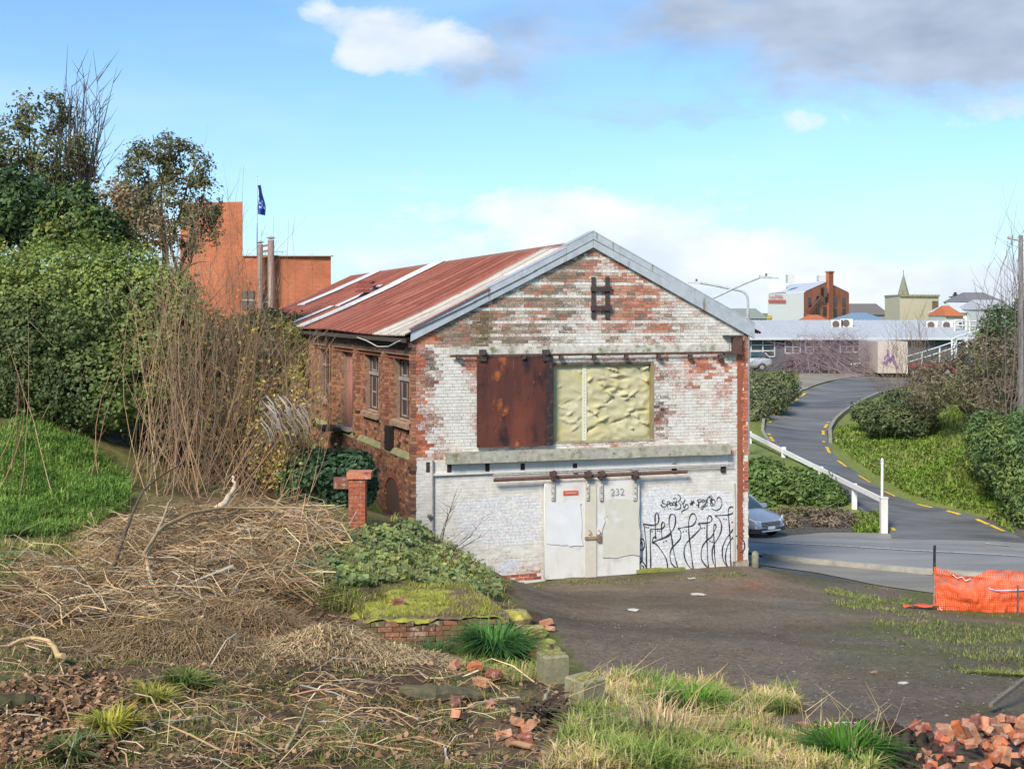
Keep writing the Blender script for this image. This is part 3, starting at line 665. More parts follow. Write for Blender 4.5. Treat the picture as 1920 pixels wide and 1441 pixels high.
# windows of the left wall
def sash(c, kind):
    t0, t1, z0, z1 = c; wd = MB(); pale = (.29, .25, .22); dark = (.09, .045, .04)
    if kind == 'door':
        d = MB(); d.box((t0, -.22, z0), (t1, -.16, z1), (.38, .16, .12), fr=LW)
        n = 5
        for k in range(n):
            b = MB(); b.box((t0+.08+k*(t1-t0-.16)/n, -.16, z0), (t0+.08+(k+.94)*(t1-t0-.16)/n, -.135, z1-.05), tint((.40, .17, .125), .08), fr=LW); b.build('board', 'wood', lwl)
        d.build('boarded_door', 'wood', lwl)
        s = MB(); s.box((t0-.1, -.1, z0-.12), (t1+.1, .2, z0-.02), (.33, .29, .25), fr=LW); s.build('door_sill', 'concrete', lwl); return
    zm = z0+(z1-z0)*.63
    wd.box((t0, -.24, z0), (t0+.09, -.15, z1), dark, fr=LW); wd.box((t1-.09, -.24, z0), (t1, -.15, z1), dark, fr=LW)
    wd.box((t0, -.24, z1-.15), (t1, -.15, z1+.02), dark, fr=LW); wd.box((t0, -.25, zm-.05), (t1, -.12, zm+.05), pale, fr=LW); wd.box((t0, -.24, z0), (t1, -.14, z0+.08), dark, fr=LW)
    f = wd.build('window', 'wood', lwl)
    for a, b, s, e in ((t0+.09, t1-.09, z0+.08, zm-.05), (t0+.09, t1-.09, zm+.05, z1-.15)):
        m1 = MB(); tm = (a+b)/2; m1.box((tm-.045, -.215, s), (tm+.045, -.165, e), dark, fr=LW)
        for q in (a, b, tm-.1, tm+.1): m1.box((q-.028, -.21, s+.03), (q+.028, -.17, e-.02), pale, fr=LW)
        for q in ([s+.04, s+(e-s)*.5, e-.04] if e-s > .8 else [s+.04, e-.04]): m1.box((a, -.208, q-.022), (b, -.172, q+.022), pale, fr=LW)
        m1.build('glazing_bar', 'wood', f)
        for x0, x1 in ((a, tm-.045), (tm+.045, b)):
            g = MB(); g.box((x0, -.20, s), (x1, -.193, e), tint((.035, .035, .04), .4), fr=LW); g.build('pane', 'glass_dark', f)
    s = MB(); s.add([LW(t0-.12, -.14, z0+.06), LW(t1+.12, -.14, z0+.06), LW(t1+.12, .12, z0-.01), LW(t0-.12, .12, z0-.01), LW(t0-.12, -.14, z0-.14), LW(t1+.12, -.14, z0-.14), LW(t1+.12, .12, z0-.14), LW(t0-.12, .12, z0-.14)], [(0, 1, 2, 3), (7, 6, 5, 4), (3, 2, 6, 7), (0, 3, 7, 4), (1, 5, 6, 2)], (.33, .21, .15))
    s.build('window_sill', 'concrete', lwl)
for c, k in zip(WIN, ('win', 'win', 'door', 'win')): sash(c, k)
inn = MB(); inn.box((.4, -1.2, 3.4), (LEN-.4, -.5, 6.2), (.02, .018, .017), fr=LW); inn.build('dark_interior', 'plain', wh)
# right and rear wall (rear mostly unseen)
rw = MB(); RO = FR(W, 0, 0)
def RW(t, w, z): return RO+T*t-NL*w+Vector((0, 0, z))
rw.box((.02, -.35, -2.2), (LEN, -.002, EAVE-.05), (.30, .10, .055, .05), fr=RW)
rw.build('right_wall', 'brickwork', wh)
bw = MB(); B0 = T*LEN
bw.prism([(0.02, -2), (W-.02, -2), (W-.02, EAVE), (APU, APZ-.3), (.02, EAVE)], 0, .3, (.28, .10, .055, .05), fr=lambda u, w, z: FR(u, 0, z)+B0-T*w); bw.build('rear_wall', 'brickwork', wh)
# ---- roof: corrugated iron sheets, each its own piece
def roof_pt(t, s):          # left slope: s 0 at eave, 1 at ridge
    e = LW(t, .34, EAVE+.02-.0*t); r = FR(APU, 0, 8.98-.30*t/LEN)+T*t; sag = -.06*math.sin(math.pi*s)-.05*math.sin(t*.55)*math.sin(math.pi*min(1, s+.2))
    return e.lerp(r, s)+Vector((0, 0, sag))
def roof_pt_r(t, s):
    e = RW(t, .34, EAVE+.02); r = FR(APU, 0, 8.98-.30*t/LEN)+T*t; return e.lerp(r, s)
def sheet(fn, t0, t1, s0, s1, m, lift, name='roof_sheet', label=None, npt=4):
    ncor = max(3, int(round((t1-t0)/.125))); nt_ = ncor*npt; V = []; Fc = []
    for k in range(nt_+1):
        t = t0+(t1-t0)*k/nt_; h = .028*math.cos(2*math.pi*k/npt)
        for s in (s0, (s0+s1)/2, s1): V.append(fn(t, s)+Vector((0, 0, h+lift+(s0+s1)/2*0)))
    for k in range(nt_):
        for j in range(2): Fc.append((k*3+j, (k+1)*3+j, (k+1)*3+j+1, k*3+j+1))
    o = npmesh(name, V, Fc, (.5, .5, .5), m, wh)
    if label: o['label'] = label
    return o
ncol = 34; dt = (LEN-.1)/ncol
for k in range(ncol):
    t0 = -.12+k*dt; t1 = t0+dt+.05
    for j, (s0, s1) in enumerate(((0, .37), (.35, .69), (.67, 1.0))):
        m = 'roof_red'; lab = None
        if k < 4: m = 'roof_worn'
        if k in (16, 17): m = 'roof_pale'
        if k in (20,) and j == 0: m = 'roof_pale'
        if k == 19 and j == 1: m = 'roof_pale'
        if k in (27, 28) and j > 0: m = 'roof_pale'
        pass
        w = dt*.5 if m == 'roof_pale' else 0
        if m == 'roof_pale': sheet(roof_pt, t0, t1, s0, s1, 'roof_red', .012*j+uni(0, .006)); sheet(roof_pt, t0+.02, t0+.02+.72, s0+.01, s1-.01, m, .05+.012*j, label='pale grey replacement sheet')
        else: sheet(roof_pt, t0, t1, s0, s1, m, .012*j+uni(0, .006))
for k in range(0, ncol, 2):
    for s0, s1, l in ((0, .52, 0), (.5, 1., .012)): sheet(roof_pt_r, -.12+k*dt, -.12+(k+2)*dt+.04, s0, s1, 'roof_red', l, npt=2)
rc = MB()                     # ridge capping
for k in range(12):
    a, b = k*LEN/12, (k+1)*LEN/12-.01
    for fn in (roof_pt, roof_pt_r):
        p = [fn(a, 1.)+Vector((0, 0, .06)), fn(b, 1.)+Vector((0, 0, .06)), fn(b, .95)+Vector((0, 0, .045)), fn(a, .95)+Vector((0, 0, .045))]
        rc.add(p, [(0, 1, 2, 3)], (.24, .12, .09))
rc.build('ridge_capping', 'iron', wh)
v = MB(); c0 = roof_pt(14.2, .56)     # little roof ventilator
for k in range(3):
    q = c0+Vector((.0, 0, .1+.16*k)); sx = .32-.05*k
    v.hexa([q+Vector((-sx-.1, -.35, -.02)), q+Vector((sx-.1, -.35, -.02)), q+Vector((sx, .35, .02)), q+Vector((-sx, .35, .02)), q+Vector((-sx, -.3, .09)), q+Vector((sx+.08, -.3, .09)), q+Vector((sx+.08, .3, .11)), q+Vector((-sx+.1, .3, .11))], tint((.17, .04, .03), .2))
v.build('roof_ventilator', 'iron', wh)
# barge boards of folded galvanised iron, in lengths
def barge(u0, z0, u1, z1, name='barge_flashing', c=(.36, .40, .44), th=.41):
    mb = MB(); d = Vector((u1-u0, 0, z1-z0)).normalized(); n = Vector((-d.z, 0, d.x)); n = n if n.z > 0 else -n
    q = [(u0, z0), (u1, z1), (u1+n.x*0, z1+th*1.13), (u0, z0+th*1.13)]
    mb.prism(q, .03, .10, c, fr=FR); mb.prism([(u0, z0+th*1.13-.02), (u1, z1+th*1.13-.02), (u1, z1+th*1.13+.012), (u0, z0+th*1.13+.012)], -.30, .108, c, fr=FR); mb.build(name, 'galvanised', wh)
def on_rake(u): return rake(u)-.02
ul = [-.16, fu(915), fu(1060), APU]; ur = [APU, fu(1160), fu(1300), W+.14]
for us in (ul, ur):
    for a, b in zip(us[:-1], us[1:]): barge(a+.004, rake(a)-.06, b-.004, rake(b)-.06, c=tint((.36, .385, .41), .05), th=(.29 if us is ul and a < 1.5 else .33 if us is ul and a < 3 else .39))
vg = MB()
vg.prism([(-.19, rake(-.19)+.255), (fu(915), rake(fu(915))+.265), (fu(915), rake(fu(915))+.305), (-.19, rake(-.19)+.295)], .1, .15, (.36, .12, .06), fr=FR); vg.build('rusty_verge_roll', 'iron', wh)
# eaves gutter remains and sagging cable
gt = MB(); gt.box((.0, .26, EAVE-.17), (14, .36, EAVE-.07), (.07, .055, .045), fr=LW); gt.box((0, .1, EAVE-.30), (14, .18, EAVE-.2), (.09, .06, .045), fr=LW); gt.build('gutter', 'iron', wh)
cbm = MB(); cbm.tube([LW(.1, .40, EAVE-.12), LW(1., .44, EAVE-.30), LW(2., .45, EAVE-.33), LW(3.2, .42, EAVE-.2), LW(4.3, .4, EAVE-.13)], .02, 5, (.4, .38, .36)); cbm.build('hanging_cable', 'plain', wh)
dp = MB(); dp.tube([LW(8.55, .30, EAVE-.1), LW(8.62, .24, EAVE-.8), LW(8.6, .22, 3.4)], .045, 7, (.10, .05, .04)); dp.build('downpipe', 'iron', wh)
vb = MB(); vb.box((1.95, .02, 3.3), (2.42, .14, 3.95), (.02, .018, .016), fr=LW); vb.build('dark_wall_patch', 'plain', lwl)  # near-black box standing proud of the wall, nothing cut behind it
bk = MB(); bk.box((7.0, .12, 3.36), (8.5, .75, 3.44), (.04, .035, .03), fr=LW); bk.build('bracket_shelf', 'iron', lwl)
# ---- front: lintel beam, ledge, doors, rails
def fbox(mb, x0, y0, x1, y1, w0, w1, col):          # four corners follow the wall's own level lines
    u0, u1 = fu(x0), fu(x1); za, zb = fz(x0, y1), fz(x0, y0); mb.box((u0, w0, za), (u1, w1, zb), col, fr=FR)
lt = MB(); fbox(lt, 842, 650, 1366, 666, -.02, .035, (.50, .46, .40)); lt.build('lintel_beam', 'concrete', fw)
le = MB(); nseg = 9; u0, u1 = fu(835), fu(1362); zt_, zb_ = fz(835, 848), fz(835, 868)
for k in range(nseg):
    a, b = u0+(u1-u0)*k/nseg, u0+(u1-u0)*(k+1)/nseg; j1 = gauss(.008)
    le.box((a, -.02, zb_+j1*.6), (b, .27+gauss(.006), zt_+j1), tint((.36, .34, .27), .08), fr=FR)
le.build('concrete_ledge', 'concrete', fw)
bd = MB(); fbox(bd, 838, 869, 1364, 887, -.02, .05, (.66, .64, .60)); bd.build('white_band', 'white_sheet', fw)
kc = MB(); fbox(kc, 812, 887, 1372, 891, -.02, .075, (.55, .52, .48)); kc.build('drip_mould', 'white_sheet', fw)
pw = MB()  # solid near-black blocks; the shade inside the pockets is put into the colour
for x in (842, 913, 979, 1077, 1263, 1355): fbox(pw, x-4, 868, x+4, 885, .0, .056, (.035, .026, .022))
fbox(pw, 1385, 851, 1391, 866, -.05, .006, (.04, .03, .026)); fbox(pw, 799, 866, 806, 885, -.05, .004, (.04, .03, .026)); pw.build('joist_pocket', 'plain', fw)
pk.build('brick_hole', 'plain', fw)
# upper opening: frame, cream crumpled sheet of two leaves
fm = MB(); fm.box((uo0-.01, -.34, zo0), (uo0+.05, .02, zo1), (.12, .09, .06), fr=FR); fm.box((uo1-.09, -.34, zo0), (uo1, .012, zo1), (.24, .19, .09), fr=FR); fm.box((uo0, -.34, zo1-.07), (uo1, .010, zo1), (.10, .075, .05), fr=FR); fm.box((uo0, -.34, zo0-.01), (uo1, .014, zo0+.05), (.30, .26, .17), fr=FR)
fm.build('door_frame', 'wood', fw)
def crumpled(name, u0, u1, z0, z1, w, amp, seed, m):
    nu, nz = int((u1-u0)/.035), int((z1-z0)/.035); V = []; Fc = []
    rs = np.random.default_rng(seed); cr = [(rs.uniform(u0, u1), rs.uniform(z0+.25, z1-.05), rs.uniform(-.9, .7), rs.uniform(.06, .2), rs.uniform(.02, .05), rs.choice([1, 1, -1])) for _ in range(int(26*amp))]
    for i in range(nu+1):
        for j in range(nz+1):
            u = u0+(u1-u0)*i/nu; z = z0+(z1-z0)*j/nz; h = .024*mnoise.noise((u*2.5, z*2.5, seed))+.05*(.5-abs(mnoise.noise((u*3.1+z, z*4.2, seed+3.))))
            for cu, cz, an, ln, wd, sg in cr:
                du, dz = u-cu, z-cz; a = du*math.cos(an)+dz*math.sin(an); b = -du*math.sin(an)+dz*math.cos(an)
                h += sg*.085*math.exp(-(a/ln)**2)*max(0., 1-abs(b)/wd/(1.8 if b > 0 else .6))
            e = min(1, min(u-u0, u1-u, z-z0, z1-z)/.07); V.append(FR(u, w+h*e*amp, z))
    for i in range(nu):
        for j in range(nz): k = i*(nz+1)+j; Fc.append((k, k+nz+1, k+nz+2, k+1))
    return npmesh(name, V, Fc, (.5, .5, .5), m, dr)
dr = MB().box((uo0+.05, -.20, zo0+.05), (uo1-.09, -.15, zo1-.07), (.45, .42, .3), fr=FR).build('loft_door', 'cream_sheet', wh)
um = fu(1097); crumpled('cream_leaf', uo0+.05, um-.03, zo0+.05, zo1-.07, -.10, .55, 4, 'cream_sheet'); crumpled('crumpled_leaf', um+.05, uo1-.09, zo0+.05, zo1-.07, -.10, 1.25, 9, 'cream_sheet')
st = MB(); st.box((um-.05, -.10, zo0+.05), (um+.07, -.07, zo1-.07), (.62, .60, .44), fr=FR)
for k in range(22): q = FR(um+.01, -.068, zo0+.12+k*(zo1-zo0-.26)/21); st.box((um-.004, -.07, zo0+.12+k*(zo1-zo0-.26)/21), (um+.012, -.062, zo0+.132+k*(zo1-zo0-.26)/21), (.2, .12, .06), fr=FR)
st.build('cover_strip', 'paintwork', dr)
# rusty sliding door
ua, ub = fu(893), fu(1024); za, zb = fz(893, 838), fz(893, 669)
def wavy(name, u0, u1, z0, z1, w, m, parent, amp=.012, seed=1):
    nu, nz = max(2, int((u1-u0)/.12)), max(2, int((z1-z0)/.12)); V = []; Fc = []
    for i in range(nu+1):
        for j in range(nz+1):
            u = u0+(u1-u0)*i/nu; z = z0+(z1-z0)*j/nz; V.append(FR(u, w+amp*mnoise.noise((u*1.7, z*1.7, seed)), z))
    n0 = len(V); V += [FR(u0, w-.06, z0), FR(u1, w-.06, z0), FR(u1, w-.06, z1), FR(u0, w-.06, z1)]
    for i in range(nu):
        for j in range(nz): k = i*(nz+1)+j; Fc.append((k, k+nz+1, k+nz+2, k+1))
    a, b, c, d = 0, nu*(nz+1), nu*(nz+1)+nz, nz
    Fc += [(a, n0, n0+1, b), (b, n0+1, n0+2, c), (c, n0+2, n0+3, d), (d, n0+3, n0, a)]
    return npmesh(name, V, Fc, (.5, .5, .5), m, parent)
sdoor = wavy('sliding_door', ua, ub, za, zb, .11, 'rusty_sheet', wh, .02, 5); sdoor['label'] = 'rusted iron sliding door left open beside the loft doorway'
ed = MB(); ed.box((fu(1022), .02, za), (fu(1034), .15, zb+.02), (.035, .026, .026), fr=FR); ed.build('door_edge', 'iron', sdoor)
sq = MB()
for x in (903, 1021): fbox(sq, x-6, 655, x+6, 676, .06, .17, (.05, .04, .035)); sq.lathe(FR(fu(x), .19, fz(x, 660)), [(.0, -.03), (.075, -.03), (.075, .03), (.0, .03)], 10, (.05, .04, .038), 'Y')
sq.build('door_hanger', 'iron', sdoor)
rl = MB(); rl.tube([FR(fu(843), .13, fz(843, 666.5)), FR(fu(1378), .13, fz(843, 666.5)+.015)], .028, 7, (.09, .06, .05)); rl.build('upper_rail', 'iron', fw)
rb = MB()
for x in (857, 980, 1050, 1112, 1172, 1233, 1292, 1348): fbox(rb, x-3, 664, x+3, 674, .02, .14, (.08, .055, .045)); rb.lathe(FR(fu(x), .15, fz(x, 669)), [(0, -.02), (.05, -.02), (.05, .02), (0, .02)], 8, (.07, .05, .04), 'Y')
rb.build('rail_bracket', 'iron', fw)
bx = MB(); fbox(bx, 1371, 629, 1387, 664, -.05, .16, (.10, .055, .045)); fbox(bx, 1354, 628, 1388, 631, .02, .18, (.09, .06, .05)); fbox(bx, 1354, 661, 1388, 664, .02, .18, (.08, .05, .045)); bx.build('rusty_bracket_box', 'iron', fw)
# tie plate like a ladder
tpz = MB()
for x in (1112, 1138): fbox(tpz, x-3.4, 519, x+3.4, 597, .0, .05, (.060, .045, .042))
for y in (537, 573): fbox(tpz, 1106, y, 1145, y+9, .052, .10, (.055, .042, .04))
tpz.build('tie_plate', 'iron', fw)
# lower doors
zf = fz(1018, 1086); zd = fz(1018, 904)
for x0, x1, nm in ((1018.5, 1099, 'door_leaf'), (1101, 1196, 'door_leaf')):
    d = wavy(nm, fu(x0), fu(x1), zf+.02, zd, .12, 'white_sheet', wh, .012, x0)
    d['label'] = 'white left leaf of the big sliding doors' if x0 < 1050 else 'white right leaf of the big sliding doors numbered 232'
    if x0 < 1050: dl = d
    else: drr = d
cs = MB(); fbox(cs, 1094, 905, 1115, 1083, .125, .145, (.55, .50, .40)); cs.build('door_strip', 'paintwork', dl)
bl = MB(); fbox(bl, 1093, 1004, 1122, 1009, .147, .185, (.34, .22, .12)); fbox(bl, 1116, 1001, 1123, 1013, .15, .19, (.2, .12, .08)); bl.build('bolt', 'iron', drr)
for x in (1100, 1118):
    h = MB(); h.tube([FR(fu(x), .14, fz(x, 991)), FR(fu(x+3), .20, fz(x, 994)), FR(fu(x+3), .20, fz(x, 998)), FR(fu(x), .14, fz(x, 1001))], .012, 5, (.3, .15, .08)); h.build('pull_handle', 'iron', dl if x == 1100 else drr)
l1 = MB(); l1.tube([FR(fu(922), .20, fz(922, 898)), FR(fu(1283), .20, fz(922, 898)+.02)], .045, 7, (.12, .06, .045)); l1.build('lower_rail', 'iron', fw)
l2 = MB(); l2.tube([FR(fu(922), .10, fz(922, 889)), FR(fu(1372), .10, fz(922, 889))], .018, 6, (.45, .40, .36)); l2.build('conduit', 'iron', fw)
for x, dpar in ((1033, dl), (1098, dl), (1123, drr), (1186, drr)):
    h = MB(); fbox(h, x-3, 893, x+3, 936, .15, .18, (.50, .46, .42)); fbox(h, x-5, 882, x+5, 896, .10, .29, (.06, .045, .04)); h.lathe(FR(fu(x), .28, fz(x, 885)), [(0, -.03), (.085, -.03), (.085, .03), (0, .03)], 10, (.07, .045, .04), 'Y')
    for y in (903, 912, 922, 932): h.box((fu(x)-.014, .178, fz(x, y)-.014), (fu(x)+.014, .192, fz(x, y)+.014), (.22, .13, .09), fr=FR)
    h.build('strap_hanger', 'iron', dpar)
pp = MB(); pp.tube([FR(fu(811), .05, fz(811, 862)), FR(fu(811), .05, .1)], .022, 6, (.28, .26, .24)); pp.build('wall_pipe', 'iron', fw)
tpv = MB(); tpv.lathe(FR(fu(804), .09, fz(804, 966)), [(0, -.06), (.05, -.05), (.05, .05), (0, .06)], 8, (.12, .13, .10), 'X'); tpv.build('tap', 'iron', fw)
p2 = MB(); fbox(p2, 1374, 905, 1378, 1062, .0, .03, (.50, .47, .42)); p2.build('batten', 'wood', fw)
# repainted patches that hide older tags: thin coats of fresh white, a shade of its own
def patch(name, poly, w, col, parent, m='fresh_paint'):
    q = [(poly[i][0]+(poly[(i+1) % len(poly)][0]-poly[i][0])*k/5+gauss(1.3), poly[i][1]+(poly[(i+1) % len(poly)][1]-poly[i][1])*k/5+gauss(1.3)) for i in range(len(poly)) for k in range(5)]; mb = MB(); mb.prism([(fu(x), fz(x, y)) for x, y in q], w-.003, w, col, fr=FR); return mb.build(name, m, parent)
colmat('fresh_paint', rough=.7, nscale=3, amt=.05, bscale=60, bstr=.15, stains=[(2.4, .6, .75, (.62, .61, .62), None)])
patch('paint_patch', [(1022, 944), (1032, 939), (1050, 942), (1066, 935), (1082, 938), (1088, 946), (1088, 1020), (1060, 1022), (1022, 1018)], .142, (.64, .635, .63), dl)
patch('paint_patch', [(1118, 962), (1131, 966), (1132, 976), (1126, 990), (1124, 1004), (1118, 1006)], .142, (.63, .62, .59), drr)
patch('paint_patch', [(1130, 936), (1194, 934), (1195, 1040), (1126, 1042), (1128, 990), (1136, 978)], .1425, (.54, .515, .43), drr)
sg = MB(); fbox(sg, 1053, 918.5, 1080.5, 926, .13, .15, (.55, .10, .05)); s_ = sg.build('red_sign', 'paintwork', dl)
sw = MB(); fbox(sw, 1057, 921.5, 1077, 923.2, .15, .153, (.62, .30, .24)); sw.build('sign_lettering', 'paintwork', s_)
def text(name, s, origin, ex, ez, size, col, parent, m='paintwork', w=1.0, ext=.004):
    cu = bpy.data.curves.new(name, 'FONT'); cu.body = s; cu.size = 1.0; cu.extrude = 0; cu.resolution_u = 3
    ob = bpy.data.objects.new('tmp', cu); COLL.objects.link(ob); dg = bpy.context.evaluated_depsgraph_get(); me = bpy.data.meshes.new_from_object(ob.evaluated_get(dg)); bpy.data.objects.remove(ob)
    ex = Vector(ex).normalized(); ez = Vector(ez).normalized()
    mb = MB(); mb.add([Vector(origin)+ex*v.co.x*size*w+ez*v.co.y*size for v in me.vertices], [tuple(p.vertices) for p in me.polygons], col); return mb.build(name, m, parent)
text('house_number', '232', FR(fu(1141), .142, fz(1141, 927)), E, (0, 0, 1), .27, (.36, .35, .34), drr)

# ------------------------------------------------------------------ vegetation
def unit(a): return a/np.maximum(np.linalg.norm(a, axis=-1, keepdims=True), 1e-9)
def pal(cols, n, jit=.22, rng=RNG):
    c = np.array(cols, float)[rng.integers(0, len(cols), n)]; return np.clip(c*(1+rng.uniform(-jit, jit, (n, 1))), 0, 1)
def leaves(name, pts, nrm, size, col, m='leaf', parent=None, kind=None, aspect=.62, up=.35, droop=.0, rng=RNG):
    """one small folded rhombus per leaf"""
    n = len(pts); nn = unit(nrm+rng.normal(0, .55, (n, 3))+np.array([0, 0, up])); d = rng.normal(0, 1, (n, 3))+np.array([0, 0, -droop]); d = unit(d-nn*(d*nn).sum(1, keepdims=True)); s = np.cross(nn, d)
    sz = (np.asarray(size)*rng.uniform(.5, 1.45, n))[:, None]
    V = np.stack([pts-d*sz*.5, pts+s*sz*aspect*.5+nn*sz*.1, pts+d*sz*.5, pts-s*sz*aspect*.5+nn*sz*.1], 1).reshape(-1, 3)
    return npmesh(name, V, np.arange(4*n).reshape(n, 4), col, m, parent, kind)
def lobe(px, py, d, rx, ry, rd=None):
    k = d/F; c = P(px, py, d); return (c.x, c.y, c.z, rx*k, (rd if rd else rx*k*.8), ry*k)
def crown(lobes, n, shell=.26, gaps=.0, gs=1.6, rng=RNG, under=True, seed=0):
    """points through the outer part of a crown made of lobes, thinned where the crown has gaps"""
    L_ = np.array(lobes); area = (L_[:, 3]*L_[:, 5]+L_[:, 3]*L_[:, 4]+L_[:, 4]*L_[:, 5]); pr = area/area.sum(); k = rng.choice(len(L_), int(n*2.2), p=pr)
    v = unit(rng.normal(0, 1, (len(k), 3))); r = 1-np.abs(rng.normal(0, shell, (len(k), 1)))+rng.uniform(0, .07, (len(k), 1)); c = L_[k, :3]
    w = 1+.24*(np.array([mnoise.noise((a*2.1+seed, b*2.1, e*2.1)) for a, b, e in (v*1.6+c*.5)]))[:, None]
    w = w+.17*(np.array([mnoise.noise((a*1.7+seed, b*1.7, e*1.7)) for a, b, e in (v*4.5+c)]))[:, None]+np.abs(rng.normal(0, .10, (len(k), 1)))*(rng.uniform(0, 1, (len(k), 1)) < .12)
    p = c+v*r*w*L_[k, 3:6]; nr = unit(v/L_[k, 3:6]); keep = np.ones(len(p), bool)
    for q in L_: f = (((p-q[:3])/q[3:6])**2).sum(1); keep &= f > .36
    if gaps > 0: g = np.array([mnoise.noise((a*gs+seed, b*gs, e*gs)) for a, b, e in p]); keep &= g > gaps*1.0-.5+rng.normal(0, .08, len(p))
    p, nr = p[keep], nr[keep]; return p[:n], nr[:n]
def clumpcol(p, cols_a, cols_b, s=.8, jit=.22, rng=RNG):
    g = np.array([mnoise.noise((a*s, b*s, e*s)) for a, b, e in p])+rng.normal(0, .18, len(p)); A = pal(cols_a, len(p), jit); B = pal(cols_b, len(p), jit); k = np.clip(g*1.6+.5, 0, 1)[:, None]; return A*(1-k)+B*k
def branch_tree(mb, base, tips, r0, col, fork=.35, n=5, seg=5):
    """trunk and limbs reaching into the crown"""
    base = Vector(base); mid = sum((Vector(t) for t in tips), Vector())/len(tips); f = base.lerp(mid, fork); mb.tube([base-Vector((0, 0, .3)), base.lerp(f, .5)+Vector((gauss(.1), gauss(.1), 0)), f], [r0, r0*.85, r0*.7], 7, col)
    for t in tips:
        t = Vector(t); pts = [f]; L_ = (t-f).length
        for k in range(1, seg+1): pts.append(f.lerp(t, k/seg)+Vector((gauss(L_*.03), gauss(L_*.03), gauss(L_*.03)+L_*.06*math.sin(math.pi*k/seg))))
        mb.tube(pts, [r0*.5*(1-.85*k/seg) for k in range(seg+1)], n, col)
        for _ in range(4):
            i = random.randint(1, seg-1); q = pts[i]; d = Vector((gauss(1), gauss(1), abs(gauss(1)))).normalized()*L_*uni(.15, .35); mb.tube([q, q+d*.5+Vector((0, 0, d.length*.08)), q+d], [r0*.2, r0*.12, r0*.04], 3, col, cap=False)
def twigs_up(mb, base, top, r, col, seg=5, side=3, bend=.05, n=4, sl=.2):
    base, top = Vector(base), Vector(top); L_ = (top-base).length; bx, by = gauss(bend*L_), gauss(bend*L_); pts = []
    for k in range(seg+1):
        f = k/seg; pts.append(base.lerp(top, f)+Vector((bx, by, 0))*math.sin(math.pi*f)+Vector((gauss(.006), gauss(.006), 0))*L_*.6)
    mb.tube(pts, [r*(1-.8*k/seg) for k in range(seg+1)], n, col, cap=False)
    for _ in range(side):
        i = random.randint(max(1, seg//3), seg); q = pts[i].lerp(pts[i-1], random.random()); d = ((top-base).normalized()+Vector((gauss(.5), gauss(.5), gauss(.25)))).normalized()*L_*uni(.4, 1.)*sl
        mb.tube([q, q+d*.5+Vector((0, 0, -.01*L_*random.random())), q+d], [r*.5, r*.35, r*.12], 3, col, cap=False)
def leafy(name, label, cat, lobes, n, size, ca, cb, base, trunk_r=.08, gaps=.1, shell=.26, group=None, bark=(.09, .065, .045), up=.35, droop=0., part='foliage', tips=None, ntips=9, aspect=.62, seed=0, gs=1.6, m='leaf'):
    r = thing(name, label, cat, base, group); p, nr = crown(lobes, n, shell, gaps, gs, seed=seed); leaves(part, p, nr, size, clumpcol(p, ca, cb), m, r, aspect=aspect, up=up, droop=droop)
    mb = MB(); tips = tips or [tuple(np.array(q[:3])+RNG.normal(0, .3, 3)*np.array(q[3:6])) for q in (lobes*3)[:ntips]]; branch_tree(mb, base, tips, trunk_r, bark); mb.build('trunk' if cat == 'tree' else 'stem', 'bark', r)
    return r
def gbase(px, d, dz=0.): x = (px-CX)/F*d; return Vector((x, d, g1(x, d)+dz))
G_DK = [(.034, .062, .022), (.046, .080, .028), (.028, .050, .02)]; G_MD = [(.075, .125, .034), (.095, .15, .04), (.06, .10, .03)]; G_LT = [(.14, .205, .045), (.18, .24, .055), (.12, .18, .04)]; G_YL = [(.19, .20, .025), (.24, .22, .03), (.16, .18, .03)]
G_OL = [(.10, .098, .04), (.125, .12, .05), (.08, .08, .035)]; BRN = [(.25, .16, .085), (.20, .13, .075), (.30, .20, .105)]
# -- the big ivy hedge on the left
hl = [lobe(-60, 640, 30.5, 190, 185), lobe(110, 610, 30, 190, 158), lobe(240, 590, 29.4, 120, 128), lobe(290, 660, 28.8, 88, 120), lobe(200, 720, 29, 130, 90), lobe(40, 720, 30, 150, 100), lobe(345, 700, 29.2, 55, 90), lobe(-160, 600, 30.5, 140, 150), lobe(325, 610, 28.7, 62, 105)]
hr = thing('ivy_hedge', 'huge rounded ivy covered hedge above the grass on the left', 'hedge', gbase(130, 30.4))
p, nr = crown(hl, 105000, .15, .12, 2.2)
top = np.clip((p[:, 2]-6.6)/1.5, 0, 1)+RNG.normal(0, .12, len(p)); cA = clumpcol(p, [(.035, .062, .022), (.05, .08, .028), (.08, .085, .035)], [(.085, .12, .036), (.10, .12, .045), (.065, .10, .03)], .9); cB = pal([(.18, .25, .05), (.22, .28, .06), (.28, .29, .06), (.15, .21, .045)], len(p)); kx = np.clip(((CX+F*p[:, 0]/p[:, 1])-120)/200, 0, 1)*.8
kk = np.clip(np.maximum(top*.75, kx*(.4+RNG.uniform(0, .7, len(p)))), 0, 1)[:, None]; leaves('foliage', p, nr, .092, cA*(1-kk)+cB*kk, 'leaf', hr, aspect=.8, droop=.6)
mb = MB(); branch_tree(mb, gbase(130, 30.4), [q[:3] for q in hl]*2, .14, (.09, .065, .045)); mb.build('stem', 'bark', hr)
mb = MB()
for _ in range(120):                                     # dead runners hanging on its face
    i = RNG.integers(0, len(p)); q = Vector(p[i]); 
    if q.y > 29.5: continue
    mb.tube([q, q+Vector((gauss(.15), -.15, -uni(.2, .5))), q+Vector((gauss(.3), -.12, -uni(.6, 1.3)))], [.012, .009, .005], 3, tint((.24, .19, .10), .3), cap=False)
mb.build('hanging_runner', 'bark', hr, kind='stuff')
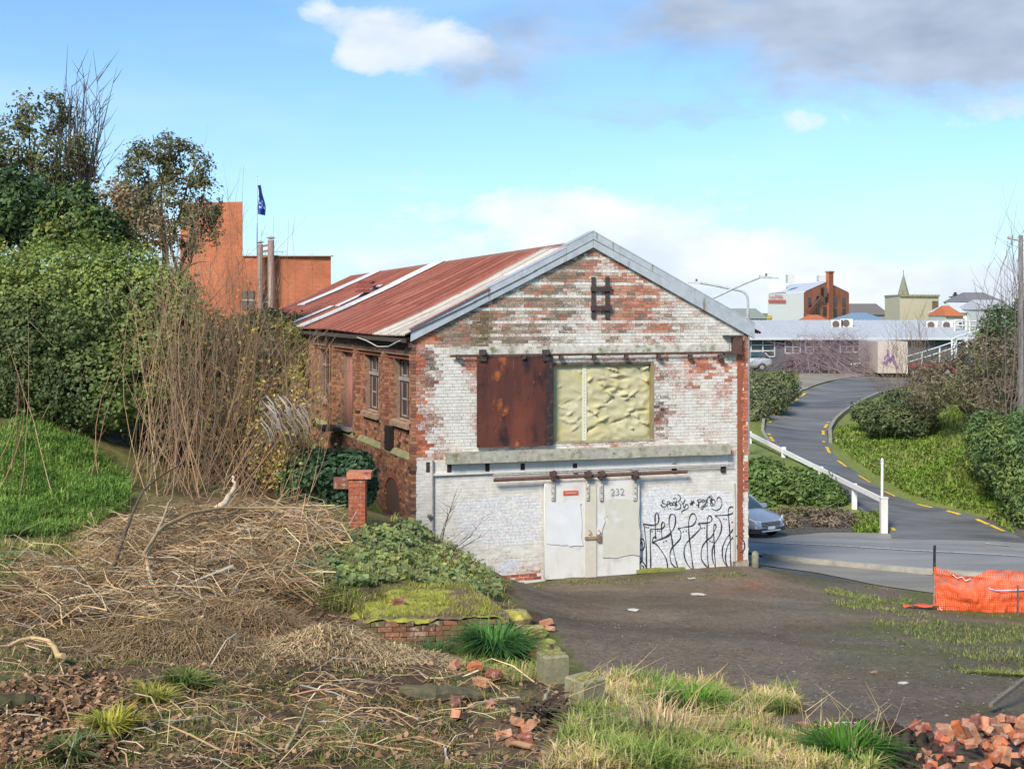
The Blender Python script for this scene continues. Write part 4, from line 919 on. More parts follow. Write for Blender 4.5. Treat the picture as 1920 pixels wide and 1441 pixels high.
# -- trees behind it
leafy('olive_tree', 'tall airy olive green tree at the far left with bare twigs', 'tree', [lobe(75, 215, 41, 62, 48), lobe(20, 275, 41, 50, 60), lobe(110, 285, 41, 62, 75), lobe(45, 350, 41, 70, 70), lobe(140, 340, 41.5, 45, 70), lobe(-40, 330, 41, 70, 80)], 13500, .145, G_OL, [(.14, .15, .055), (.16, .14, .055), (.10, .12, .045)], gbase(60, 41.5), .2, .42, .5, gs=1.3, aspect=.5)
bt = MB()
for _ in range(46): q = P(uni(100, 165), uni(360, 430), 41); twigs_up(bt, q, q+Vector((uni(-.2, 1.1), gauss(.4), uni(2.2, 4.6))), .03, tint((.13, .10, .075), .2), 6, 7, .04, 3, .3)
t_ = thing('bare_tree', 'leafless twiggy tree rising behind the ivy hedge at far left', 'tree', gbase(130, 41)); bt.tube([gbase(130, 41)-Vector((0, 0, .2)), P(125, 420, 41)], [.14, .08], 6, (.1, .08, .06)); bt.build('trunk', 'bark', t_)
leafy('evergreen_shrub', 'dark green rounded evergreen behind the hedge at the left edge', 'shrub', [lobe(25, 385, 36, 68, 70), lobe(-30, 420, 36, 70, 60), lobe(70, 430, 36, 45, 45)], 9000, .15, G_DK, G_MD, gbase(20, 36.5), .1, .05)
leafy('yellowing_shrub', 'green shrub with yellow autumn leaves between evergreen and brown thicket', 'shrub', [lobe(140, 400, 35.5, 62, 55), lobe(175, 430, 35.5, 60, 45), lobe(110, 440, 35.5, 45, 40)], 7500, .14, G_DK+G_MD, G_MD+[(.22, .20, .04)], gbase(145, 36), .08, .1)
leafy('dark_leaved_tree', 'small dark leaved tree standing left of the orange brick tower', 'tree', [lobe(300, 280, 40, 55, 30), lobe(275, 320, 40, 52, 45), lobe(350, 310, 40, 48, 45), lobe(330, 380, 40, 78, 62), lobe(255, 400, 39.6, 55, 58), lobe(385, 385, 40, 32, 55), lobe(360, 430, 39.5, 55, 45)], 15000, .125, [(.095, .088, .045), (.12, .11, .055)], [(.15, .145, .06), (.10, .11, .045)], gbase(320, 40.5), .16, .38, .5, gs=1.5, aspect=.5)
leafy('brown_thicket', 'brown and tan dying thicket between yellowing shrub and dark tree', 'shrub', [lobe(225, 400, 37, 50, 65), lobe(265, 430, 36.5, 60, 45), lobe(200, 440, 36.5, 50, 40)], 5200, .12, BRN, G_OL+[(.20, .15, .06)], gbase(230, 37), .07, .3, .4)
# -- coppiced bare stems in front of hedge and warehouse
STEM = [(.34, .20, .11), (.26, .145, .085), (.42, .28, .16), (.17, .105, .07), (.24, .17, .11)]
def coppice(label, bpx, bpy, d, tops, n, r=.014, side=3, sl=.13, leaf=None):
    b = P(bpx, bpy, d); b.z = g1(b.x, b.y); t = thing('coppice_shrub', label, 'shrub', b, 'bare stemmed coppice'); mb = MB(); ends = []
    for _ in range(n):
        x0, x1, y0, y1 = random.choice(tops); q = P(uni(x0, x1), uni(y0, y1), d+uni(-1.2, 1.5)); s = Vector((b.x+gauss(.8), b.y+gauss(.6), 0)); s.z = g1(s.x, s.y)-.05
        twigs_up(mb, s, q, r*uni(.6, 1.25), tint(random.choice(STEM), .18), 6, side, .05, 4, sl); ends.append(q)
    mb.build('stem', 'bark', t)
    if leaf:
        pts = np.array([tuple(b.lerp(random.choice(ends), uni(.15, .85))+Vector((gauss(.25), gauss(.25), gauss(.2)))) for _ in range(leaf)]); leaves('dead_leaf', pts, np.zeros((leaf, 3))+[0, -1, .2], .09, pal([(.30, .20, .05), (.22, .12, .05), (.12, .13, .03), (.35, .28, .05)], leaf), 'leaf', t, kind='stuff')
coppice('bare tan stems rising straight up in front of the ivy hedge', 270, 930, 25.2, [(215, 330, 560, 720), (235, 320, 470, 600)], 12, .012, 3)
coppice('tallest bare stems reaching past the dark tree beside orange tower', 345, 930, 26.5, [(270, 420, 335, 470), (290, 450, 400, 580), (240, 380, 480, 620)], 66, .0105, 7, .24)
coppice('dense bare brown stems left of the flue pipes', 400, 900, 28, [(330, 480, 390, 560), (380, 510, 450, 650)], 58, .0105, 7, .24, 300)
coppice('bare stems fanning right towards the warehouse windows', 440, 890, 27.5, [(430, 560, 500, 640), (500, 620, 590, 700)], 56, .0095, 7, .24, 700)
coppice('low arching bare stems with dead leaves beside the ivy arch', 500, 900, 26.6, [(480, 620, 690, 800), (560, 640, 640, 740)], 60, .0105, 5, .22, 900)
coppice('few thin pale stems at the left picture edge', 20, 870, 24.6, [(-10, 60, 560, 700), (20, 60, 600, 760)], 9, .012, 2)
# thin whips that stand against the sky
mb = MB()
for bx_, by_, tx, ty in ((452, 600, 456, 310), (448, 640, 440, 380), (500, 620, 512, 405), (535, 600, 541, 410), (556, 600, 548, 440), (570, 610, 588, 470), (470, 620, 490, 430), (420, 560, 425, 350)):
    twigs_up(mb, P(bx_, 860, 28.5), P(tx, ty, 28.5), .013, tint((.2, .13, .08), .2), 7, 3, .015, 3, .1)
t_ = thing('whip_sapling', 'slender leafless whips standing against sky right of the orange tower', 'sapling', gbase(480, 28.5)); mb.build('stem', 'bark', t_)
# pampas-like dead plume
t_ = thing('dead_pampas', 'drooping silvery dead plumes among the bare stems', 'plant', gbase(520, 26)); mb = MB()
for _ in range(42):
    q = P(uni(480, 560), uni(745, 800), 25.8); mb.tube([q, q+Vector((.12, -.1, .06)), q+Vector((.28, -.15, -.12)), q+Vector((.36, -.15, -.40))], [.010, .012, .010, .004], 3, tint((.42, .36, .32), .2), cap=False)
mb.build('plume', 'dry', t_)
# -- understorey behind the stems
leafy('understorey_bush', 'dark mixed undergrowth behind the bare stems below the flue pipes', 'shrub', [lobe(430, 720, 31, 95, 110), lobe(500, 650, 34, 70, 60), lobe(350, 800, 29.5, 110, 80), lobe(480, 830, 29, 90, 80), lobe(400, 640, 33, 70, 60)], 15000, .12, [(.07, .075, .03), (.10, .085, .045), (.15, .105, .06)], [(.13, .14, .045), (.19, .155, .065)], gbase(430, 31.5), .08, .15, .4)
# -- ivy over the old gate arch, climber on the eaves
ir = thing('ivy_arch', 'dark ivy bush swallowing the broken brick arch beside the pillar', 'ivy', gbase(610, 27))
il = [lobe(590, 885, 26.8, 62, 42), lobe(655, 875, 26.8, 45, 32), lobe(570, 930, 26.8, 45, 50), lobe(625, 940, 26.9, 40, 55), lobe(690, 905, 27.2, 18, 40)]
p, nr = crown(il, 11000, .16, .05); leaves('foliage', p, nr, .105, clumpcol(p, [(.035, .07, .035), (.045, .085, .04)], [(.075, .13, .055), (.10, .15, .06)]), 'leaf', ir, aspect=.85, droop=.7)
mb = MB(); branch_tree(mb, gbase(610, 27), [q[:3] for q in il], .07, (.09, .065, .045)); mb.build('stem', 'bark', ir)
leafy('yellow_climber', 'yellow green climber hanging from the warehouse eaves', 'climber', [(*LW(12.6, .5, 5.8), .65, .6, .75), (*LW(12.2, .5, 5.0), .6, .5, .7), (*LW(14.0, .6, 6.3), .8, .6, .45)], 3800, .13, [(.20, .19, .03), (.28, .24, .035)], [(.12, .15, .03), (.32, .27, .04)], LW(12.8, .7, 3.0), .05, .1)
leafy('roof_creeper', 'green creeper spilling over the far end of the red roof', 'climber', [(*LW(16.4, .5, 6.75), 1.3, .9, .45), (*LW(18.4, .5, 6.6), 1.2, .9, .5), (*LW(20.0, .6, 6.2), 1.2, .9, .7)], 3500, .14, G_OL, [(.11, .13, .035), (.09, .12, .03)], LW(17.5, .9, 3.2), .05, .12)
# -- bank on the lane, right side, from near to far
leafy('fern_bank', 'bright feathery green shrub bank behind the silver car', 'shrub', [lobe(1430, 900, 50, 50, 40), lobe(1500, 914, 49.5, 58, 34), lobe(1550, 930, 49, 36, 26), lobe(1415, 940, 49.5, 40, 28)], 14000, .21, [(.095, .16, .045), (.12, .185, .05)], [(.16, .22, .06), (.075, .115, .04)], gbase(1480, 50), .09, .05, .24, droop=.9, aspect=.4)
leafy('dry_understorey', 'dead brown bracken at the kerb below the green shrub bank', 'bracken', [lobe(1500, 972, 46.9, 60, 22), lobe(1560, 975, 46.7, 55, 24), lobe(1440, 975, 47, 40, 20)], 4500, .16, [(.15, .115, .085), (.19, .145, .105)], [(.11, .09, .07), (.23, .19, .12)], gbase(1520, 46.9), .04, .12, .4, aspect=.3, m='dry')
leafy('lane_bush', 'grey green bush on the outer side of the lane bend', 'shrub', [lobe(1440, 745, 70, 40, 40), lobe(1470, 725, 74, 30, 30), lobe(1415, 780, 67, 30, 45), lobe(1425, 720, 72, 30, 22)], 7500, .22, [(.13, .145, .075), (.155, .165, .085)], [(.17, .19, .075), (.09, .115, .055)], gbase(1440, 71), .08, .06, .3, aspect=.4)
leafy('bank_shrub', 'low spreading dark green shrub above the grass on inside of lane', 'shrub', [lobe(1660, 785, 62, 45, 30), lobe(1625, 775, 64, 30, 24), lobe(1715, 790, 61, 45, 34), lobe(1690, 755, 64, 40, 25)], 8500, .2, [(.07, .10, .045), (.095, .12, .05)], [(.13, .16, .06), (.11, .125, .055)], gbase(1665, 63), .07, .08, .3, aspect=.4)
leafy('brown_thicket', 'big brown and olive winter thicket on right hand bank', 'shrub', [lobe(1790, 710, 57, 62, 55), lobe(1850, 730, 55.5, 60, 55), lobe(1740, 730, 60, 45, 50), lobe(1900, 690, 55, 50, 70), lobe(1840, 670, 57, 50, 45)], 9500, .19, [(.17, .13, .09), (.21, .16, .11)], [(.13, .13, .06), (.16, .135, .08)], gbase(1820, 57), .09, .16, .42, aspect=.35)
leafy('dark_evergreen', 'dark green evergreen crown at the right picture edge', 'tree', [lobe(1880, 610, 58, 42, 40), lobe(1915, 640, 57, 40, 55), lobe(1860, 640, 58, 30, 30), lobe(1935, 590, 58, 40, 40)], 7000, .2, G_DK, [(.085, .135, .055), (.105, .155, .06)], gbase(1890, 58.5), .12, .06, .3, aspect=.35)
leafy('weeping_shrub', 'dense weeping green shrub at right edge above the street', 'shrub', [lobe(1870, 850, 48, 45, 60), lobe(1905, 890, 46.8, 40, 85), lobe(1845, 820, 50, 40, 50), lobe(1940, 820, 47.5, 60, 60), lobe(1930, 950, 46, 35, 45)], 13000, .2, [(.07, .12, .045), (.095, .15, .05)], [(.13, .19, .055), (.18, .22, .06)], gbase(1900, 47.8), .09, .04, .22, droop=1.2, aspect=.32)
# twiggy leafless growth
def bare(name, label, cat, bpx, d, tops, n, r, col, side=5, sl=.25, group=None, spread=.6):
    b = gbase(bpx, d); t = thing(name, label, cat, b, group); mb = MB()
    for _ in range(n):
        x0, x1, y0, y1 = random.choice(tops); s = b+Vector((gauss(spread), gauss(spread*.5), 0)); s.z = g1(s.x, s.y)-.1; twigs_up(mb, s, P(uni(x0, x1), uni(y0, y1), d+gauss(.6)), r*uni(.6, 1.2), tint(col, .2), 6, side, .06, 3, sl)
    mb.build('stem', 'bark', t); return t
bare('bare_shrub', 'purple grey leafless shrub mass in front of the long shed', 'shrub', 1570, 91, [(1480, 1640, 625, 660), (1500, 1620, 615, 650), (1460, 1560, 640, 670)], 300, .016, (.24, .17, .18), 8, .3, None, 3.4)
bare('bare_sapling', 'leafless spindly sapling on bank before the beige container', 'sapling', 1690, 66, [(1590, 1700, 640, 700), (1660, 1730, 590, 640)], 34, .017, (.19, .14, .11), 8, .3)
bare('bare_sapling', 'leafless upright sapling right of the beige container', 'sapling', 1730, 63, [(1690, 1780, 600, 680), (1700, 1740, 570, 640)], 34, .017, (.18, .135, .10), 8, .3)
bare('bare_tree', 'bare tree top against the sky at right picture edge', 'tree', 1890, 52, [(1850, 1930, 420, 520), (1870, 1915, 400, 460), (1900, 1950, 440, 540)], 14, .03, (.14, .11, .10), 9, .28)
bare('bare_tree', 'brown twiggy tree between distant houses and dark evergreen', 'tree', 1860, 62, [(1810, 1900, 530, 600), (1880, 1930, 500, 570)], 40, .03, (.14, .10, .08), 7, .25)
bare('wall_sapling', 'thin leafless sapling leaning against the white painted wall', 'sapling', 822, 28.9, [(850, 870, 905, 930), (880, 905, 935, 955), (890, 920, 960, 985), (900, 920, 995, 1010)], 7, .014, (.09, .065, .055), 3, .3, None, .04)
# -- grass
def blades(name, xy, h, col, parent=None, lean=.35, w=.010, m='grass', kind='stuff', zoff=0., rng=RNG, segs=2, clump=None):
    n = len(xy); z = tz(xy[:, 0], xy[:, 1])+zoff-.02; b = np.c_[xy, z]; a = rng.uniform(0, 2*math.pi, n); d = np.c_[np.cos(a), np.sin(a), np.zeros(n)]
    if clump is not None: d = unit(d*.5+clump)
    hh = (np.asarray(h)*rng.uniform(.5, 1.25, n))[:, None]; ln = np.abs(rng.normal(lean, lean*.5, (n, 1))); s = np.c_[-d[:, 1], d[:, 0], np.zeros(n)]*w*rng.uniform(.6, 1.4, (n, 1))
    m1 = b+d*hh*ln*.3+[0, 0, 1]*hh*.6; t = b+d*hh*ln+[0, 0, 1]*hh*(1-.35*ln)
    V = np.stack([b-s, b+s, m1+s*.8, m1-s*.8, t+s*.15, t-s*.15], 1).reshape(-1, 3); i = np.arange(n)[:, None]*6
    Fc = np.concatenate([i+[0, 1, 2, 3], i+[3, 2, 4, 5]], 1).reshape(-1, 4); return npmesh(name, V, Fc, np.repeat(col, 2, 0), m, parent, kind)
def scatter_px(polys, n, rng=RNG, lo=8., hi=60.):
    """random ground points inside a region, kept by where the photograph shows it"""
    pts = []
    for poly, k in polys:
        poly = np.array(poly, float); x0, y0 = poly.min(0); x1, y1 = poly.max(0); got = 0
        G = np.array([[px2g(x, y, lo, hi)[:] for x in np.linspace(x0, x1, 7)] for y in np.linspace(y0, y1, 7)])
        while got < k:
            fx, fy = rng.uniform(0, 1, 4000), rng.uniform(0, 1, 4000); X, Y = x0+(x1-x0)*fx, y0+(y1-y0)*fy
            ins = np.zeros(4000, bool); j = len(poly)-1
            for i in range(len(poly)):
                a, b = poly[i], poly[j]; c = (a[1] > Y) != (b[1] > Y); ins ^= c & (X < (b[0]-a[0])*(Y-a[1])/(b[1]-a[1]+1e-9)+a[0]); j = i
            fx, fy = fx[ins]*6, fy[ins]*6; i0 = np.minimum(fx.astype(int), 5); j0 = np.minimum(fy.astype(int), 5); u, v = (fx-i0)[:, None], (fy-j0)[:, None]
            g = G[j0, i0]*(1-u)*(1-v)+G[j0, i0+1]*u*(1-v)+G[j0+1, i0]*(1-u)*v+G[j0+1, i0+1]*u*v; pts.append(g[:k-got, :2]); got += len(g[:k-got])
    return np.concatenate(pts)
def stuff(o, label, cat): o['kind'] = 'stuff'; return tag(o, label, cat)
GR = [(.15, .25, .045), (.19, .29, .055), (.24, .31, .06)]; GY = [(.34, .32, .08), (.38, .32, .11), (.29, .30, .07)]; STRAW = [(.50, .37, .20), (.43, .31, .165), (.57, .44, .25), (.35, .24, .13)]
xy = scatter_px([([(0, 800), (0, 1010), (120, 1005), (240, 960), (250, 900), (160, 840), (60, 780)], 16000), ([(-40, 1040), (30, 1050), (35, 1125), (-40, 1130)], 2200)], 0)
stuff(blades('grass', xy, .20*(.4+1.2*vnoise(xy[:, 0], xy[:, 1], 1.3, 4)), clumpcol(np.c_[xy, xy[:, 0]*0], [(.15, .27, .05), (.20, .31, .06), (.26, .31, .08)], [(.11, .20, .04), (.16, .27, .055)], 1.1), w=.011, lean=.7), 'lush green grass slope under the ivy hedge', 'grass')
xy = scatter_px([([(1090, 1330), (1180, 1290), (1330, 1300), (1420, 1340), (1480, 1400), (1640, 1441), (1640, 1470), (1000, 1470), (1060, 1400)], 20000), ([(1120, 1285), (1180, 1270), (1200, 1310), (1130, 1330)], 1200), ([(1260, 1290), (1340, 1280), (1420, 1350), (1380, 1420), (1280, 1400)], 3600), ([(1410, 1300), (1490, 1310), (1500, 1340), (1430, 1345)], 1500), ([(1480, 1400), (1560, 1385), (1640, 1430), (1630, 1460), (1500, 1460)], 3500)], 0, hi=40)
k = vnoise(xy[:, 0], xy[:, 1], 1.6, 4)[:, None]; kk = np.clip((k-.50)*6, 0, 1)*.85; stuff(blades('grass', xy, .23*(.45+1.2*k[:, 0]), pal(GR+[(.16, .23, .035)], len(xy))*(kk)+pal(GY+STRAW, len(xy))*(1-kk), w=.008, lean=.6), 'long green and straw coloured grass on the bank edge', 'grass')
xy = scatter_px([([(1545, 1105), (1640, 1100), (1720, 1118), (1700, 1150), (1600, 1150), (1560, 1130)], 7500), ([(1620, 1130), (1920, 1160), (1920, 1330), (1780, 1270), (1640, 1180)], 9000), ([(940, 1095), (1200, 1085), (1400, 1076), (1400, 1082), (1200, 1095), (950, 1102)], 1300)], 0, lo=18, hi=40)
xy = xy[(vnoise(xy[:, 0], xy[:, 1], 1.1, 5)+RNG.normal(0, .05, len(xy))) > .50]; stuff(blades('grass', xy, .09, pal([(.15, .20, .045), (.20, .23, .06), (.14, .15, .05), (.24, .20, .09)], len(xy)), w=.008, lean=.6), 'short patchy grass verge beside the orange netting', 'grass')
xy = scatter_px([([(1570, 800), (1640, 790), (1760, 830), (1860, 880), (1900, 1000), (1840, 965), (1700, 925), (1610, 870), (1560, 830)], 13000), ([(1640, 800), (1920, 700), (1920, 900), (1760, 860)], 7000), ([(1600, 965), (1650, 960), (1660, 1000), (1600, 1000)], 1500), ([(1480, 720), (1500, 725), (1440, 790), (1425, 790)], 1200)], 0, lo=40, hi=85)
stuff(blades('grass', xy, .20*(.4+1.3*vnoise(xy[:, 0], xy[:, 1], .6, 4)), clumpcol(np.c_[xy, xy[:, 0]*0], [(.15, .24, .035), (.19, .27, .045)], [(.24, .25, .07), (.12, .18, .035)], .5) if True else pal([(.10, .19, .022)], len(xy)), w=.035, lean=.6), 'bright green grass bank on the inside of the lane', 'grass')
# moss and low weeds over the left bank
xy = scatter_px([([(0, 1300), (1000, 1240), (1100, 1441), (0, 1441)], 15000), ([(0, 1110), (330, 1110), (600, 1240), (0, 1270)], 5000), ([(560, 990), (700, 980), (900, 1090), (960, 1180), (1040, 1240), (900, 1250), (700, 1220), (620, 1100)], 9500)], 0)
k = vnoise(xy[:, 0]+5, xy[:, 1], 1.4, 4); xy = xy[k > .47]; stuff(blades('weeds', xy, .085, pal([(.16, .19, .035), (.20, .20, .05), (.10, .15, .03), (.26, .20, .09)], len(xy)), w=.006, lean=.8), 'short mossy weeds scattered over the cleared bank', 'weeds')
xy = scatter_px([([(600, 1050), (640, 1000), (800, 985), (880, 1050), (945, 1100), (960, 1160), (900, 1110), (760, 1095), (640, 1105)], 8000), ([(0, 985), (180, 990), (330, 1060), (200, 1100), (0, 1090)], 4200), ([(560, 1090), (660, 1100), (700, 1160), (600, 1150)], 900), ([(860, 1215), (1000, 1200), (1060, 1260), (960, 1290), (860, 1260)], 2600)], 0)
k = vnoise(xy[:, 0]+2, xy[:, 1], 1.7, 4); xy = xy[k > .46]; stuff(blades('weeds', xy, .19, clumpcol(np.c_[xy, xy[:, 0]*0], [(.24, .28, .06), (.30, .31, .08), (.17, .23, .05)], [(.34, .29, .12), (.26, .27, .07), (.40, .30, .14)], 1.2), w=.008, lean=.8), 'tangled yellow green grass and weeds between ivy and brushwood', 'weeds')
# separate tufts
def tuft(label, px, py, h, n, cols, rad, lean=.75, w=.012):
    g = px2g(px, py); a = RNG.uniform(0, 2*math.pi, n); r = rad*np.sqrt(RNG.uniform(0, 1, n))*.6; xy = np.c_[g.x+r*np.cos(a), g.y+r*np.sin(a)]
    o = blades('grass_tuft', xy, h, pal(cols, n), w=w, lean=lean, kind=None, clump=np.c_[np.cos(a), np.sin(a), np.zeros(n)]); tag(o, label, 'grass tuft', 'grass tufts on the bank')
tuft('big arching green grass tuft in front of the mossy slab', 925, 1232, .55, 900, [(.07, .17, .04), (.10, .22, .05), (.06, .13, .035)], .5, .9)
tuft('yellow grass tuft among fallen leaves at lower left', 205, 1380, .26, 420, [(.30, .28, .04), (.36, .30, .06), (.22, .24, .04)], .22)
tuft('smaller yellow grass tuft right of the leaf litter', 285, 1325, .22, 260, [(.28, .25, .05), (.22, .22, .05)], .25)
tuft('flattened green tuft below the dry grass heap', 350, 1285, .2, 320, [(.12, .17, .04), (.18, .20, .05)], .35)
tuft('dull green tuft at the bottom picture edge', 135, 1436, .22, 260, [(.08, .12, .035), (.14, .15, .05)], .25)
tuft('bluish green tuft left of the big arching tuft', 815, 1232, .25, 330, [(.07, .12, .05), (.10, .15, .05)], .45)
tuft('bright green tuft by the dark soil in the foreground', 1590, 1440, .4, 700, [(.07, .18, .025), (.11, .23, .03)], .45)
tuft('fresh green tuft at the edge of the gravel yard', 1300, 1345, .4, 700, [(.10, .22, .025), (.16, .25, .04)], .45)
tuft('pale straw grass arching out of the bank', 1240, 1400, .55, 260, STRAW, .6, .8, .006)
# tall dry stalks
mb = MB()
for _ in range(70):
    x = uni(1060, 1660); g = px2g(x, 1335+(x-1060)*.14+uni(-15, 30), 9, 30); h = uni(.35, .8); mb.tube([g, g+Vector((gauss(.08), gauss(.05), h*.6)), g+Vector((gauss(.25)+.06, gauss(.1), h))], [.005, .004, .0015], 3, tint((.40, .29, .16), .25), cap=False)
stuff(mb.build('dry_stalks', 'dry'), 'tall dry grass stalks along the edge of the yard', 'dry stalks')
# ivy over the slope below the wall corner
xy = scatter_px([([(600, 1040), (640, 1000), (800, 990), (880, 1050), (945, 1100), (940, 1125), (850, 1110), (760, 1095), (640, 1105), (590, 1085)], 2500), ([(690, 1000), (780, 985), (800, 1010), (760, 1040)], 700), ([(540, 1040), (620, 1030), (630, 1100), (560, 1095)], 1300)], 0, hi=34)
z = tz(xy[:, 0], xy[:, 1])+RNG.uniform(.02, .20, len(xy))*(.3+vnoise(xy[:, 0], xy[:, 1], 2, 3)); pts = np.c_[xy, z]; stuff(leaves('ivy_groundcover', pts, np.zeros_like(pts)+[0, -.4, 1], .11, clumpcol(pts, [(.10, .15, .06), (.13, .18, .07), (.20, .20, .09)], [(.20, .25, .07), (.28, .28, .10), (.15, .20, .07)], 1.6), aspect=.85), 'ivy and weeds covering the slope at the wall corner', 'ivy')
# leaf litter
xy = scatter_px([([(0, 1290), (200, 1270), (260, 1330), (200, 1441), (0, 1441)], 3000), ([(0, 1260), (1080, 1260), (1080, 1441), (0, 1441)], 1100)], 0)
z = tz(xy[:, 0], xy[:, 1])+RNG.uniform(.03, .10, len(xy)); pts = np.c_[xy, z]; stuff(leaves('leaf_litter', pts, np.zeros_like(pts)+[0, -.2, .9], .062, pal([(.21, .115, .06), (.27, .155, .085), (.14, .08, .045), (.32, .20, .115), (.09, .055, .032)], len(pts)), 'dry', aspect=.75), 'brown fallen leaves and chips over the bank', 'leaf litter')
# -- brushwood pile and dry grass heap
def brush(name, polys, n, L0, L1, hgt, cols, r, label, cat, flat=.25, dirx=.6):
    xy = scatter_px([(q, k) for q, k in polys], 0); mb = MB()
    for (x, y), gz in zip(xy, tz(xy[:, 0], xy[:, 1])):
        top = hgt*(random.random()**1.4); z = gz+top; a = uni(0, 6.283) if random.random() < .45 else gauss(dirx)+(math.pi if random.random() < .5 else 0); L_ = uni(L0, L1); d = Vector((math.cos(a), math.sin(a), gauss(flat))); s = Vector((-d.y, d.x, 0)); c = gauss(.24)*L_; q = Vector((x, y, z)); e = gauss(.16)*L_
        pts = [q-d*L_*.5, q-d*L_*.18+s*c+Vector((0, 0, e)), q+d*L_*.18+s*c*.8+Vector((0, 0, e+.03*L_)), q+d*L_*.5+s*gauss(.1)*L_]; rr = r*uni(.4, 1.3)*(2.0 if random.random() < .06 else 1); mb.tube(pts, [rr, rr*.9, rr*.7, rr*.35], 3, tint(random.choice(cols), .2), cap=False)
    return stuff(mb.build(name, 'dry'), label, cat)
WOODC = [(.36, .31, .24), (.52, .40, .24), (.42, .28, .14), (.37, .235, .115), (.30, .18, .09), (.48, .34, .18), (.19, .125, .07), (.12, .08, .045), (.24, .15, .085)]
brush('brushwood', [([(190, 1010), (420, 968), (600, 978), (640, 1015), (600, 1050), (520, 1090), (300, 1080), (160, 1060)], 3900), ([(0, 1060), (300, 1080), (420, 1120), (330, 1200), (0, 1180)], 1300), ([(380, 1090), (560, 1090), (600, 1130), (420, 1160)], 500)], 0, .35, 1.35, .30, WOODC, .0072, 'tangled heap of cut branches and twigs on the bank', 'brushwood', .22, .5)
brush('brushwood', [([(0, 1180), (700, 1180), (1000, 1300), (900, 1441), (0, 1441)], 620)], 0, .25, .9, .10, WOODC, .006, 'loose twigs strewn over the cleared foreground soil', 'twigs', .06, .8)
brush('straw_litter', [([(0, 1200), (700, 1200), (1080, 1280), (1080, 1460), (0, 1460)], 3000), ([(330, 1090), (700, 1120), (1000, 1230), (700, 1260)], 1200)], 0, .06, .30, .06, [(.44, .32, .18), (.36, .26, .15), (.28, .19, .11), (.2, .13, .07)], .003, 'short straw and twig bits covering the bare bank soil', 'straw litter', .10, .8)
def haystack(label, px, py, sx, sy, n, h, cols, L_=.5):
    g = px2g(px, py); xy = np.c_[RNG.normal(g.x, sx, n), RNG.normal(g.y, sy, n)]; r2 = ((xy[:, 0]-g.x)/sx)**2+((xy[:, 1]-g.y)/sy)**2; z = tz(xy[:, 0], xy[:, 1])+h*np.exp(-r2*.55)*RNG.uniform(.55, 1.12, n)*(.25+1.5*vnoise(xy[:, 0], xy[:, 1], 1.6, 4))
    a = np.arctan2(xy[:, 1]-g.y, xy[:, 0]-g.x)+RNG.uniform(-3.14, 3.14, n)*(RNG.uniform(0, 1, n) < .7); d = np.c_[np.cos(a), np.sin(a), np.zeros(n)]; b = np.c_[xy, z]; ln = (L_*RNG.uniform(.15, 1.0, n))[:, None]; s = np.c_[-d[:, 1], d[:, 0], np.zeros(n)]*.0055
    rad = unit(np.c_[xy[:, 0]-g.x, xy[:, 1]-g.y]); slope = h*np.exp(-r2*.55)*np.sqrt(r2)*1.0/((sx+sy)/2)*(d[:, :2]*rad).sum(1); m1 = b+d*ln*.5-np.c_[0*z, 0*z, slope*ln[:, 0]*.35]+[0, 0, .05]; t = b+d*ln-np.c_[0*z, 0*z, slope*ln[:, 0]*.9+.02]
    V = np.stack([b-s, b+s, m1+s, m1-s, t+s*.3, t-s*.3], 1).reshape(-1, 3); i = np.arange(n)[:, None]*6; o = npmesh('dry_grass_heap', V, np.concatenate([i+[0, 1, 2, 3], i+[3, 2, 4, 5]], 1).reshape(-1, 4), np.repeat(pal(cols, n), 2, 0), 'dry')
    return tag(o, label, 'heap', 'heaps of dry grass')
haystack('pale straw coloured heap of dry grass left of the slab', 625, 1230, .70, .5, 9000, .27, STRAW+[(.22, .15, .08), (.14, .09, .05)])
haystack('darker tan heap of dry grass behind the straw heap', 490, 1190, .95, .65, 7000, .30, [(.26, .17, .09), (.33, .23, .12), (.19, .12, .065)])
haystack('low brown heap of dead grass at far left', 80, 1150, 1.1, .7, 4500, .2, [(.20, .13, .07), (.15, .095, .05), (.26, .18, .09)])
haystack('thin tan scatter of dry grass below the leaning branch', 330, 1210, .8, .6, 4500, .22, [(.24, .17, .09), (.18, .12, .06), (.30, .21, .11)])

# ------------------------------------------------------------------ graffiti on the white wall (strokes given in a close-up's pixels)
def cat_rom(p, n=5):
    p = [Vector(q) for q in p]; out = []
    for i in range(len(p)-1):
        p0, p1, p2, p3 = p[max(i-1, 0)], p[i], p[i+1], p[min(i+2, len(p)-1)]
        for k in range(n): f = k/n; out.append(.5*((2*p1)+(-p0+p2)*f+(2*p0-5*p1+4*p2-p3)*f*f+(-p0+3*p1-3*p2+p3)*f**3))
    return out+[p[-1]]
def stroke(mb, pts, wd, w=.013, col=(.035, .035, .042), smooth=True):
    q = [(fu(1170+x/7.584), fz(1170+x/7.584, 900+y/7.584)) for x, y in pts]; q = cat_rom(q) if smooth and len(q) > 2 else [Vector(a) for a in q]
    L_, R_ = [], []
    for i, a in enumerate(q):
        d = q[min(i+1, len(q)-1)]-q[max(i-1, 0)]; d = d.normalized() if d.length > 1e-9 else Vector((1, 0)); nn = Vector((-d.y, d.x))*wd/2*(1+.34*math.sin(i*.37+len(q))+.12*math.sin(i*1.3)); L_.append(FR(a.x+nn.x, w, a.y+nn.y)); R_.append(FR(a.x-nn.x, w, a.y-nn.y))
    n = len(q); mb.add(L_+R_, [(n+i, n+i+1, i+1, i) for i in range(n-1)], col)
def circ(x, y, r): return [(x+r*math.cos(k*math.pi/5), y+r*math.sin(k*math.pi/5)) for k in range(11)]
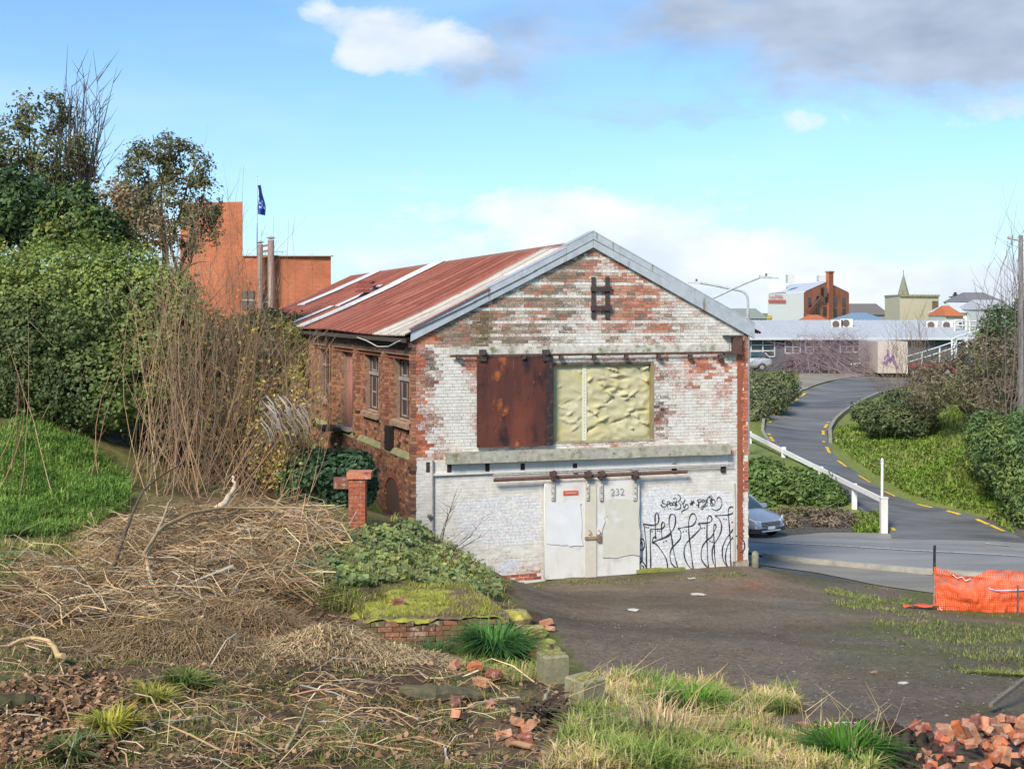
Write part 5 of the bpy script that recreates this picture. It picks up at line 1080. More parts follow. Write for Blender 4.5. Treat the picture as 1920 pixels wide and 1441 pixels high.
BIG = [[(275, 610), (290, 700), (310, 900), (315, 1100), (318, 1300)], [(275, 610), (300, 622), (360, 632), (435, 630), (480, 600), (492, 540), (480, 480), (460, 460), (442, 490), (438, 560), (442, 650), (445, 760), (450, 830)], [(370, 700), (372, 900), (375, 1100), (378, 1290)],
       [(370, 695), (440, 690), (530, 685), (570, 650), (575, 610), (550, 592), (533, 620), (530, 700), (535, 810)], [(400, 870), (405, 830), (435, 800), (450, 825)], [(395, 880), (460, 910), (530, 1000), (590, 1100), (615, 1200), (618, 1270)],
       [(665, 745), (640, 640), (640, 540), (660, 490), (690, 480), (725, 510), (728, 600), (700, 690), (665, 745), (680, 850), (690, 940), (715, 1060), (745, 1180), (760, 1245)], [(690, 940), (660, 1000), (650, 1080), (670, 1170), (720, 1230), (770, 1250)], [(765, 685), (800, 720), (805, 790), (780, 850), (690, 940)],
       [(765, 680), (850, 665), (950, 650), (1000, 610), (1025, 540), (1000, 480), (965, 475), (930, 520), (915, 620), (920, 760), (935, 900), (955, 1060), (970, 1180), (985, 1272)], [(1050, 615), (1080, 640), (1075, 690), (1000, 770), (920, 850), (865, 930), (850, 1030), (870, 1130), (920, 1220), (985, 1272)],
       [(1050, 612), (1120, 608), (1200, 600), (1240, 570), (1245, 530), (1215, 500), (1185, 540), (1178, 640), (1175, 800), (1180, 950), (1185, 1100), (1200, 1250)], [(1180, 845), (1240, 800), (1280, 720), (1305, 660), (1295, 625), (1275, 640), (1272, 740), (1278, 900), (1285, 1050), (1295, 1180), (1300, 1250)],
       [(1180, 845), (1120, 920), (1095, 1010), (1100, 1120), (1150, 1200), (1205, 1250)], [(1290, 500), (1350, 550), (1385, 640), (1370, 740), (1320, 840), (1270, 920), (1250, 1020), (1260, 1140), (1300, 1245)],
       [(1290, 498), (1400, 495), (1480, 488), (1540, 465), (1560, 420), (1540, 380), (1510, 378), (1482, 420), (1482, 520), (1495, 650), (1505, 800), (1510, 950), (1512, 1100), (1520, 1235)], [(1525, 600), (1550, 590), (1568, 630), (1545, 700), (1500, 760), (1440, 850), (1400, 950), (1395, 1060), (1420, 1160), (1470, 1230)],
       [(1600, 790), (1560, 800), (1500, 870), (1460, 960), (1440, 1060), (1450, 1180), (1490, 1235)], [(1600, 790), (1660, 810), (1705, 880), (1710, 960), (1670, 1020), (1620, 990), (1608, 930), (1630, 890), (1660, 905)],
       [(222, 850), (260, 830), (285, 870), (285, 940), (260, 990), (230, 980), (222, 930), (240, 880), (255, 890), (258, 1000), (255, 1140)], [(222, 1095), (270, 1160), (310, 1230), (318, 1300)], [(290, 1190), (250, 1150), (222, 1180), (215, 1230), (238, 1275), (270, 1260), (275, 1220), (250, 1212)]]
gb = MB()
for s in BIG: stroke(gb, s, .029)
stroke(gb, [(395, 880), (500, 840), (600, 800), (665, 745)], .045, .0135); stroke(gb, [(665, 745), (680, 850), (690, 940)], .034, .0138)
for x, y in ((310, 665), (340, 668), (395, 725), (475, 715), (505, 725), (560, 875), (595, 860), (840, 725), (880, 718), (1105, 680), (1140, 672), (1220, 865), (1250, 872), (1415, 550), (1450, 552)): stroke(gb, [(x-9, y), (x+9, y)], .022, .014, smooth=False)
gb.build('graffiti_scrawl', 'paintwork', fw)['label'] = 'tall looping black graffiti scrawl'
gt_ = MB()
TAGS = [[(575, 290), (545, 285), (545, 320), (590, 335), (590, 370), (550, 375), (520, 350), (540, 340)], [(612, 378), (610, 310), (635, 295), (645, 325), (612, 340)], circ(668, 337, 18), circ(706, 332, 20), [(735, 380), (735, 300)], [(700, 265), (730, 250), (750, 290), (738, 330), (760, 360)],
        [(755, 200), (790, 220), (798, 270), (770, 300), (800, 340), (800, 390), (760, 410), (700, 410)], [(815, 300), (835, 332), (865, 270)], [(835, 330), (850, 395), (880, 340), (910, 360), (900, 400), (840, 425), (815, 450), (830, 478)], [(930, 330), (1005, 312)], [(950, 288), (978, 355)], [(942, 358), (988, 282)],
        [(1050, 270), (1035, 290), (1060, 320), (1060, 350), (1020, 350)], [(1055, 390), (1062, 280), (1090, 270), (1090, 300), (1062, 312)], circ(1125, 290, 18), [(1160, 270), (1160, 330), (1110, 370), (1090, 400), (1110, 412), (1130, 380), (1190, 350)], [(1180, 320), (1180, 260), (1210, 240), (1240, 260), (1225, 290), (1270, 340)],
        [(1195, 245), (1230, 215), (1250, 250), (1230, 330), (1240, 360), (1280, 350), (1292, 300), (1270, 270), (1240, 300), (1260, 350)], [(1320, 300), (1320, 260), (1350, 240), (1385, 280), (1385, 350), (1350, 410), (1300, 425), (1240, 400)]]
for s in TAGS: stroke(gt_, s, .022)
for x, y in ((570, 405), (625, 405), (655, 405), (1170, 415), (1195, 418)): stroke(gt_, [(x-6, y), (x+6, y)], .016, .014, smooth=False)
gt_.build('graffiti_tag', 'paintwork', fw)['label'] = 'small black graffiti tag above the tall scrawl'

# ------------------------------------------------------------------ loose bricks, slab, posts on the site
BL, BW_, BH = .23, .11, .076
def brick_mesh(seed):
    rs = random.Random(seed); mb = MB(); j = lambda: rs.gauss(0, .005); c = .006
    l, w, h = BL/2*rs.uniform(.62, 1.), BW_/2, BH/2; k = rs.random() < .4
    p = [(-l+j(), -w+j(), -h+j()), (l+j(), -w+j(), -h+j()), (l+j(), w+j(), -h+j()), (-l+j(), w+j(), -h+j()), (-l+j()+c, -w+j()+c, h+j()), (l+j()-c-(.03 if k else 0), -w+j()+c, h+j()), (l+j()-c, w+j()-c, h+j()), (-l+j()+c, w+j()-c, h+j())]
    mb.hexa(p, rs.choice([(.44, .13, .05), (.47, .16, .065), (.36, .105, .05), (.28, .09, .06), (.47, .21, .11), (.20, .075, .05), (.38, .20, .13)])); me = mb.build('tmp', 'loose_brick'); d = me.data; bpy.data.objects.remove(me); return d
BM = [brick_mesh(k) for k in range(14)]
def loose(loc, rot, label, group, m=None, s=1.0):
    o = bpy.data.objects.new('brick', m or random.choice(BM)); COLL.objects.link(o); o.location = loc; o.rotation_euler = rot; o.scale = (s, s, s); return tag(o, label, 'brick', group)
def rot(t=.35): return (gauss(t), gauss(t), uni(0, 6.28))
singles_ = [(890, 1264, .09, 'orange brick lying flat on top of the mossy rubble'), (852, 1253, .05, 'brick half sunk behind the flat orange brick'), (905, 1292, .08, 'moss covered brick under the flat orange brick'), (925, 1276, .08, 'brick with mossy side right of the rubble'), (940, 1270, .05, 'broken brick end at right of the rubble'),
            (855, 1330, .05, 'orange brick in front of the fallen mossy log'), (862, 1353, .05, 'brick standing on end nearest below the log'), (922, 1330, .03, 'pale broken brick right of the log'), (970, 1365, .04, 'dark orange brick left of the root tangle'), (988, 1372, .04, 'brick touching the root tangle'),
            (944, 1388, .05, 'bright orange broken brick at bottom centre'), (958, 1398, .04, 'brick fragment beside the bright broken brick'), (978, 1394, .04, 'dull brick fragment at bottom centre'), (1024, 1172, .05, 'upper of two bricks on gravel edge beyond the slab'), (1031, 1186, .05, 'lower of two bricks on gravel edge beyond the slab'),
            (996, 1187, .04, 'brick in the weeds right of the slab'), (1143, 1330, .05, 'orange brick leaning at the foot of the concrete post'), (1160, 1352, .03, 'orange brick in grass right of the concrete post'), (1512, 1370, .05, 'single orange brick on the dark soil'), (1470, 1415, .03, 'brick half hidden in foreground grass')]
for x, y, dz, lab in singles_:
    g = px2g(x, y, 8, 30); loose((g.x, g.y, g.z+dz), rot(.2), lab, 'loose bricks on the site', BM[random.choice([0, 1, 2, 4, 7])])
pc_ = px2g(1868, 1436, 9, 25); mound = lambda x, y: .34*math.exp(-((x-pc_.x-.35)/.85)**2-((y-pc_.y-.5)/.75)**2)
for k in range(190):
    x = pc_.x+.35+gauss(.62); y = pc_.y+.35+gauss(.5)
    if x > pc_.x+1.2: continue
    z = g1(x, y)+mound(x, y)*(1 if random.random() < .7 else uni(.2, .9))+uni(-.03, .06); loose((x, y, z+.01), (gauss(.7), gauss(.7), uni(0, 6.28)), 'broken orange brick lying in the heap at bottom right', 'bricks in the heap', s=uni(.62, 1.0) if random.random() < .75 else uni(.3, .6))
# dark soil beside the heap
sx = scatter_px([([(1490, 1365), (1620, 1350), (1750, 1375), (1790, 1441), (1560, 1441), (1500, 1400)], 2600)], 0, hi=30); V = []; Fc = []; Cc = []
cb_ = px2g(1640, 1405, 9, 25)
for (x, y), gz in zip(sx, tz(sx[:, 0], sx[:, 1])):
    r = abs(gauss(.028))+.008; h = .22*math.exp(-((x-cb_.x)/.7)**2-((y-cb_.y)/.6)**2); c = np.array([x, y, gz+h*uni(.3, 1)]); v = np.array([[1, 0, 0], [-1, 0, 0], [0, 1, 0], [0, -1, 0], [0, 0, 1], [0, 0, -1]])*r*RNG.uniform(.6, 1.4, (6, 1)); b = len(V); V += list(v+c)
    Fc += [(b+i, b+j, b+k_) for i, j, k_ in ((0, 2, 4), (2, 1, 4), (1, 3, 4), (3, 0, 4), (2, 0, 5), (1, 2, 5), (3, 1, 5), (0, 3, 5))]; Cc += [tint((.040, .026, .019), .5)]*8
stuff(npmesh('soil_clods', V, Fc, np.array(Cc), 'plain'), 'mound of dark crumbly soil beside the brick heap', 'soil')
# gravel stones in the yard
sx = scatter_px([([(960, 1110), (1400, 1080), (1700, 1130), (1920, 1250), (1900, 1340), (1650, 1350), (1350, 1320), (1140, 1250)], 3400)], 0, hi=34); V = []; Fc = []; Cc = []
for (x, y), gz in zip(sx, tz(sx[:, 0], sx[:, 1])):
    r = abs(gauss(.009))+.005; c = np.array([x, y, gz+.012]); v = np.array([[1, 0, 0], [-1, 0, 0], [0, 1, 0], [0, -1, 0], [0, 0, .6], [0, 0, -.6]])*r*RNG.uniform(.6, 1.4, (6, 1)); b = len(V); V += list(v+c)
    Fc += [(b+i, b+j, b+k_) for i, j, k_ in ((0, 2, 4), (2, 1, 4), (1, 3, 4), (3, 0, 4))]; Cc += [tint(random.choice([(.16, .14, .12), (.09, .08, .07), (.22, .2, .17), (.13, .09, .06)]), .2)]*4
stuff(npmesh('gravel_stones', V, Fc, np.array(Cc), 'plain'), 'small stones strewn over the gravel yard', 'gravel')
for x, y, s, lab in ((1188, 1146, .16, 'white scrap of litter on the yard left of centre'), (1310, 1117, .22, 'flat pale board scrap on the yard near the wall'), (1694, 1283, .1, 'small white scrap on the yard towards the netting'), (1585, 1363, .22, 'white plastic scrap on dark soil'), (1298, 1087, .14, 'white scrap at the foot of the graffiti wall'), (1637, 1265, .09, 'brown scrap on the open yard')):
    g = px2g(x, y, 9, 34); mb = MB(); n = 7; c = (.46, .44, .41) if 'brown' not in lab else (.3, .18, .11); a0 = uni(0, 6); vs_ = [(g.x+s*uni(.5, 1)*math.cos(a0+k*6.283/n), g.y+s*.5*uni(.5, 1)*math.sin(a0+k*6.283/n), g.z+.03+uni(0, .03)) for k in range(n)]
    mb.add(vs_+[(a, b, c_-.02) for a, b, c_ in vs_], [tuple(range(n))]+[(k, (k+1) % n, (k+1) % n+n, k+n) for k in range(n)], c); tag(mb.build('litter_scrap', 'plain'), lab, 'litter')
# mossy slab with brick front
ft, fd = 2.19, 19.0
sA, sB, sC, sD = Vector((-2.52, 19.0, 0)), Vector((-.05, 19.25, 0)), Vector((-.75, 21.3, 0)), Vector((-3.25, 21.2, 0))
sl_ = thing('mossy_slab', 'low brick plinth with bright yellow green moss on top', 'plinth', ((sA+sC)/2)+Vector((0, 0, 1.5)))
mb = MB(); z0, z1 = 1.1, ft-.03; mb.hexa([sA+Vector((.1, .05, z0)), sB+Vector((0, .05, z0)), sC+Vector((0, 0, z0)), sD+Vector((0, 0, z0)), sA+Vector((.1, .05, z1)), sB+Vector((0, .05, z1)), sC+Vector((0, 0, z1)), sD+Vector((0, 0, z1))], (.20, .15, .09)); mb.build('core', 'concrete', sl_)
dA = (sB-sA).normalized()
for c in range(8):
    u = -.12 if c % 2 else 0.
    while u < 2.40:
        a, b = max(u, 0), min(u+.225, 2.42)
        if b-a > .05 and not (1.05 < (a+b)/2 < 1.75 and c > 3 and random.random() < .75) and random.random() > .06:
            m_b = MB(); w = gauss(.008); zz = ft-.10-c*.083; q = [sA+dA*a+Vector((0, .06, 0)), sA+dA*b+Vector((0, .06, 0)), sA+dA*b+Vector((0, -.05+w, 0)), sA+dA*a+Vector((0, -.05+w, 0))]
            m_b.hexa([p_+Vector((0, 0, zz-.072)) for p_ in (q[3], q[2], q[1], q[0])]+[p_+Vector((0, 0, zz)) for p_ in (q[3], q[2], q[1], q[0])], tint(random.choice([(.20, .09, .05), (.15, .08, .045), (.24, .11, .06), (.13, .10, .05)]), .15)); m_b.build('brick', 'loose_brick', sl_)
        u += .235
nx, ny = 40, 34; V = []; Fc = []; Cc = []
for i in range(nx+1):
    for j in range(ny+1):
        f, g = i/nx, j/ny; q = sA.lerp(sB, f).lerp(sD.lerp(sC, f), g); e = min(1, min(f, 1-f, g, 1-g)*9); V.append((q.x+.10*(1-e)*mnoise.noise((q.y*4, q.x*4, 9)), q.y-.06*(1-g)+.12*(1-e)*mnoise.noise((q.x*4, 1, q.y*4)), ft-.05-.10*(1-e)*(.5+mnoise.noise((q.x*3, q.y*3, 7)))+.05*e+.055*e*mnoise.noise((q.x*3.5, q.y*3.5, 2))+.03*mnoise.noise((q.x*11, q.y*11, 5))))
for i in range(nx):
    for j in range(ny): k = i*(ny+1)+j; Fc.append((k, k+ny+1, k+ny+2, k+1)); n_ = fbm(V[k][0], V[k][1], 1.5); Cc.append(tuple(np.array([.27, .275, .045])*(.6+.7*n_)) if n_ > .47 else ((.22, .16, .06) if n_ > .4 else (.14, .10, .06)))
npmesh('moss_layer', V, Fc, np.array(Cc), 'plain', sl_, smooth=True)
n = 5200; f, g = RNG.uniform(0.02, .98, n), RNG.uniform(0, 1, n)**1.0; A_ = np.array(sA)[None]; q = (np.array(sA)*(1-f[:, None])+np.array(sB)*f[:, None])*(1-g[:, None])+(np.array(sD)*(1-f[:, None])+np.array(sC)*f[:, None])*g[:, None]
b = np.c_[q[:, 0], q[:, 1]-.06*(1-g), np.full(n, ft-.02)]; hh = RNG.uniform(.03, .11, (n, 1))*(.3+1.2*vnoise(q[:, 0], q[:, 1], 2.2, 4))[:, None]; d = np.c_[RNG.normal(0, .5, (n, 2)), np.ones(n)]*hh; s = np.c_[RNG.normal(0, .006, (n, 2)), np.zeros(n)]
npmesh('moss_tuft', np.stack([b-s, b+s, b+d], 1).reshape(-1, 3), np.arange(3*n).reshape(n, 3), pal([(.30, .31, .05), (.24, .27, .045), (.34, .31, .07), (.24, .19, .06)], n), 'grass', sl_, kind='stuff')
for fx, gy, lab in ((.33, .28, 'orange brick standing on the mossy plinth'), (.12, .86, 'brick at the back of the mossy plinth')):
    q = sA.lerp(sB, fx).lerp(sD.lerp(sC, fx), gy); loose((q.x, q.y, ft+.06), (.1, .05, uni(0, 3)), lab, 'loose bricks on the site', BM[0])
# mossy fragments of the old wall stepping down to the yard
for px, py, d, sx_, sy_, sz_, rz0, lab in ((962, 1178, 19.6, .34, .26, .30, .4, 'mossy wall fragment just right of the plinth'), (990, 1205, 18.6, .38, .24, .26, .7, 'mossy wall fragment halfway between plinth and low stump'), (1018, 1232, 17.2, .30, .26, .24, 1.1, 'mossy wall fragment behind the low concrete stump')):
    c0 = px2g(px, py, 12, 30); mb = MB(); n_ = 9; rs_ = []
    for h, sc in ((-.2, 1.05), (.0, 1.0), (sz_*.6, .95), (sz_*.95, .72), (sz_, .3)): rs_.append([Vector((c0.x+(math.cos(rz0+2*math.pi*k/n_)*sx_)*sc*uni(.85, 1.1), c0.y+(math.sin(rz0+2*math.pi*k/n_)*sy_)*sc*uni(.85, 1.1), c0.z+h+gauss(.012))) for k in range(n_)])
    for i in range(4):
        for k in range(n_): mb.add([rs_[i][k], rs_[i][(k+1) % n_], rs_[i+1][(k+1) % n_], rs_[i+1][k]], [(0, 1, 2, 3)], tint((.24, .15, .07) if i < 2 else (.30, .27, .06), .25))
    mb.add(rs_[4], [tuple(range(n_))], (.30, .28, .06)); tag(mb.build('wall_fragment', 'loose_brick'), lab, 'rubble', 'fragments of the old wall')
# concrete posts
def cpost(label, px, py, d, w, h, rz, top=.03, tilt=(0, 0), c=(.23, .21, .125)):
    b = P(px, py, d); t = thing('concrete_post', label, 'post', b, 'concrete posts on the bank'); R3 = Matrix.Rotation(rz, 3, 'Z') @ Matrix.Rotation(tilt[0], 3, 'X') @ Matrix.Rotation(tilt[1], 3, 'Y'); mb = MB()
    ring = lambda s, z: [R3 @ Vector((x*s*w/2, y*s*w/2, z))+b for x, y in ((-1, -1), (1, -1), (1, 1), (-1, 1))]
    r0, r1, r2 = ring(1, -.5), ring(1, h-.02), ring(.93, h)
    mb.hexa(r0+r1, c, skip=(1,)); mb.hexa(r1+r2, tuple(min(1, x*1.2) for x in c), skip=(0,)); mb.build('shaft', 'concrete', t)
    mo = MB(); 
    for _ in range(26): q = R3 @ Vector((gauss(w*.2), gauss(w*.2), h+.004))+b; mo.lathe(q, [(0, -.006), (.03, 0), (.02, .006), (0, .008)], 6, tint((.22, .20, .05), .25))
    mo.build('moss', 'plain', t, kind='stuff')
cpost('square mossy concrete post in the foreground beside the long grass', 1097, 1345, 13.45, .33, .47, R(38))
cpost('low concrete stump between big tuft and foreground post', 1036, 1262, 15.6, .33, .27, R(20))
cpost('leaning dark concrete stump sunk in the long grass', 1208, 1350, 12.9, .2, .20, R(10), tilt=(.1, -.5), c=(.13, .12, .09))
# bollard at the wall corner
bb = FR(W+.18, .05, -.15); t_ = thing('stone_bollard', 'short weathered concrete bollard at the warehouse corner', 'bollard', bb); mb = MB(); mb.lathe(bb, [(.11, -.3), (.105, .42), (.095, .5), (.06, .55), (0, .57)], 14, (.21, .21, .15)); mb.build('shaft', 'concrete', t_, smooth=True)
pl = MB(); fbox(pl, 1190, 1066, 1240, 1073, .0, .15, (.26, .245, .06)); fbox(pl, 1240, 1065, 1282, 1073, .0, .13, (.22, .22, .07)); o_ = pl.build('mossy_threshold', 'concrete', wh)
fk = MB(); fbox(fk, 1372, 1052, 1403, 1072, .0, .03, (.36, .31, .23)); fk.build('footing_block', 'concrete', wh)
# fallen logs and big branches
def log(name, label, pts, rads, col, m='bark', cat='branch', group='fallen branches'):
    pts = [Vector(p) for p in pts]; t = thing(name, label, cat, pts[0], group); mb = MB(); n = 10; cp = cat_rom(pts, 4); rr = np.interp(np.linspace(0, 1, len(cp)), np.linspace(0, 1, len(rads)), rads)
    mb.tube([p+Vector((gauss(.01), gauss(.01), gauss(.01))) for p in cp], [r*uni(.85, 1.15) for r in rr], n, col); mb.build('limb', m, t); return t
def G(px, py, up=0.): g = px2g(px, py, 8, 32); return g+Vector((0, 0, up))
log('fallen_log', 'short mossy rotten log below the loose bricks', [G(752, 1310, .10), G(800, 1318, .09), G(850, 1318, .09), G(905, 1318, .07)], [.07, .10, .09, .06], (.10, .088, .05), cat='log')
log('fallen_log', 'dark mossy log half buried at the left edge', [G(-40, 1345, .06), G(30, 1338, .08), G(75, 1335, .06)], [.09, .10, .07], (.06, .055, .025), cat='log')
log('broken_branch', 'pale peeled broken branch on top of the brushwood heap', [G(405, 1010, .55), G(425, 1003, .62), G(440, 985, .72), G(436, 968, .80)], [.075, .06, .035, .015], (.52, .41, .27), 'dry')
log('leaning_branch', 'straight pale stick leaning out of the brushwood heap', [G(500, 1000, .3), G(548, 930, .25)], [.035, .02], (.42, .31, .17), 'dry')
log('cut_branch', 'long tan branch lying across the brushwood heap', [G(270, 1095, .45), G(310, 1050, .6), G(420, 1010, .6), G(590, 1005, .5)], [.03, .035, .03, .015], (.34, .25, .13), 'dry')
log('cut_branch', 'forked pale branch bending down the front of the heap', [G(320, 990, .55), G(300, 1040, .5), G(275, 1095, .35), G(295, 1140, .2)], [.018, .026, .03, .03], (.44, .34, .20), 'dry')
log('dark_branch', 'dark leafless branch sticking up out of the brushwood', [G(190, 1150, .1), G(225, 1070, .35), G(270, 1000, .8), G(340, 960, 1.0)], [.035, .03, .022, .01], (.12, .085, .05), 'bark')
log('bent_stick', 'pale stick with an angled joint lying at the left', [G(0, 1235, .12), G(75, 1222, .16), G(120, 1258, .12)], [.012, .03, .03], (.42, .30, .15), 'dry')
log('thin_stick', 'thin pale stick lying diagonally at the bottom', [G(535, 1425, .04), G(560, 1380, .08), G(580, 1340, .12)], [.018, .014, .008], (.40, .32, .17), 'dry')
log('grey_stick', 'small grey stick on soil at bottom centre', [G(828, 1400, .03), G(840, 1430, .03)], [.012, .010], (.45, .40, .33), 'dry')
log('plank', 'short pale root end beside the concrete post', [G(1005, 1355, .06), G(1018, 1345, .1), G(1030, 1318, .16)], [.02, .03, .012], (.42, .33, .22), 'dry')
log('fallen_log', 'tan split branch at bottom centre near the broken bricks', [G(950, 1403, .03), G(985, 1408, .04), G(1025, 1420, .03)], [.02, .028, .015], (.34, .2, .11), 'dry', 'log')
q = G(1005, 1352); t_ = thing('root_tangle', 'dark tangle of torn roots left of the foreground concrete post', 'roots', q); mb = MB()
for _ in range(34):
    a = uni(0, 6.28); s = q+Vector((gauss(.16), gauss(.12), uni(0, .12))); e = s+Vector((math.cos(a), math.sin(a)*.7, uni(-.1, .5)))*uni(.12, .38); mb.tube([s, s.lerp(e, .5)+Vector((gauss(.04), gauss(.04), .05)), e], [uni(.012, .03), .014, .004], 5, tint((.075, .05, .032), .4))
mb.build('root', 'bark', t_, kind='stuff'); mb = MB()
for _ in range(26): c = q+Vector((gauss(.17), gauss(.13), uni(0, .10))); mb.lathe(c, [(0, -.05), (uni(.03, .06), -.01), (uni(.02, .05), .03), (0, .05)], 6, tint((.05, .035, .024), .4))
mb.build('soil_clod', 'plain', t_, kind='stuff')
# pinkish board stub
q = G(548, 992); t_ = thing('board_stub', 'pair of short pinkish upright boards in the brushwood', 'board', q); 
for dx in (-.09, .06): mb = MB(); mb.box((q.x+dx, q.y-.03, q.z-.1), (q.x+dx+.11, q.y+.02, q.z+.36), tint((.38, .22, .16), .05)); mb.build('board', 'wood', t_)
# brick gate pillar
pb = px2g(678, 1000, 15, 30); pb = Vector(((671-CX)/F*25., 25., CAMZ-(1000-HY)/F*25.)); t_ = thing('brick_pillar', 'square red brick gate pillar with orange cap in front of ivy', 'pillar', pb)
for c in range(15):
    z = pb.z-.1+c*.0857
    for a, b_, e, f_ in (((-.175, -.175, .05, -.065), (.06, -.175, .175, .06), (-.175, -.055, -.06, .175), (-.05, .07, .175, .175)) if c % 2 else ((-.175, -.175, -.065, .05), (-.055, -.175, .175, -.06), (.06, -.05, .175, .175), (-.175, .06, .05, .175))):
        mb = MB(); mb.box((pb.x+a, pb.y+b_, z), (pb.x+e, pb.y+f_, z+.076), tint(random.choice([(.36, .10, .05), (.40, .12, .055), (.31, .085, .045)]), .12)); mb.build('brick', 'loose_brick', t_)
mb = MB(); mb.box((pb.x-.165, pb.y-.165, pb.z-.2), (pb.x+.165, pb.y+.165, pb.z+1.2), (.3, .18, .13)); mb.build('mortar_core', 'plain', t_)
mb = MB(); mb.box((pb.x-.21, pb.y-.22, pb.z+1.19), (pb.x+.30, pb.y+.22, pb.z+1.33), (.48, .17, .09)); mb.build('cap', 'loose_brick', t_)
mb = MB(); mb.box((pb.x-.52, pb.y+.0, pb.z+.95), (pb.x-.2, pb.y+.2, pb.z+1.18), (.20, .08, .05)); mb.build('broken_lintel', 'loose_brick', t_)

# ------------------------------------------------------------------ orange safety netting
nb = P(1751, 1135, 28.4); nb.z = g1(nb.x, nb.y)
t_ = thing('net_picket', 'dark steel picket holding the orange netting', 'stake', nb)
mb = MB(); top = P(1752.5, 1022, 28.4); mb.bar(nb-Vector((0, 0, .2)), nb.lerp(top, .60), .045, .045, (.34, .17, .13)); mb.build('rusty_lower_length', 'iron', t_); mb = MB(); mb.bar(nb.lerp(top, .60), top, .05, .05, (.025, .025, .028)); mb.build('black_upper_length', 'iron', t_)
import functools
@functools.lru_cache(None)
def gc(x, y): return g1(x, y)
def netpt(a, v):           # a metres along, v 0 bottom .. 1 top
    x = nb.x+.03+a*.985; y = nb.y-.06-a*.17; zb = gc(round(x, 2), round(y, 2)); th = 1.06+.05*mnoise.noise((a*3, 0, 2))-.22*math.exp(-((a-.7)/.5)**2)*1-.05*min(1, a)+.03*math.sin(a*2.1)
    bulge = .22*math.sin(math.pi*min(1, v*1.2))*math.sin(min(1.6, a)*1.4)*(1-.5*v); return Vector((x+.03*math.sin(v*5+a*3), y-bulge+.07*math.sin(a*4.+v*3)+.10*mnoise.noise((a*3.2, v*2.2, 1.))*(1-.3*v)+.04*mnoise.noise((a*9, v*6, 4.))-.14*max(0, .25-v)*4, zb+th*v))
colmat('net_orange', rough=.55, nscale=3, amt=.08, bstr=0, spec=.3)
nt2 = thing('safety_net', 'orange plastic safety netting sagging from the dark picket', 'netting', nb)
def netgrid(fn, na, nv, wa, wv, name):
    V = []; Fc = []
    for i in range(na+1):                      # upright strands
        for j in range(nv):
            a0 = fn[1]*i/na; q = [fn[0](a0-wa, j/nv), fn[0](a0+wa, j/nv), fn[0](a0+wa, (j+1)/nv), fn[0](a0-wa, (j+1)/nv)]; b = len(V); V += q; Fc.append((b, b+1, b+2, b+3))
    for j in range(nv+1):
        for i in range(na):
            q = [fn[0](fn[1]*i/na, max(0, j/nv-wv)), fn[0](fn[1]*(i+1)/na, max(0, j/nv-wv)), fn[0](fn[1]*(i+1)/na, min(1, j/nv+wv)), fn[0](fn[1]*i/na, min(1, j/nv+wv))]; b = len(V); V += [p_+Vector((0, -.003, 0)) for p_ in q]; Fc.append((b, b+1, b+2, b+3))
    C_ = np.tile(np.array([[.80, .12, .035]]), (len(Fc), 1))*RNG.uniform(.85, 1.15, (len(Fc), 1)); return npmesh(name, V, Fc, C_, 'net_orange', nt2)
netgrid((netpt, 3.1), 62, 24, .0105, .0095, 'net_panel')
def flap(a, v):            # tail of the net lying on the verge left of the picket
    x = nb.x-.66+a; y = nb.y+.35-.9*v*(.25+a*.6); return Vector((x, y, gc(round(x, 2), round(y, 2))+.03+.26*v*(1-v)*(.4+a)+.1*a*v+.02*math.sin(a*14+v*5)))
netgrid((flap, .68), 16, 12, .015, .022, 'net_tail')
def back(a, v): q = netpt(a+.05, v*.62); return q+Vector((0, .16+.05*math.sin(a*6), -.02))
netgrid((back, 2.9), 50, 12, .013, .02, 'net_fold')
mb = MB(); mb.tube([netpt(1.15, .60)-Vector((0, .05, 0)), netpt(1.3, .55)-Vector((0, .08, 0)), netpt(1.8, .56)-Vector((0, .07, 0)), netpt(2.6, .62)-Vector((0, .06, 0))], .014, 5, (.55, .52, .75)); mb.tube([netpt(.36, .95)-Vector((0, .03, 0)), netpt(.45, .90)-Vector((0, .06, .0)), netpt(.55, .97)-Vector((0, .04, 0)), netpt(.63, .88)-Vector((0, .06, 0)), netpt(.75, .95)-Vector((0, .04, 0))], .010, 4, (.75, .72, .68)); mb.build('tie_cord', 'plain', nt2)
mb = MB(); q = nb+Vector((.08, -.1, 0)); mb.tube([q+Vector((0, 0, .1)), q+Vector((.02, -.2, .03)), q+Vector((.07, -.5, .04)), q+Vector((.08, -.8, .05)), q+Vector((.15, -1.0, .08))], .010, 4, (.66, .63, .58)); tag(mb.build('loose_cord', 'plain'), 'white cord trailing on the verge below the picket', 'cord')
q = P(1908, 1145, 27.2); q.z = g1(q.x, q.y); t2 = thing('net_picket', 'thin grey picket behind the netting at the right edge', 'stake', q); mb = MB(); mb.bar(q-Vector((0, 0, .2)), q+Vector((.01, 0, .75)), .03, .03, (.12, .10, .09)); mb.build('shaft', 'iron', t2)
mb = MB(); mb.bar(G(1930, 1318, .35), G(1858, 1340, .12), .05, .05, (.16, .13, .10)); tag(mb.build('timber_pole', 'wood'), 'dark pole lying behind the brick heap', 'pole')

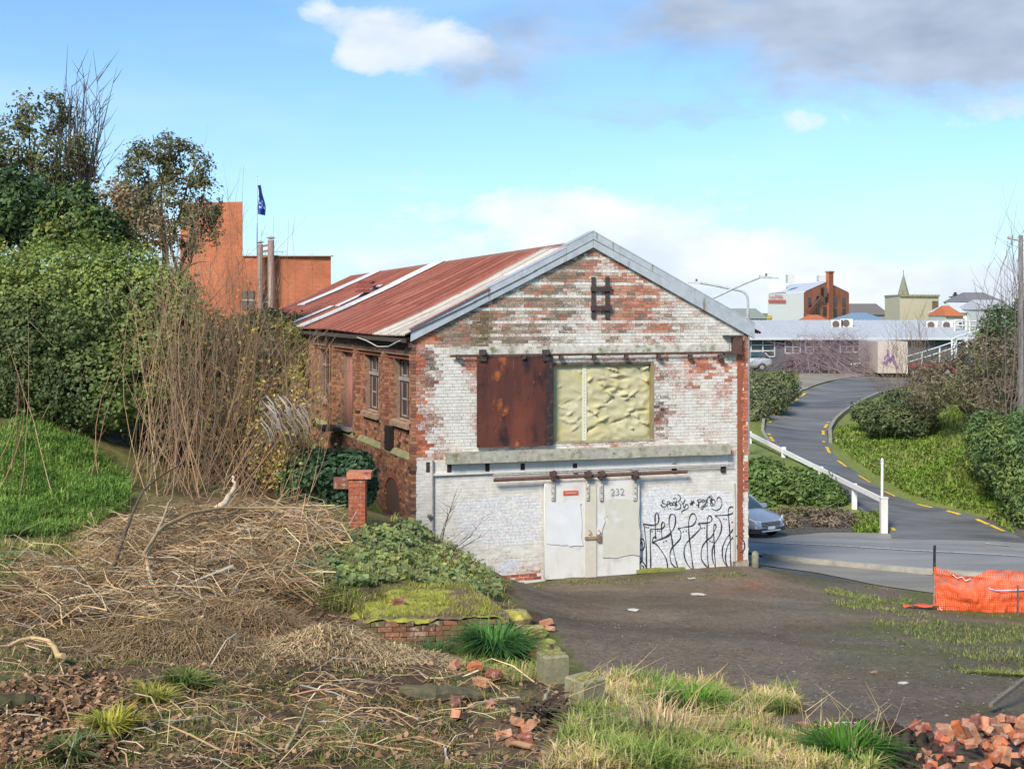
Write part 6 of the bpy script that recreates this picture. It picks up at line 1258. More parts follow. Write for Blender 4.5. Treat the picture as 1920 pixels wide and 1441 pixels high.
# ------------------------------------------------------------------ street furniture on the lane
FW = (.74, .73, .70)
rp = [P(1405, 813, 60.5), P(1470, 846, 56), P(1539, 880, 52), P(1584, 903, 48.9), P(1656, 938, 45.3)]
t_ = thing('rail_fence', 'white timber rail fence down the left side of the lane', 'fence', Vector((rp[-1].x, rp[-1].y, g1(rp[-1].x, rp[-1].y))))
for i, (a, b) in enumerate(zip(rp[:-1], rp[1:])): mb = MB(); mb.bar(a, b, .07, .20, tint(FW, .04)); mb.build('rail', 'paintwork', t_)
for i, (px, py, d) in enumerate(((1603, 912, 48.2), (1540, 880, 52.1), (1470, 846, 56.1), (1406, 813, 60.4))):
    q = P(px, py, d); g = g1(q.x, q.y); mb = MB(); mb.box((q.x-.10, q.y+.04, g-.3), (q.x+.10, q.y+.16, max(q.z+.12, g+.5)), tint(FW, .04)); mb.build('post', 'paintwork', t_)
q = P(1657, 1000, 45.1); g = g1(q.x, q.y); t2 = thing('gate_post', 'thick white end post with flaking paint at the lane mouth', 'post', (q.x, q.y, g)); mb = MB(); mb.box((q.x-.13, q.y-.1, g-.2), (q.x+.13, q.y+.1, g+1.38), FW)
mb.box((q.x-.15, q.y-.12, g+1.38), (q.x+.15, q.y+.12, g+1.42), FW); mb.build('shaft', 'white_sheet', t2)
q2 = P(1655.5, 930, 45.3); t3 = thing('marker_pole', 'slim white pole rising above the thick end post', 'pole', (q2.x, q2.y+.15, g)); mb = MB(); mb.tube([(q2.x, q2.y+.15, g-.1), (q2.x+.02, q2.y+.15, P(0, 872, 45.3).z)], .05, 8, FW); mb.build('shaft', 'paintwork', t3); mb = MB(); mb.lathe((q2.x+.02, q2.y+.15, P(0, 872, 45.3).z), [(.055, 0), (.06, .02), (.06, .2), (.03, .26)], 8, (.6, .6, .6)); mb.build('cap', 'metal', t3)
# street lamps
def lamp(label, base, pts, head, r=.06):
    t = thing('street_lamp', label, 'street lamp', base, 'street lamps'); mb = MB(); mb.tube([Vector(base)-Vector((0, 0, .2)), Vector((base[0], base[1], pts[0].z-1.0)), Vector((base[0], base[1], pts[0].z-.6))], [.10, .09, .08], 8, (.33, .34, .34)); mb.build('pole', 'metal', t)
    mb = MB(); mb.tube([Vector((base[0], base[1], pts[0].z-.62))]+cat_rom([Vector((base[0], base[1], pts[0].z-.6))]+pts, 4), r, 7, (.42, .43, .43)); mb.build('arm', 'metal', t)
    a, b = head; d = (b-a).normalized(); mb = MB(); mb.hexa([a+Vector((0, -.16, -.05)), b+Vector((0, -.12, -.03)), b+Vector((0, .12, -.03)), a+Vector((0, .16, -.05)), a+Vector((0, -.12, .08)), b+Vector((0, -.08, .01)), b+Vector((0, .08, .01)), a+Vector((0, .12, .08))], (.36, .37, .38)); mb.build('lamp_head', 'metal', t)
    mb = MB(); m_ = a.lerp(b, .35); mb.lathe(m_+Vector((0, 0, .05)), [(.05, 0), (.05, .12), (0, .14)], 8, (.12, .12, .12)); mb.build('photocell', 'plain', t)
d = 56.; b = P(1402, 600, d); lamp('curved street lamp pointing left over the gable roof edge', (b.x, b.y, g1(b.x, b.y)), [P(1402, 562, d), P(1398, 551, d), P(1388, 545, d), P(1372, 542, d), P(1335, 534, d), P(1313, 530.5, d)], (P(1314, 530, d), P(1291, 529.5, d)))
d = 52.; b = P(1318, 600, d); lamp('straight armed street lamp pointing right behind the gable', (b.x, b.y, g1(b.x, b.y)), [P(1318, 568, d), P(1323, 563, d), P(1345, 555, d), P(1385, 536, d), P(1424, 520, d)], (P(1424, 519.5, d), P(1460, 521, d)), .055)
d = 54.; b = gbase(1915, d); t_ = thing('power_pole', 'grey power pole with a lamp arm at the right picture edge', 'pole', b); mb = MB(); mb.tube([b-Vector((0, 0, .2)), P(1914, 441, d)], [.15, .10], 9, (.22, .20, .18)); mb.build('pole', 'wood', t_); mb = MB(); mb.bar(P(1914, 452, d), P(1893, 447, d), .07, .07, (.35, .35, .35)); mb.bar(P(1901, 448, d), P(1890, 445, d), .2, .1, (.4, .4, .4)); mb.build('lamp_arm', 'metal', t_)

# ------------------------------------------------------------------ cars
def car(label, pos, heading, col, s=.94, detail=True, group=None):
    t = thing('car', label, 'car', pos, group); hx = Vector((math.cos(heading), math.sin(heading), 0)); hy = Vector((-hx.y, hx.x, 0)); pos = Vector(pos)
    W_ = lambda x, y, z: pos+(hx*x+hy*y+Vector((0, 0, z)))*s
    def loft(st, ring, c, name, m, smooth=True, parent=t):
        mb = MB(); V = [W_(*p) for x in st for p in ring(x)]; n = len(ring(st[0])); k = len(st); mb.add(V, [(i*n+j, i*n+(j+1) % n, (i+1)*n+(j+1) % n, (i+1)*n+j) for i in range(k-1) for j in range(n)]+[tuple(range(n-1, -1, -1)), tuple((k-1)*n+j for j in range(n))], c); return mb.build(name, m, parent, smooth)
    xs = [-2.33, -2.27, -2.1, -1.6, -.8, 0, .9, 1.2, 1.6, 1.95, 2.15, 2.27, 2.33]; hw = [.70, .82, .90, .925, .93, .93, .925, .92, .905, .88, .83, .76, .62]; zt_ = [.95, 1.06, 1.12, 1.13, 1.12, 1.11, 1.10, 1.07, 1.02, .96, .90, .83, .74]; zb_ = [.42, .34, .30, .28, .28, .28, .28, .28, .28, .30, .32, .34, .40]
    def ring(x): h, z1, z0 = np.interp(x, xs, hw), np.interp(x, xs, zt_), np.interp(x, xs, zb_); m = z0+(z1-z0)*.45; return [(x, -h*.93, z0), (x, -h, m), (x, -h*.985, z0+(z1-z0)*.8), (x, -h*.88, z1-.015), (x, -h*.4, z1+.02), (x, h*.4, z1+.02), (x, h*.88, z1-.015), (x, h*.985, z0+(z1-z0)*.8), (x, h, m), (x, h*.93, z0)]
    loft(xs, ring, col, 'body', 'carpaint')
    gx = [1.05, .72, .25, -.5, -1.2, -1.75, -2.2]; gz = [1.10, 1.32, 1.56, 1.64, 1.63, 1.56, 1.13]; gw = [.80, .74, .66, .64, .64, .63, .72]
    def gring(x): z = np.interp(x, gx[::-1], gz[::-1]); w = np.interp(x, gx[::-1], gw[::-1]); return [(x, -.83, 1.07), (x, -w-.0, z-.03), (x, -w*.75, z), (x, w*.75, z), (x, w, z-.03), (x, .83, 1.07)]
    loft(gx, gring, (.045, .075, .08), 'windows', 'glass_dark')
    rx = [.30, .1, -.5, -1.2, -1.80]
    def rring(x): z = np.interp(x, gx[::-1], gz[::-1])+.012; w = np.interp(x, gx[::-1], gw[::-1])+.012; return [(x, -w, z-.09), (x, -w*.8, z+.008), (x, w*.8, z+.008), (x, w, z-.09)]
    loft(rx, rring, col, 'roof', 'carpaint')
    for y in (-1, 1):
        mb = MB(); mb.bar(W_(1.03, y*.81, 1.09), W_(.28, y*.655, 1.55), .06*s, .06*s, col); mb.bar(W_(-.45, y*.80, 1.1), W_(-.5, y*.65, 1.6), .07*s, .05*s, (.03, .03, .03)); mb.bar(W_(-1.75, y*.645, 1.54), W_(-2.15, y*.78, 1.12), .12*s, .08*s, col); mb.build('pillar', 'carpaint', t)
        for x in (1.42, -1.40):
            mb = MB(); prof = [(.20, -.11), (.30, -.12), (.355, -.09), (.36, .0), (.355, .09), (.30, .12), (.20, .11)]; n = 20; base = len(mb.v); V = [W_(x+r*math.cos(2*math.pi*k/n), y*.83+h, .355+r*math.sin(2*math.pi*k/n)) for r, h in prof for k in range(n)]; mb.add(V, [(i*n+k, i*n+(k+1) % n, (i+1)*n+(k+1) % n, (i+1)*n+k) for i in range(len(prof)-1) for k in range(n)], (.02, .02, .02)); w_ = mb.build('tyre', 'rubber', t, True)
            mb = MB(); V = [W_(x+r*math.cos(2*math.pi*k/n), y*(.83+h), .355+r*math.sin(2*math.pi*k/n)) for r, h in ((.22, .10), (.20, .085), (.05, .075)) for k in range(n)]; mb.add(V, [(i*n+k, i*n+(k+1) % n, (i+1)*n+(k+1) % n, (i+1)*n+k) for i in range(2) for k in range(n)]+[tuple(2*n+k for k in range(n))], (.35, .36, .37)); mb.build('rim', 'metal', t, True)
        if not detail: continue
        mb = MB(); V = [W_(*p) for p in ((2.29, y*.50, .74), (2.19, y*.78, .80), (1.98, y*.885, .86), (2.0, y*.875, .93), (2.19, y*.77, .89), (2.285, y*.52, .82))]; V2 = [v_+hx*.035*s+hy*y*.012*s for v_ in V]; mb.add(V2+V, [(0, 1, 2, 3, 4, 5)]+[(i, (i+1) % 6, (i+1) % 6+6, i+6) for i in range(6)], (.75, .76, .78)); mb.build('headlight', 'glass_clear', t)
        mb = MB(); V = [W_(*p) for p in ((2.30, y*.55, .50), (2.24, y*.80, .52), (2.24, y*.80, .62), (2.29, y*.58, .60))]; mb.add([v_+hx*.03*s for v_ in V]+V, [(0, 1, 2, 3)]+[(i, (i+1) % 4, (i+1) % 4+4, i+4) for i in range(4)], (.62, .52, .56)); mb.build('fog_light', 'glass_clear', t)
        mb = MB(); c = W_(.78, y*1.0, 1.16); mb.hexa([c+(hx*a+hy*b_+Vector((0, 0, e)))*s for e in (-.07, .08) for a, b_ in ((-.08, -.12), (.1, -.09), (.1, .09), (-.08, .12))], col); mb.build('wing_mirror', 'carpaint', t)
    if detail:
        mb = MB(); mb.add([W_(*p) for p in ((2.345, -.46, .56), (2.345, .46, .56), (2.335, .52, .76), (2.335, -.52, .76), (2.25, -.46, .56), (2.25, .46, .56), (2.24, .52, .76), (2.24, -.52, .76))], [(0, 1, 2, 3), (0, 4, 5, 1), (1, 5, 6, 2), (2, 6, 7, 3), (3, 7, 4, 0)], (.03, .03, .035)); gr = mb.build('grille', 'plain', t)
        for k in range(3): mb = MB(); z = .60+k*.062; mb.bar(W_(2.36, -.48-.015*k, z), W_(2.36, .48+.015*k, z), .025*s, .026*s, (.6, .61, .63)); mb.build('chrome_bar', 'chrome', gr)
        mb = MB(); mb.add([W_(*p) for p in ((2.33, -.78, .36), (2.33, .78, .36), (2.35, .76, .50), (2.35, -.76, .50), (2.0, -.9, .34), (2.0, .9, .34), (2.0, .9, .50), (2.0, -.9, .50))], [(0, 1, 2, 3), (0, 4, 5, 1), (1, 5, 6, 2), (3, 7, 4, 0), (2, 6, 7, 3)], (.045, .045, .05)); mb.build('lower_bumper', 'rubber', t)
        mb = MB(); mb.bar(W_(2.36, -.5, .40), W_(2.36, .5, .40), .03*s, .06*s, (.45, .46, .47)); mb.build('skid_plate', 'metal', t)
        mb = MB(); mb.bar(W_(2.375, -.19, .52), W_(2.375, .19, .52), .02*s, .12*s, (.72, .73, .72)); mb.build('number_plate', 'paintwork', t)
    return t
m_, nt_, b_ = nodes('glass_clear'); a_ = nd(nt_, 'ShaderNodeAttribute', attribute_name='Col'); nt_.links.new(a_.outputs['Color'], b_.inputs['Base Color']); b_.inputs['Roughness'].default_value = .1
m_, nt_, b_ = nodes('chrome'); a_ = nd(nt_, 'ShaderNodeAttribute', attribute_name='Col'); nt_.links.new(a_.outputs['Color'], b_.inputs['Base Color']); b_.inputs['Roughness'].default_value = .2; b_.inputs['Metallic'].default_value = 1.0
hd = Vector((.50, -.866, 0)); fp = P(1449, 1000, 43.6); cpz = fp-hd*2.2; car('silver blue car nosing out from behind the warehouse corner', (cpz.x, cpz.y, g1(cpz.x, cpz.y)+.06), math.atan2(hd.y, hd.x), (.42, .46, .52), .90)
yard = lambda px, d: (lambda q: (q.x, q.y, q.z))(gbase(px, d))
car('white car parked by the long shed behind warehouse corner', yard(1392, 94), math.pi+.1, (.62, .64, .66), .95, False, 'cars parked at the shed')
car('white van parked in front of the shed beside the container', yard(1640, 93.0), math.pi-.15, (.66, .66, .66), .95, False, 'cars parked at the shed')
car('dark red car parked right of the beige container', yard(1735, 91), .1, (.30, .06, .05), .95, False, 'cars parked at the shed')

# ------------------------------------------------------------------ the long shed and its yard
def SB(px, d): return (px-CX)/F*d
sh = thing('long_shed', 'long low grey shed with pale metal roof above the lane', 'shed', (SB(1600, 97), 97, 1.9)); d0, d1 = 97., 104.
x0, x1, ze, zr = SB(1330, d0), SB(1822, d0), CAMZ-(633-HY)/F*d0, CAMZ-(600-HY)/F*d1
mb = MB(); mb.box((x0, d0, .8), (x1, d1+6, ze), (.085, .09, .105)); mb.build('wall', 'plain', sh)
rr_ = MB(); n = 60
for k in range(n):
    a, b = x0-.4+(x1-x0+.8)*k/n, x0-.4+(x1-x0+.8)*(k+1)/n; rr_.add([(a, d0-.7, ze+.02), (b-.03, d0-.7, ze+.02), (b-.03, d1, zr), (a, d1, zr), (b, d0-.7, ze+.07), (b, d1, zr+.05)], [(0, 1, 2, 3), (1, 4, 5, 2)], tint((.40, .41, .42), .03))
rr_.build('roof', 'galvanised', sh); mb = MB(); mb.box((x0-.4, d0-.72, ze-.16), (x1+.4, d0-.66, ze+.06), (.5, .52, .54)); mb.build('fascia', 'paintwork', sh)
mb = MB(); mb.add([(x0-.4, d1, zr), (x1+.4, d1, zr), (x1+.4, d1+7, ze), (x0-.4, d1+7, ze)], [(0, 1, 2, 3)], (.5, .5, .5)); mb.build('rear_roof', 'galvanised', sh)
for xa, xb, ya, yb, nx, ny in ((1408, 1452, 636, 668, 2, 3), (1472, 1500, 638, 662, 2, 2), (1510, 1540, 638, 662, 2, 2), (1575, 1612, 638, 660, 3, 2), (1628, 1645, 636, 680, 1, 3)):
    f = MB(); A, B_ = SB(xa, d0), SB(xb, d0); Z0, Z1 = CAMZ-(yb-HY)/F*d0, CAMZ-(ya-HY)/F*d0
    for k in range(nx+1): q = A+(B_-A)*k/nx; f.box((q-.05, d0-.08, Z0), (q+.05, d0-.01, Z1), (.50, .52, .55))
    for k in range(ny+1): q = Z0+(Z1-Z0)*k/ny; f.box((A, d0-.07, q-.05), (B_, d0-.015, q+.05), (.50, .52, .55))
    w_ = f.build('window', 'paintwork', sh)
    for i in range(nx):
        for j in range(ny): g_ = MB(); g_.box((A+(B_-A)*i/nx+.05, d0-.04, Z0+(Z1-Z0)*j/ny+.05), (A+(B_-A)*(i+1)/nx-.05, d0-.02, Z0+(Z1-Z0)*(j+1)/ny-.05), tint((.04, .05, .045), .4)); g_.build('pane', 'glass_dark', w_)
for px, py, lab in ((1568, 607, 'larger heat pump unit on the shed roof left of centre'), (1587, 605, 'smaller heat pump unit on the shed roof left of centre'), (1746, 609, 'heat pump unit on shed roof below the beige block'), (1775, 609, 'heat pump unit on the shed roof at right')):
    q = P(px, py, 101); t_ = thing('heat_pump', lab, 'heat pump', q, 'heat pumps on the shed roof'); mb = MB(); mb.box((q.x-.5, q.y-.2, q.z-.45), (q.x+.5, q.y+.2, q.z+.35), (.60, .58, .54)); mb.build('casing', 'paintwork', t_); mb = MB(); mb.lathe((q.x-.1, q.y-.2, q.z-.02), [(.3, -.02), (.3, -.05), (.12, -.06), (0, -.06)], 14, (.12, .09, .08), 'Y'); mb.build('fan_grille', 'plain', t_)
d = 89.; cx0, cx1 = SB(1646, d), SB(1702, d); z1 = CAMZ-(640-HY)/F*d; zc0 = z1-2.4; t_ = thing('shipping_container', 'beige container with purple graffiti standing before the shed', 'container', (cx0, d, zc0)); mb = MB(); n = 20
for k in range(n): a, b = cx0+(cx1-cx0)*k/n, cx0+(cx1-cx0)*(k+1)/n; mb.box((a, d-(.03 if k % 2 else 0), zc0), (b, d+5, z1), (.50, .42, .36), skip=(0,))
mb.build('body', 'paintwork', t_); gm = MB()
for pts in ([(1658, 672), (1664, 662), (1668, 678), (1674, 664), (1678, 684)], [(1656, 680), (1670, 670), (1682, 690)], [(1664, 655), (1666, 670), (1660, 682)]):
    gm.tube([Vector((SB(x, d), d-.035, CAMZ-(y-HY)/F*d)) for x, y in pts], .09, 4, (.25, .14, .32))
gm.build('graffiti_scribble', 'paintwork', t_)
# curved maroon rail fence and pale railings in the yard
def fence(label, pts, h, col, nrail=2, r=.05, cat='fence', post=True, name='yard_railing'):
    t = thing(name, label, cat, pts[0]); cp = cat_rom(pts, 3)
    for k in range(nrail): mb = MB(); z = h*(1-.42*k); mb.tube([p+Vector((0, 0, z)) for p in cp], r, 5, col); mb.build('rail', 'paintwork', t)
    for p in cp[::2]: mb = MB(); mb.tube([p-Vector((0, 0, .2)), p+Vector((0, 0, h))], r, 5, col); mb.build('post', 'paintwork', t)
fence('maroon pipe fence curving round the top of the lane', [gbase(1474, 86), gbase(1478, 89.5), gbase(1510, 91), gbase(1560, 92), gbase(1615, 91.5)], 1.0, (.17, .07, .08), 3)
wr = [P(1785, 700, 70), P(1800, 690, 71), P(1838, 675, 73)]; fence('white stair railing rising beside the dark evergreen', [Vector((p.x, p.y, CAMZ-(y-HY)/F*p.y-1.0)) for p, y in zip(wr, (636, 630, 618))], 1.0, (.74, .74, .74), 2, .06)
ws = [P(1700, 690, 80), P(1745, 680, 82), P(1790, 665, 84)]; fence('white ramp railing in front of the shed right end', [Vector((p.x, p.y, CAMZ-(y-HY)/F*p.y-1.0)) for p, y in zip(ws, (668, 655, 640))], 1.0, (.70, .69, .68), 2, .05)
wt = [P(1790, 600, 99), P(1830, 600, 100)]; fence('white balustrade on the roof edge at the right', [Vector((p.x, p.y, CAMZ-(y-HY)/F*p.y-1.0)) for p, y in zip(wt, (600, 602))], 1.0, (.74, .74, .74), 2, .06)

# ------------------------------------------------------------------ distant buildings
def far(name, label, cat, px, d, group=None): return thing(name, label, cat, (SB(px, d), d, 0), group)
def fz_(py, d): return CAMZ-(py-HY)/F*d
def prismP(mb, pts, z0, z1, col):      # plan polygon (x,y) walls
    n = len(pts); mb.add([(x, y, z0) for x, y in pts]+[(x, y, z1) for x, y in pts], [tuple(range(n, 2*n))]+[(i, (i+1) % n, (i+1) % n+n, i+n) for i in range(n)], col)
# mill with brick gable and white side
A_ = P(1507, 0, 195); B_ = P(1592, 0, 204); C_ = P(1440, 0, 214); A2, B2, C2 = (A_.x, 195.), (B_.x, 204.), (C_.x, 214.); D2 = (B2[0]+C2[0]-A2[0], B2[1]+C2[1]-A2[1])
ml = far('mill_building', 'tall orange brick mill with white side wall and chimney', 'building', 1507, 195); ez, rz_ = fz_(548, 195), fz_(529, 199)
V2 = lambda p, z: Vector((p[0], p[1], z)); mid = lambda p, q: ((p[0]+q[0])/2, (p[1]+q[1])/2); gA = mid(A2, B2); gC = mid(C2, D2)
mb = MB(); mb.add([V2(A2, -2), V2(B2, -2), V2(B2, ez), V2(gA, rz_), V2(A2, ez), V2(D2, -2), V2(D2, ez)], [(0, 1, 2, 3, 4), (1, 5, 6, 2)], (.4, .1, .05)); mb.build('brick_gable', 'mill_brick', ml)
mb = MB(); o_ = Vector((-.05, -.1, 0)); mb.add([V2(A2, -2)+o_, V2(C2, -2)+o_, V2(C2, ez)+o_, V2(A2, ez)+o_], [(0, 3, 2, 1)], (.66, .65, .62)); wsd = mb.build('white_side_wall', 'paintwork', ml)
mb = MB(); up = Vector((0, 0, .1)); mb.add([V2(A2, ez)+up, V2(gA, rz_)+up, V2(gC, rz_)+up, V2(C2, ez)+up, V2(B2, ez)+up, V2(D2, ez)+up], [(0, 1, 2, 3), (1, 4, 5, 2)], (.46, .48, .51)); mb.build('roof', 'galvanised', ml)
mb = MB(); prismP(mb, [(C2[0]+.1, C2[1]-.5), (C2[0]+2.6, C2[1]-3), (C2[0]+3.5, C2[1]+2), (C2[0]+1, C2[1]+3)], ez-1, fz_(531, 213), (.60, .60, .57)); mb.build('white_stair_block', 'paintwork', ml)
for px, y0, y1, w in ((1482, 515, 530, 1.2), (1541, 516, 528, 1.3)): q = P(px, y0, 205); mb = MB(); mb.box((q.x-w/2, 204.4, fz_(y1, 205)), (q.x+w/2, 206, q.z), (.50, .50, .48)); mb.build('roof_vent', 'plain', ml)
dg_ = Vector((B2[0]-A2[0], B2[1]-A2[1], 0)); dl_ = dg_.length; dg_.normalize(); on = Vector((dg_.y, -dg_.x, 0))
def MG(f, w, z): return V2(A2, z)+dg_*f*dl_+on*w
mb = MB(); mb.box((.50, -.2, -2), (.60, .4, fz_(509, 199)), (.36, .10, .05), fr=MG); ch = mb.build('chimney', 'mill_brick', ml); mb = MB(); mb.box((.49, -.3, fz_(511, 199)), (.61, .5, fz_(508, 199)), (.3, .09, .05), fr=MG); mb.build('chimney_cap', 'mill_brick', ch)
for f, y in ((.12, 566), (.30, 563), (.45, 562), (.68, 565), (.88, 566), (.30, 585), (.45, 583), (.68, 586), (.88, 586), (.40, 545)): z = fz_(y, 199); mb = MB(); mb.box((f-.035, -.1, z-.75), (f+.035, .06, z+.75), (.05, .04, .04), fr=MG); mb.build('window', 'glass_dark', ml)
mb = MB(); mb.bar(MG(.06, .4, fz_(585, 197)), MG(.34, .4, fz_(556, 198)), .25, .25, (.12, .06, .05)); mb.bar(MG(.42, .4, fz_(556, 198)), MG(.42, .4, fz_(540, 198)), .5, .5, (.1, .06, .05)); mb.build('fire_stair', 'iron', ml)
ds = Vector((C2[0]-A2[0], C2[1]-A2[1], 0)); sl2 = ds.length; ds.normalize(); osd = Vector((ds.y, -ds.x, 0)); osd = osd if osd.y < 0 else -osd
def sidept(px, py):
    r = (px-CX)/F; k = (r*A2[1]-A2[0])/(ds.x-r*ds.y); d = A2[1]+ds.y*k; return Vector((A2[0]+ds.x*k, d, fz_(py, d)))+osd*.25
q0, q1 = sidept(1444.5, 559.5), sidept(1474, 559.5); text('wall_sign', 'LesMills', q0, q1-q0, (0, 0, 1), 1.05, (.55, .05, .05), ml, w=(q1-q0).length/1.05/3.55)
mb = MB(); a, b = sidept(1443, 567), sidept(1475.5, 567); c, d_ = sidept(1475.5, 562), sidept(1443, 562); mb.add([a, b, c, d_], [(0, 1, 2, 3)], (.55, .08, .07)); mb.build('sign_bar', 'paintwork', ml)
mb = MB(); a, b, c, d_ = sidept(1441, 597), sidept(1449, 597), sidept(1449, 591), sidept(1441, 591); mb.add([a, b, c, d_], [(0, 1, 2, 3)], (.75, .42, .05)); mb.build('yellow_notice', 'paintwork', ml)
def house(label, px0, px1, d, ye, yr, wall, roofc, hip=.25, depth=8, name='house', cat='house', wins=3, m='paintwork', rm='plain'):
    t = far(name, label, cat, (px0+px1)/2, d, 'distant buildings'); a, b = SB(px0, d), SB(px1, d); ze, zr = fz_(ye, d), fz_(yr, d+depth/2); mb = MB(); mb.box((a, d, -3), (b, d+depth, ze), wall); mb.build('wall', m, t); h = (b-a)*hip; o = (b-a)*.04
    mb = MB(); mb.add([(a-o, d-.4, ze), (b+o, d-.4, ze), (b+o, d+depth+.4, ze), (a-o, d+depth+.4, ze), (a+h, d+depth/2, zr), (b-h, d+depth/2, zr)], [(0, 1, 5, 4), (1, 2, 5), (2, 3, 4, 5), (3, 0, 4)], roofc); mb.build('roof', rm, t)
    for k in range(wins):
        x = a+(b-a)*(k+.5)/wins; w = (b-a)/wins*.22; mb = MB(); mb.box((x-w, d-.08, ze-2.3), (x+w, d-.02, ze-.7), (.06, .07, .08)); mb.build('window', 'glass_dark', t)
    return t
house('green grey roofed hall behind the left street lamp', 1370, 1437, 150, 597, 578, (.40, .38, .33), (.22, .235, .2), .12)
house('brown roofed long hall right of the mill', 1590, 1665, 230, 590, 569, (.30, .25, .20), (.15, .135, .12), .02, 14)
house('blue roofed shed in front of the brown hall', 1600, 1662, 140, 600, 586, (.34, .38, .42), (.16, .24, .32), .3, 9)
house('small orange roofed house in front of the mill', 1516, 1562, 120, 606, 590, (.46, .44, .40), (.40, .13, .06), .3, 6)
house('orange tiled house right of the beige block', 1772, 1806, 125, 592, 573, (.52, .50, .46), (.42, .13, .05), .3, 5)
house('white house with pale roof beside the orange tiled house', 1795, 1850, 135, 586, 567, (.66, .65, .62), (.50, .51, .52), .15, 9)
house('brick terrace with grey hip roof on the far right ridge', 1818, 1882, 170, 566, 548, (.36, .11, .06), (.17, .165, .17), .2, 10, m='mill_brick')
house('pale gabled house partly hidden by the dark evergreen', 1845, 1900, 130, 580, 562, (.6, .6, .58), (.4, .4, .42), .1, 8)
# beige block
bgx = far('beige_block', 'blank beige concrete block building with stained parapet', 'building', 1690, 150); a, b, c = P(1687, 0, 148), P(1760, 0, 150), P(1659, 0, 156); z1 = fz_(556, 149)
mb = MB(); prismP(mb, [(a.x, 148), (b.x, 150), (b.x+1, 160), (c.x, 156)], -2, z1, (.50, .43, .30)); mb.build('wall', 'concrete_far', bgx) if 'concrete_far' in M else mb.build('wall', 'paintwork', bgx)
mb = MB(); prismP(mb, [(a.x-.02, 147.8), (b.x+.1, 149.8), (b.x+1, 160), (c.x-.1, 155.9)], z1, z1+.25, (.30, .28, .14)); mb.build('parapet', 'concrete', bgx)
mb = MB(); x0_, x1_ = SB(1748, 149.6), SB(1757, 149.8); mb.box((x0_, 149.3, fz_(600, 149)), (x1_, 149.6, fz_(564, 149)), (.12, .09, .05)); mb.build('loading_door', 'wood', bgx)
# spire
sp = far('church_spire', 'slender stone church spire rising behind the beige block', 'spire', 1694, 260); q = P(1694, 555, 260); mb = MB(); n = 8; zt2 = fz_(512, 260)
mb.add([(q.x+1.3*math.cos(2*math.pi*(k+.5)/n), 260+1.3*math.sin(2*math.pi*(k+.5)/n), q.z) for k in range(n)]+[(q.x, 260, zt2)], [(k, (k+1) % n, n) for k in range(n)], (.23, .22, .16)); mb.build('spire', 'concrete', sp)
mb = MB(); mb.box((q.x-1.3, 258.6, -2), (q.x+1.3, 261.2, q.z), (.24, .22, .17)); mb.build('tower', 'concrete', sp); mb = MB(); mb.bar((q.x, 260, zt2-.3), (q.x, 260, zt2+.7), .12, .12, (.2, .19, .15)); mb.build('finial', 'plain', sp)
for s_ in (-1, 1): mb = MB(); mb.add([(q.x+s_*.6-.3, 258.7, q.z+.1), (q.x+s_*.6+.3, 258.7, q.z+.1), (q.x+s_*.5, 259.1, q.z+1.6)], [(0, 1, 2)], (.15, .14, .1)); mb.build('lucarne', 'plain', sp)
# little far pine
t_ = far('far_pine', 'small dark tiered pine behind the distant white house', 'tree', 1791, 180); mb = MB(); q = P(1791, 568, 180)
mb.tube([(q.x, 180, 0), P(1791, 551, 180)], [.3, .05], 5, (.1, .08, .05)); mb.build('trunk', 'bark', t_)
pp_ = np.array([[q.x+RNG.normal(0, 1)*(1.1-k*.17)*.62, 180+RNG.normal(0, 1)*(1.1-k*.17)*.6, q.z-.3+k*.3] for k in RNG.uniform(0, 6, 700).round()]); leaves('crown', pp_, np.zeros_like(pp_)+[0, -1, .3], .35, pal([(.04, .05, .045), (.05, .06, .05)], 700), 'leaf', t_)
# ------------------------------------------------------------------ orange brick tower block on the left
ob = far('orange_brick_building', 'plain orange brick tower and lower wing behind the stems', 'building', 430, 78); d = 78.
xa, xb, xc = SB(330, d), SB(455, d), SB(621, d+1.5)
mb = MB(); prismP(mb, [(xa, d+1), (xb, d), (xb*1.125, d+9), (xa, d+15)], 0, fz_(378, d), (.4, .1, .05)); mb.build('tower', 'orange_brick', ob)
mb = MB(); prismP(mb, [(xb*.985-.6, d-1.2), (xc*.97, d-1.0), (xc*1.09, d+8.5), (xb*1.1, d+8)], 0, fz_(482, d), (.4, .1, .05)); mb.build('wing', 'orange_brick', ob)
mb = MB(); mb.box((xb*.985, d-1.3, fz_(482, d)+.001), (xc*.97+.1, d-.7, fz_(480, d)), (.45, .36, .3)); mb.build('coping', 'paintwork', ob)
mb = MB(); zr_ = fz_(481, d)
for k in range(15): x = xb+.2+(xc-xb-.4)*k/14; mb.bar((x, d-.9, zr_), (x, d-.9, zr_+.28), .03, .03, (.6, .6, .6))
mb.bar((xb+.2, d-.9, zr_+.28), (xc-.2, d-.9, zr_+.28), .035, .035, (.62, .62, .62)); mb.build('roof_railing', 'paintwork', ob)
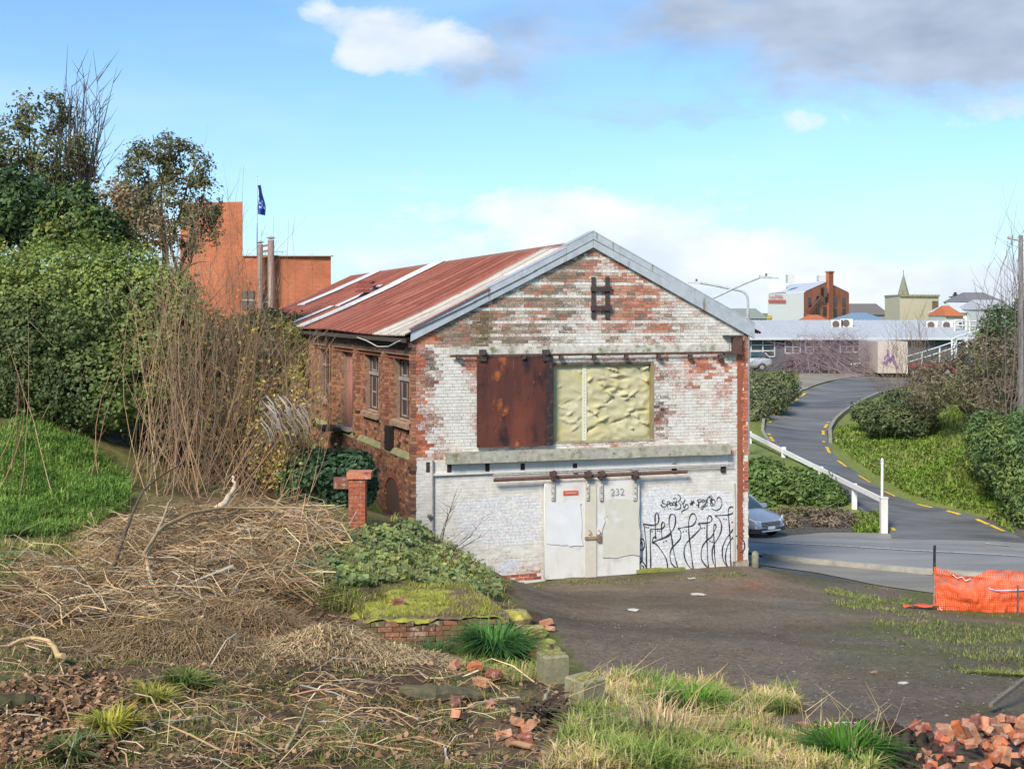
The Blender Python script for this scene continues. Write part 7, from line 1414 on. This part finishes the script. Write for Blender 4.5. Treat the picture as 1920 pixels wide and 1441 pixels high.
for px, y, r in ((487.5, 458, .19), (508, 450, .21)):
    q = P(px, y, d-1.7); mb = MB(); mb.tube([(q.x, d-1.7, 0), (q.x, d-1.7, q.z)], r, 12, (.23, .16, .13)); fl = mb.build('flue_pipe', 'metal', ob, True); mb = MB(); mb.lathe((q.x, d-1.7, q.z+.06), [(r*.5, 0), (r*1.5, .08), (r*.2, .22)], 12, (.4, .4, .4)); mb.build('flue_cap', 'metal', fl)
mb = MB()
for y in (462, 472, 482): mb.bar(P(489, y, d-1.7), P(507, y-3, d-1.7), .12, .12, (.30, .13, .09))
mb.build('flue_bracket', 'iron', ob)
for px, y0, y1 in ((460, 545, 580), (472, 545, 580), (497, 550, 582)): a, b = P(px-4, y1, d-1.2), P(px+4, y0, d-1.2); mb = MB(); mb.box((a.x, d-1.3, a.z), (b.x, d-1.15, b.z), (.10, .10, .10)); w_ = mb.build('window', 'glass_dark', ob); mb = MB(); mb.box((a.x-.05, d-1.36, (a.z+b.z)/2-.04), (b.x+.05, d-1.29, (a.z+b.z)/2+.04), (.5, .5, .48)); mb.build('glazing_bar', 'paintwork', w_)
# flag
fb = P(482, 470, 82); t_ = thing('flagpole', 'thin flagpole on the orange building with limp blue flag', 'flagpole', fb); mb = MB(); mb.tube([fb-Vector((0, 0, 3)), P(482.5, 331, 82)], [.045, .03], 6, (.55, .55, .55)); mb.lathe(P(482.5, 330, 82), [(0, -.05), (.07, 0), (0, .06)], 6, (.6, .6, .6)); mb.build('pole', 'metal', t_)
def flagpt(a, v): return P(483+a*(5+11*(v**.8))+1.5*math.sin(v*7+a*3), 347+v*55-a*(1-v)*2+a*2, 82)+Vector((0, .25*math.sin(a*7+v*3), 0))
nx, ny = 9, 14; V = [flagpt(i/nx, j/ny) for i in range(nx+1) for j in range(ny+1)]; Fc = [(i*(ny+1)+j, (i+1)*(ny+1)+j, (i+1)*(ny+1)+j+1, i*(ny+1)+j+1) for i in range(nx) for j in range(ny)]
C_ = np.tile(np.array([[.035, .09, .34]]), (len(Fc), 1))
for k, f in enumerate(Fc):
    i, j = divmod(k, ny)
    if (i, j) in ((3, 6), (4, 6), (3, 7), (4, 8), (5, 8), (5, 9), (4, 10), (3, 10), (6, 7), (2, 8), (6, 10)): C_[k] = (.6, .65, .75)
t2 = npmesh('flag', V, Fc, C_, 'leaf', t_); t2['label'] = 'blue flag with a white emblem hanging limp'
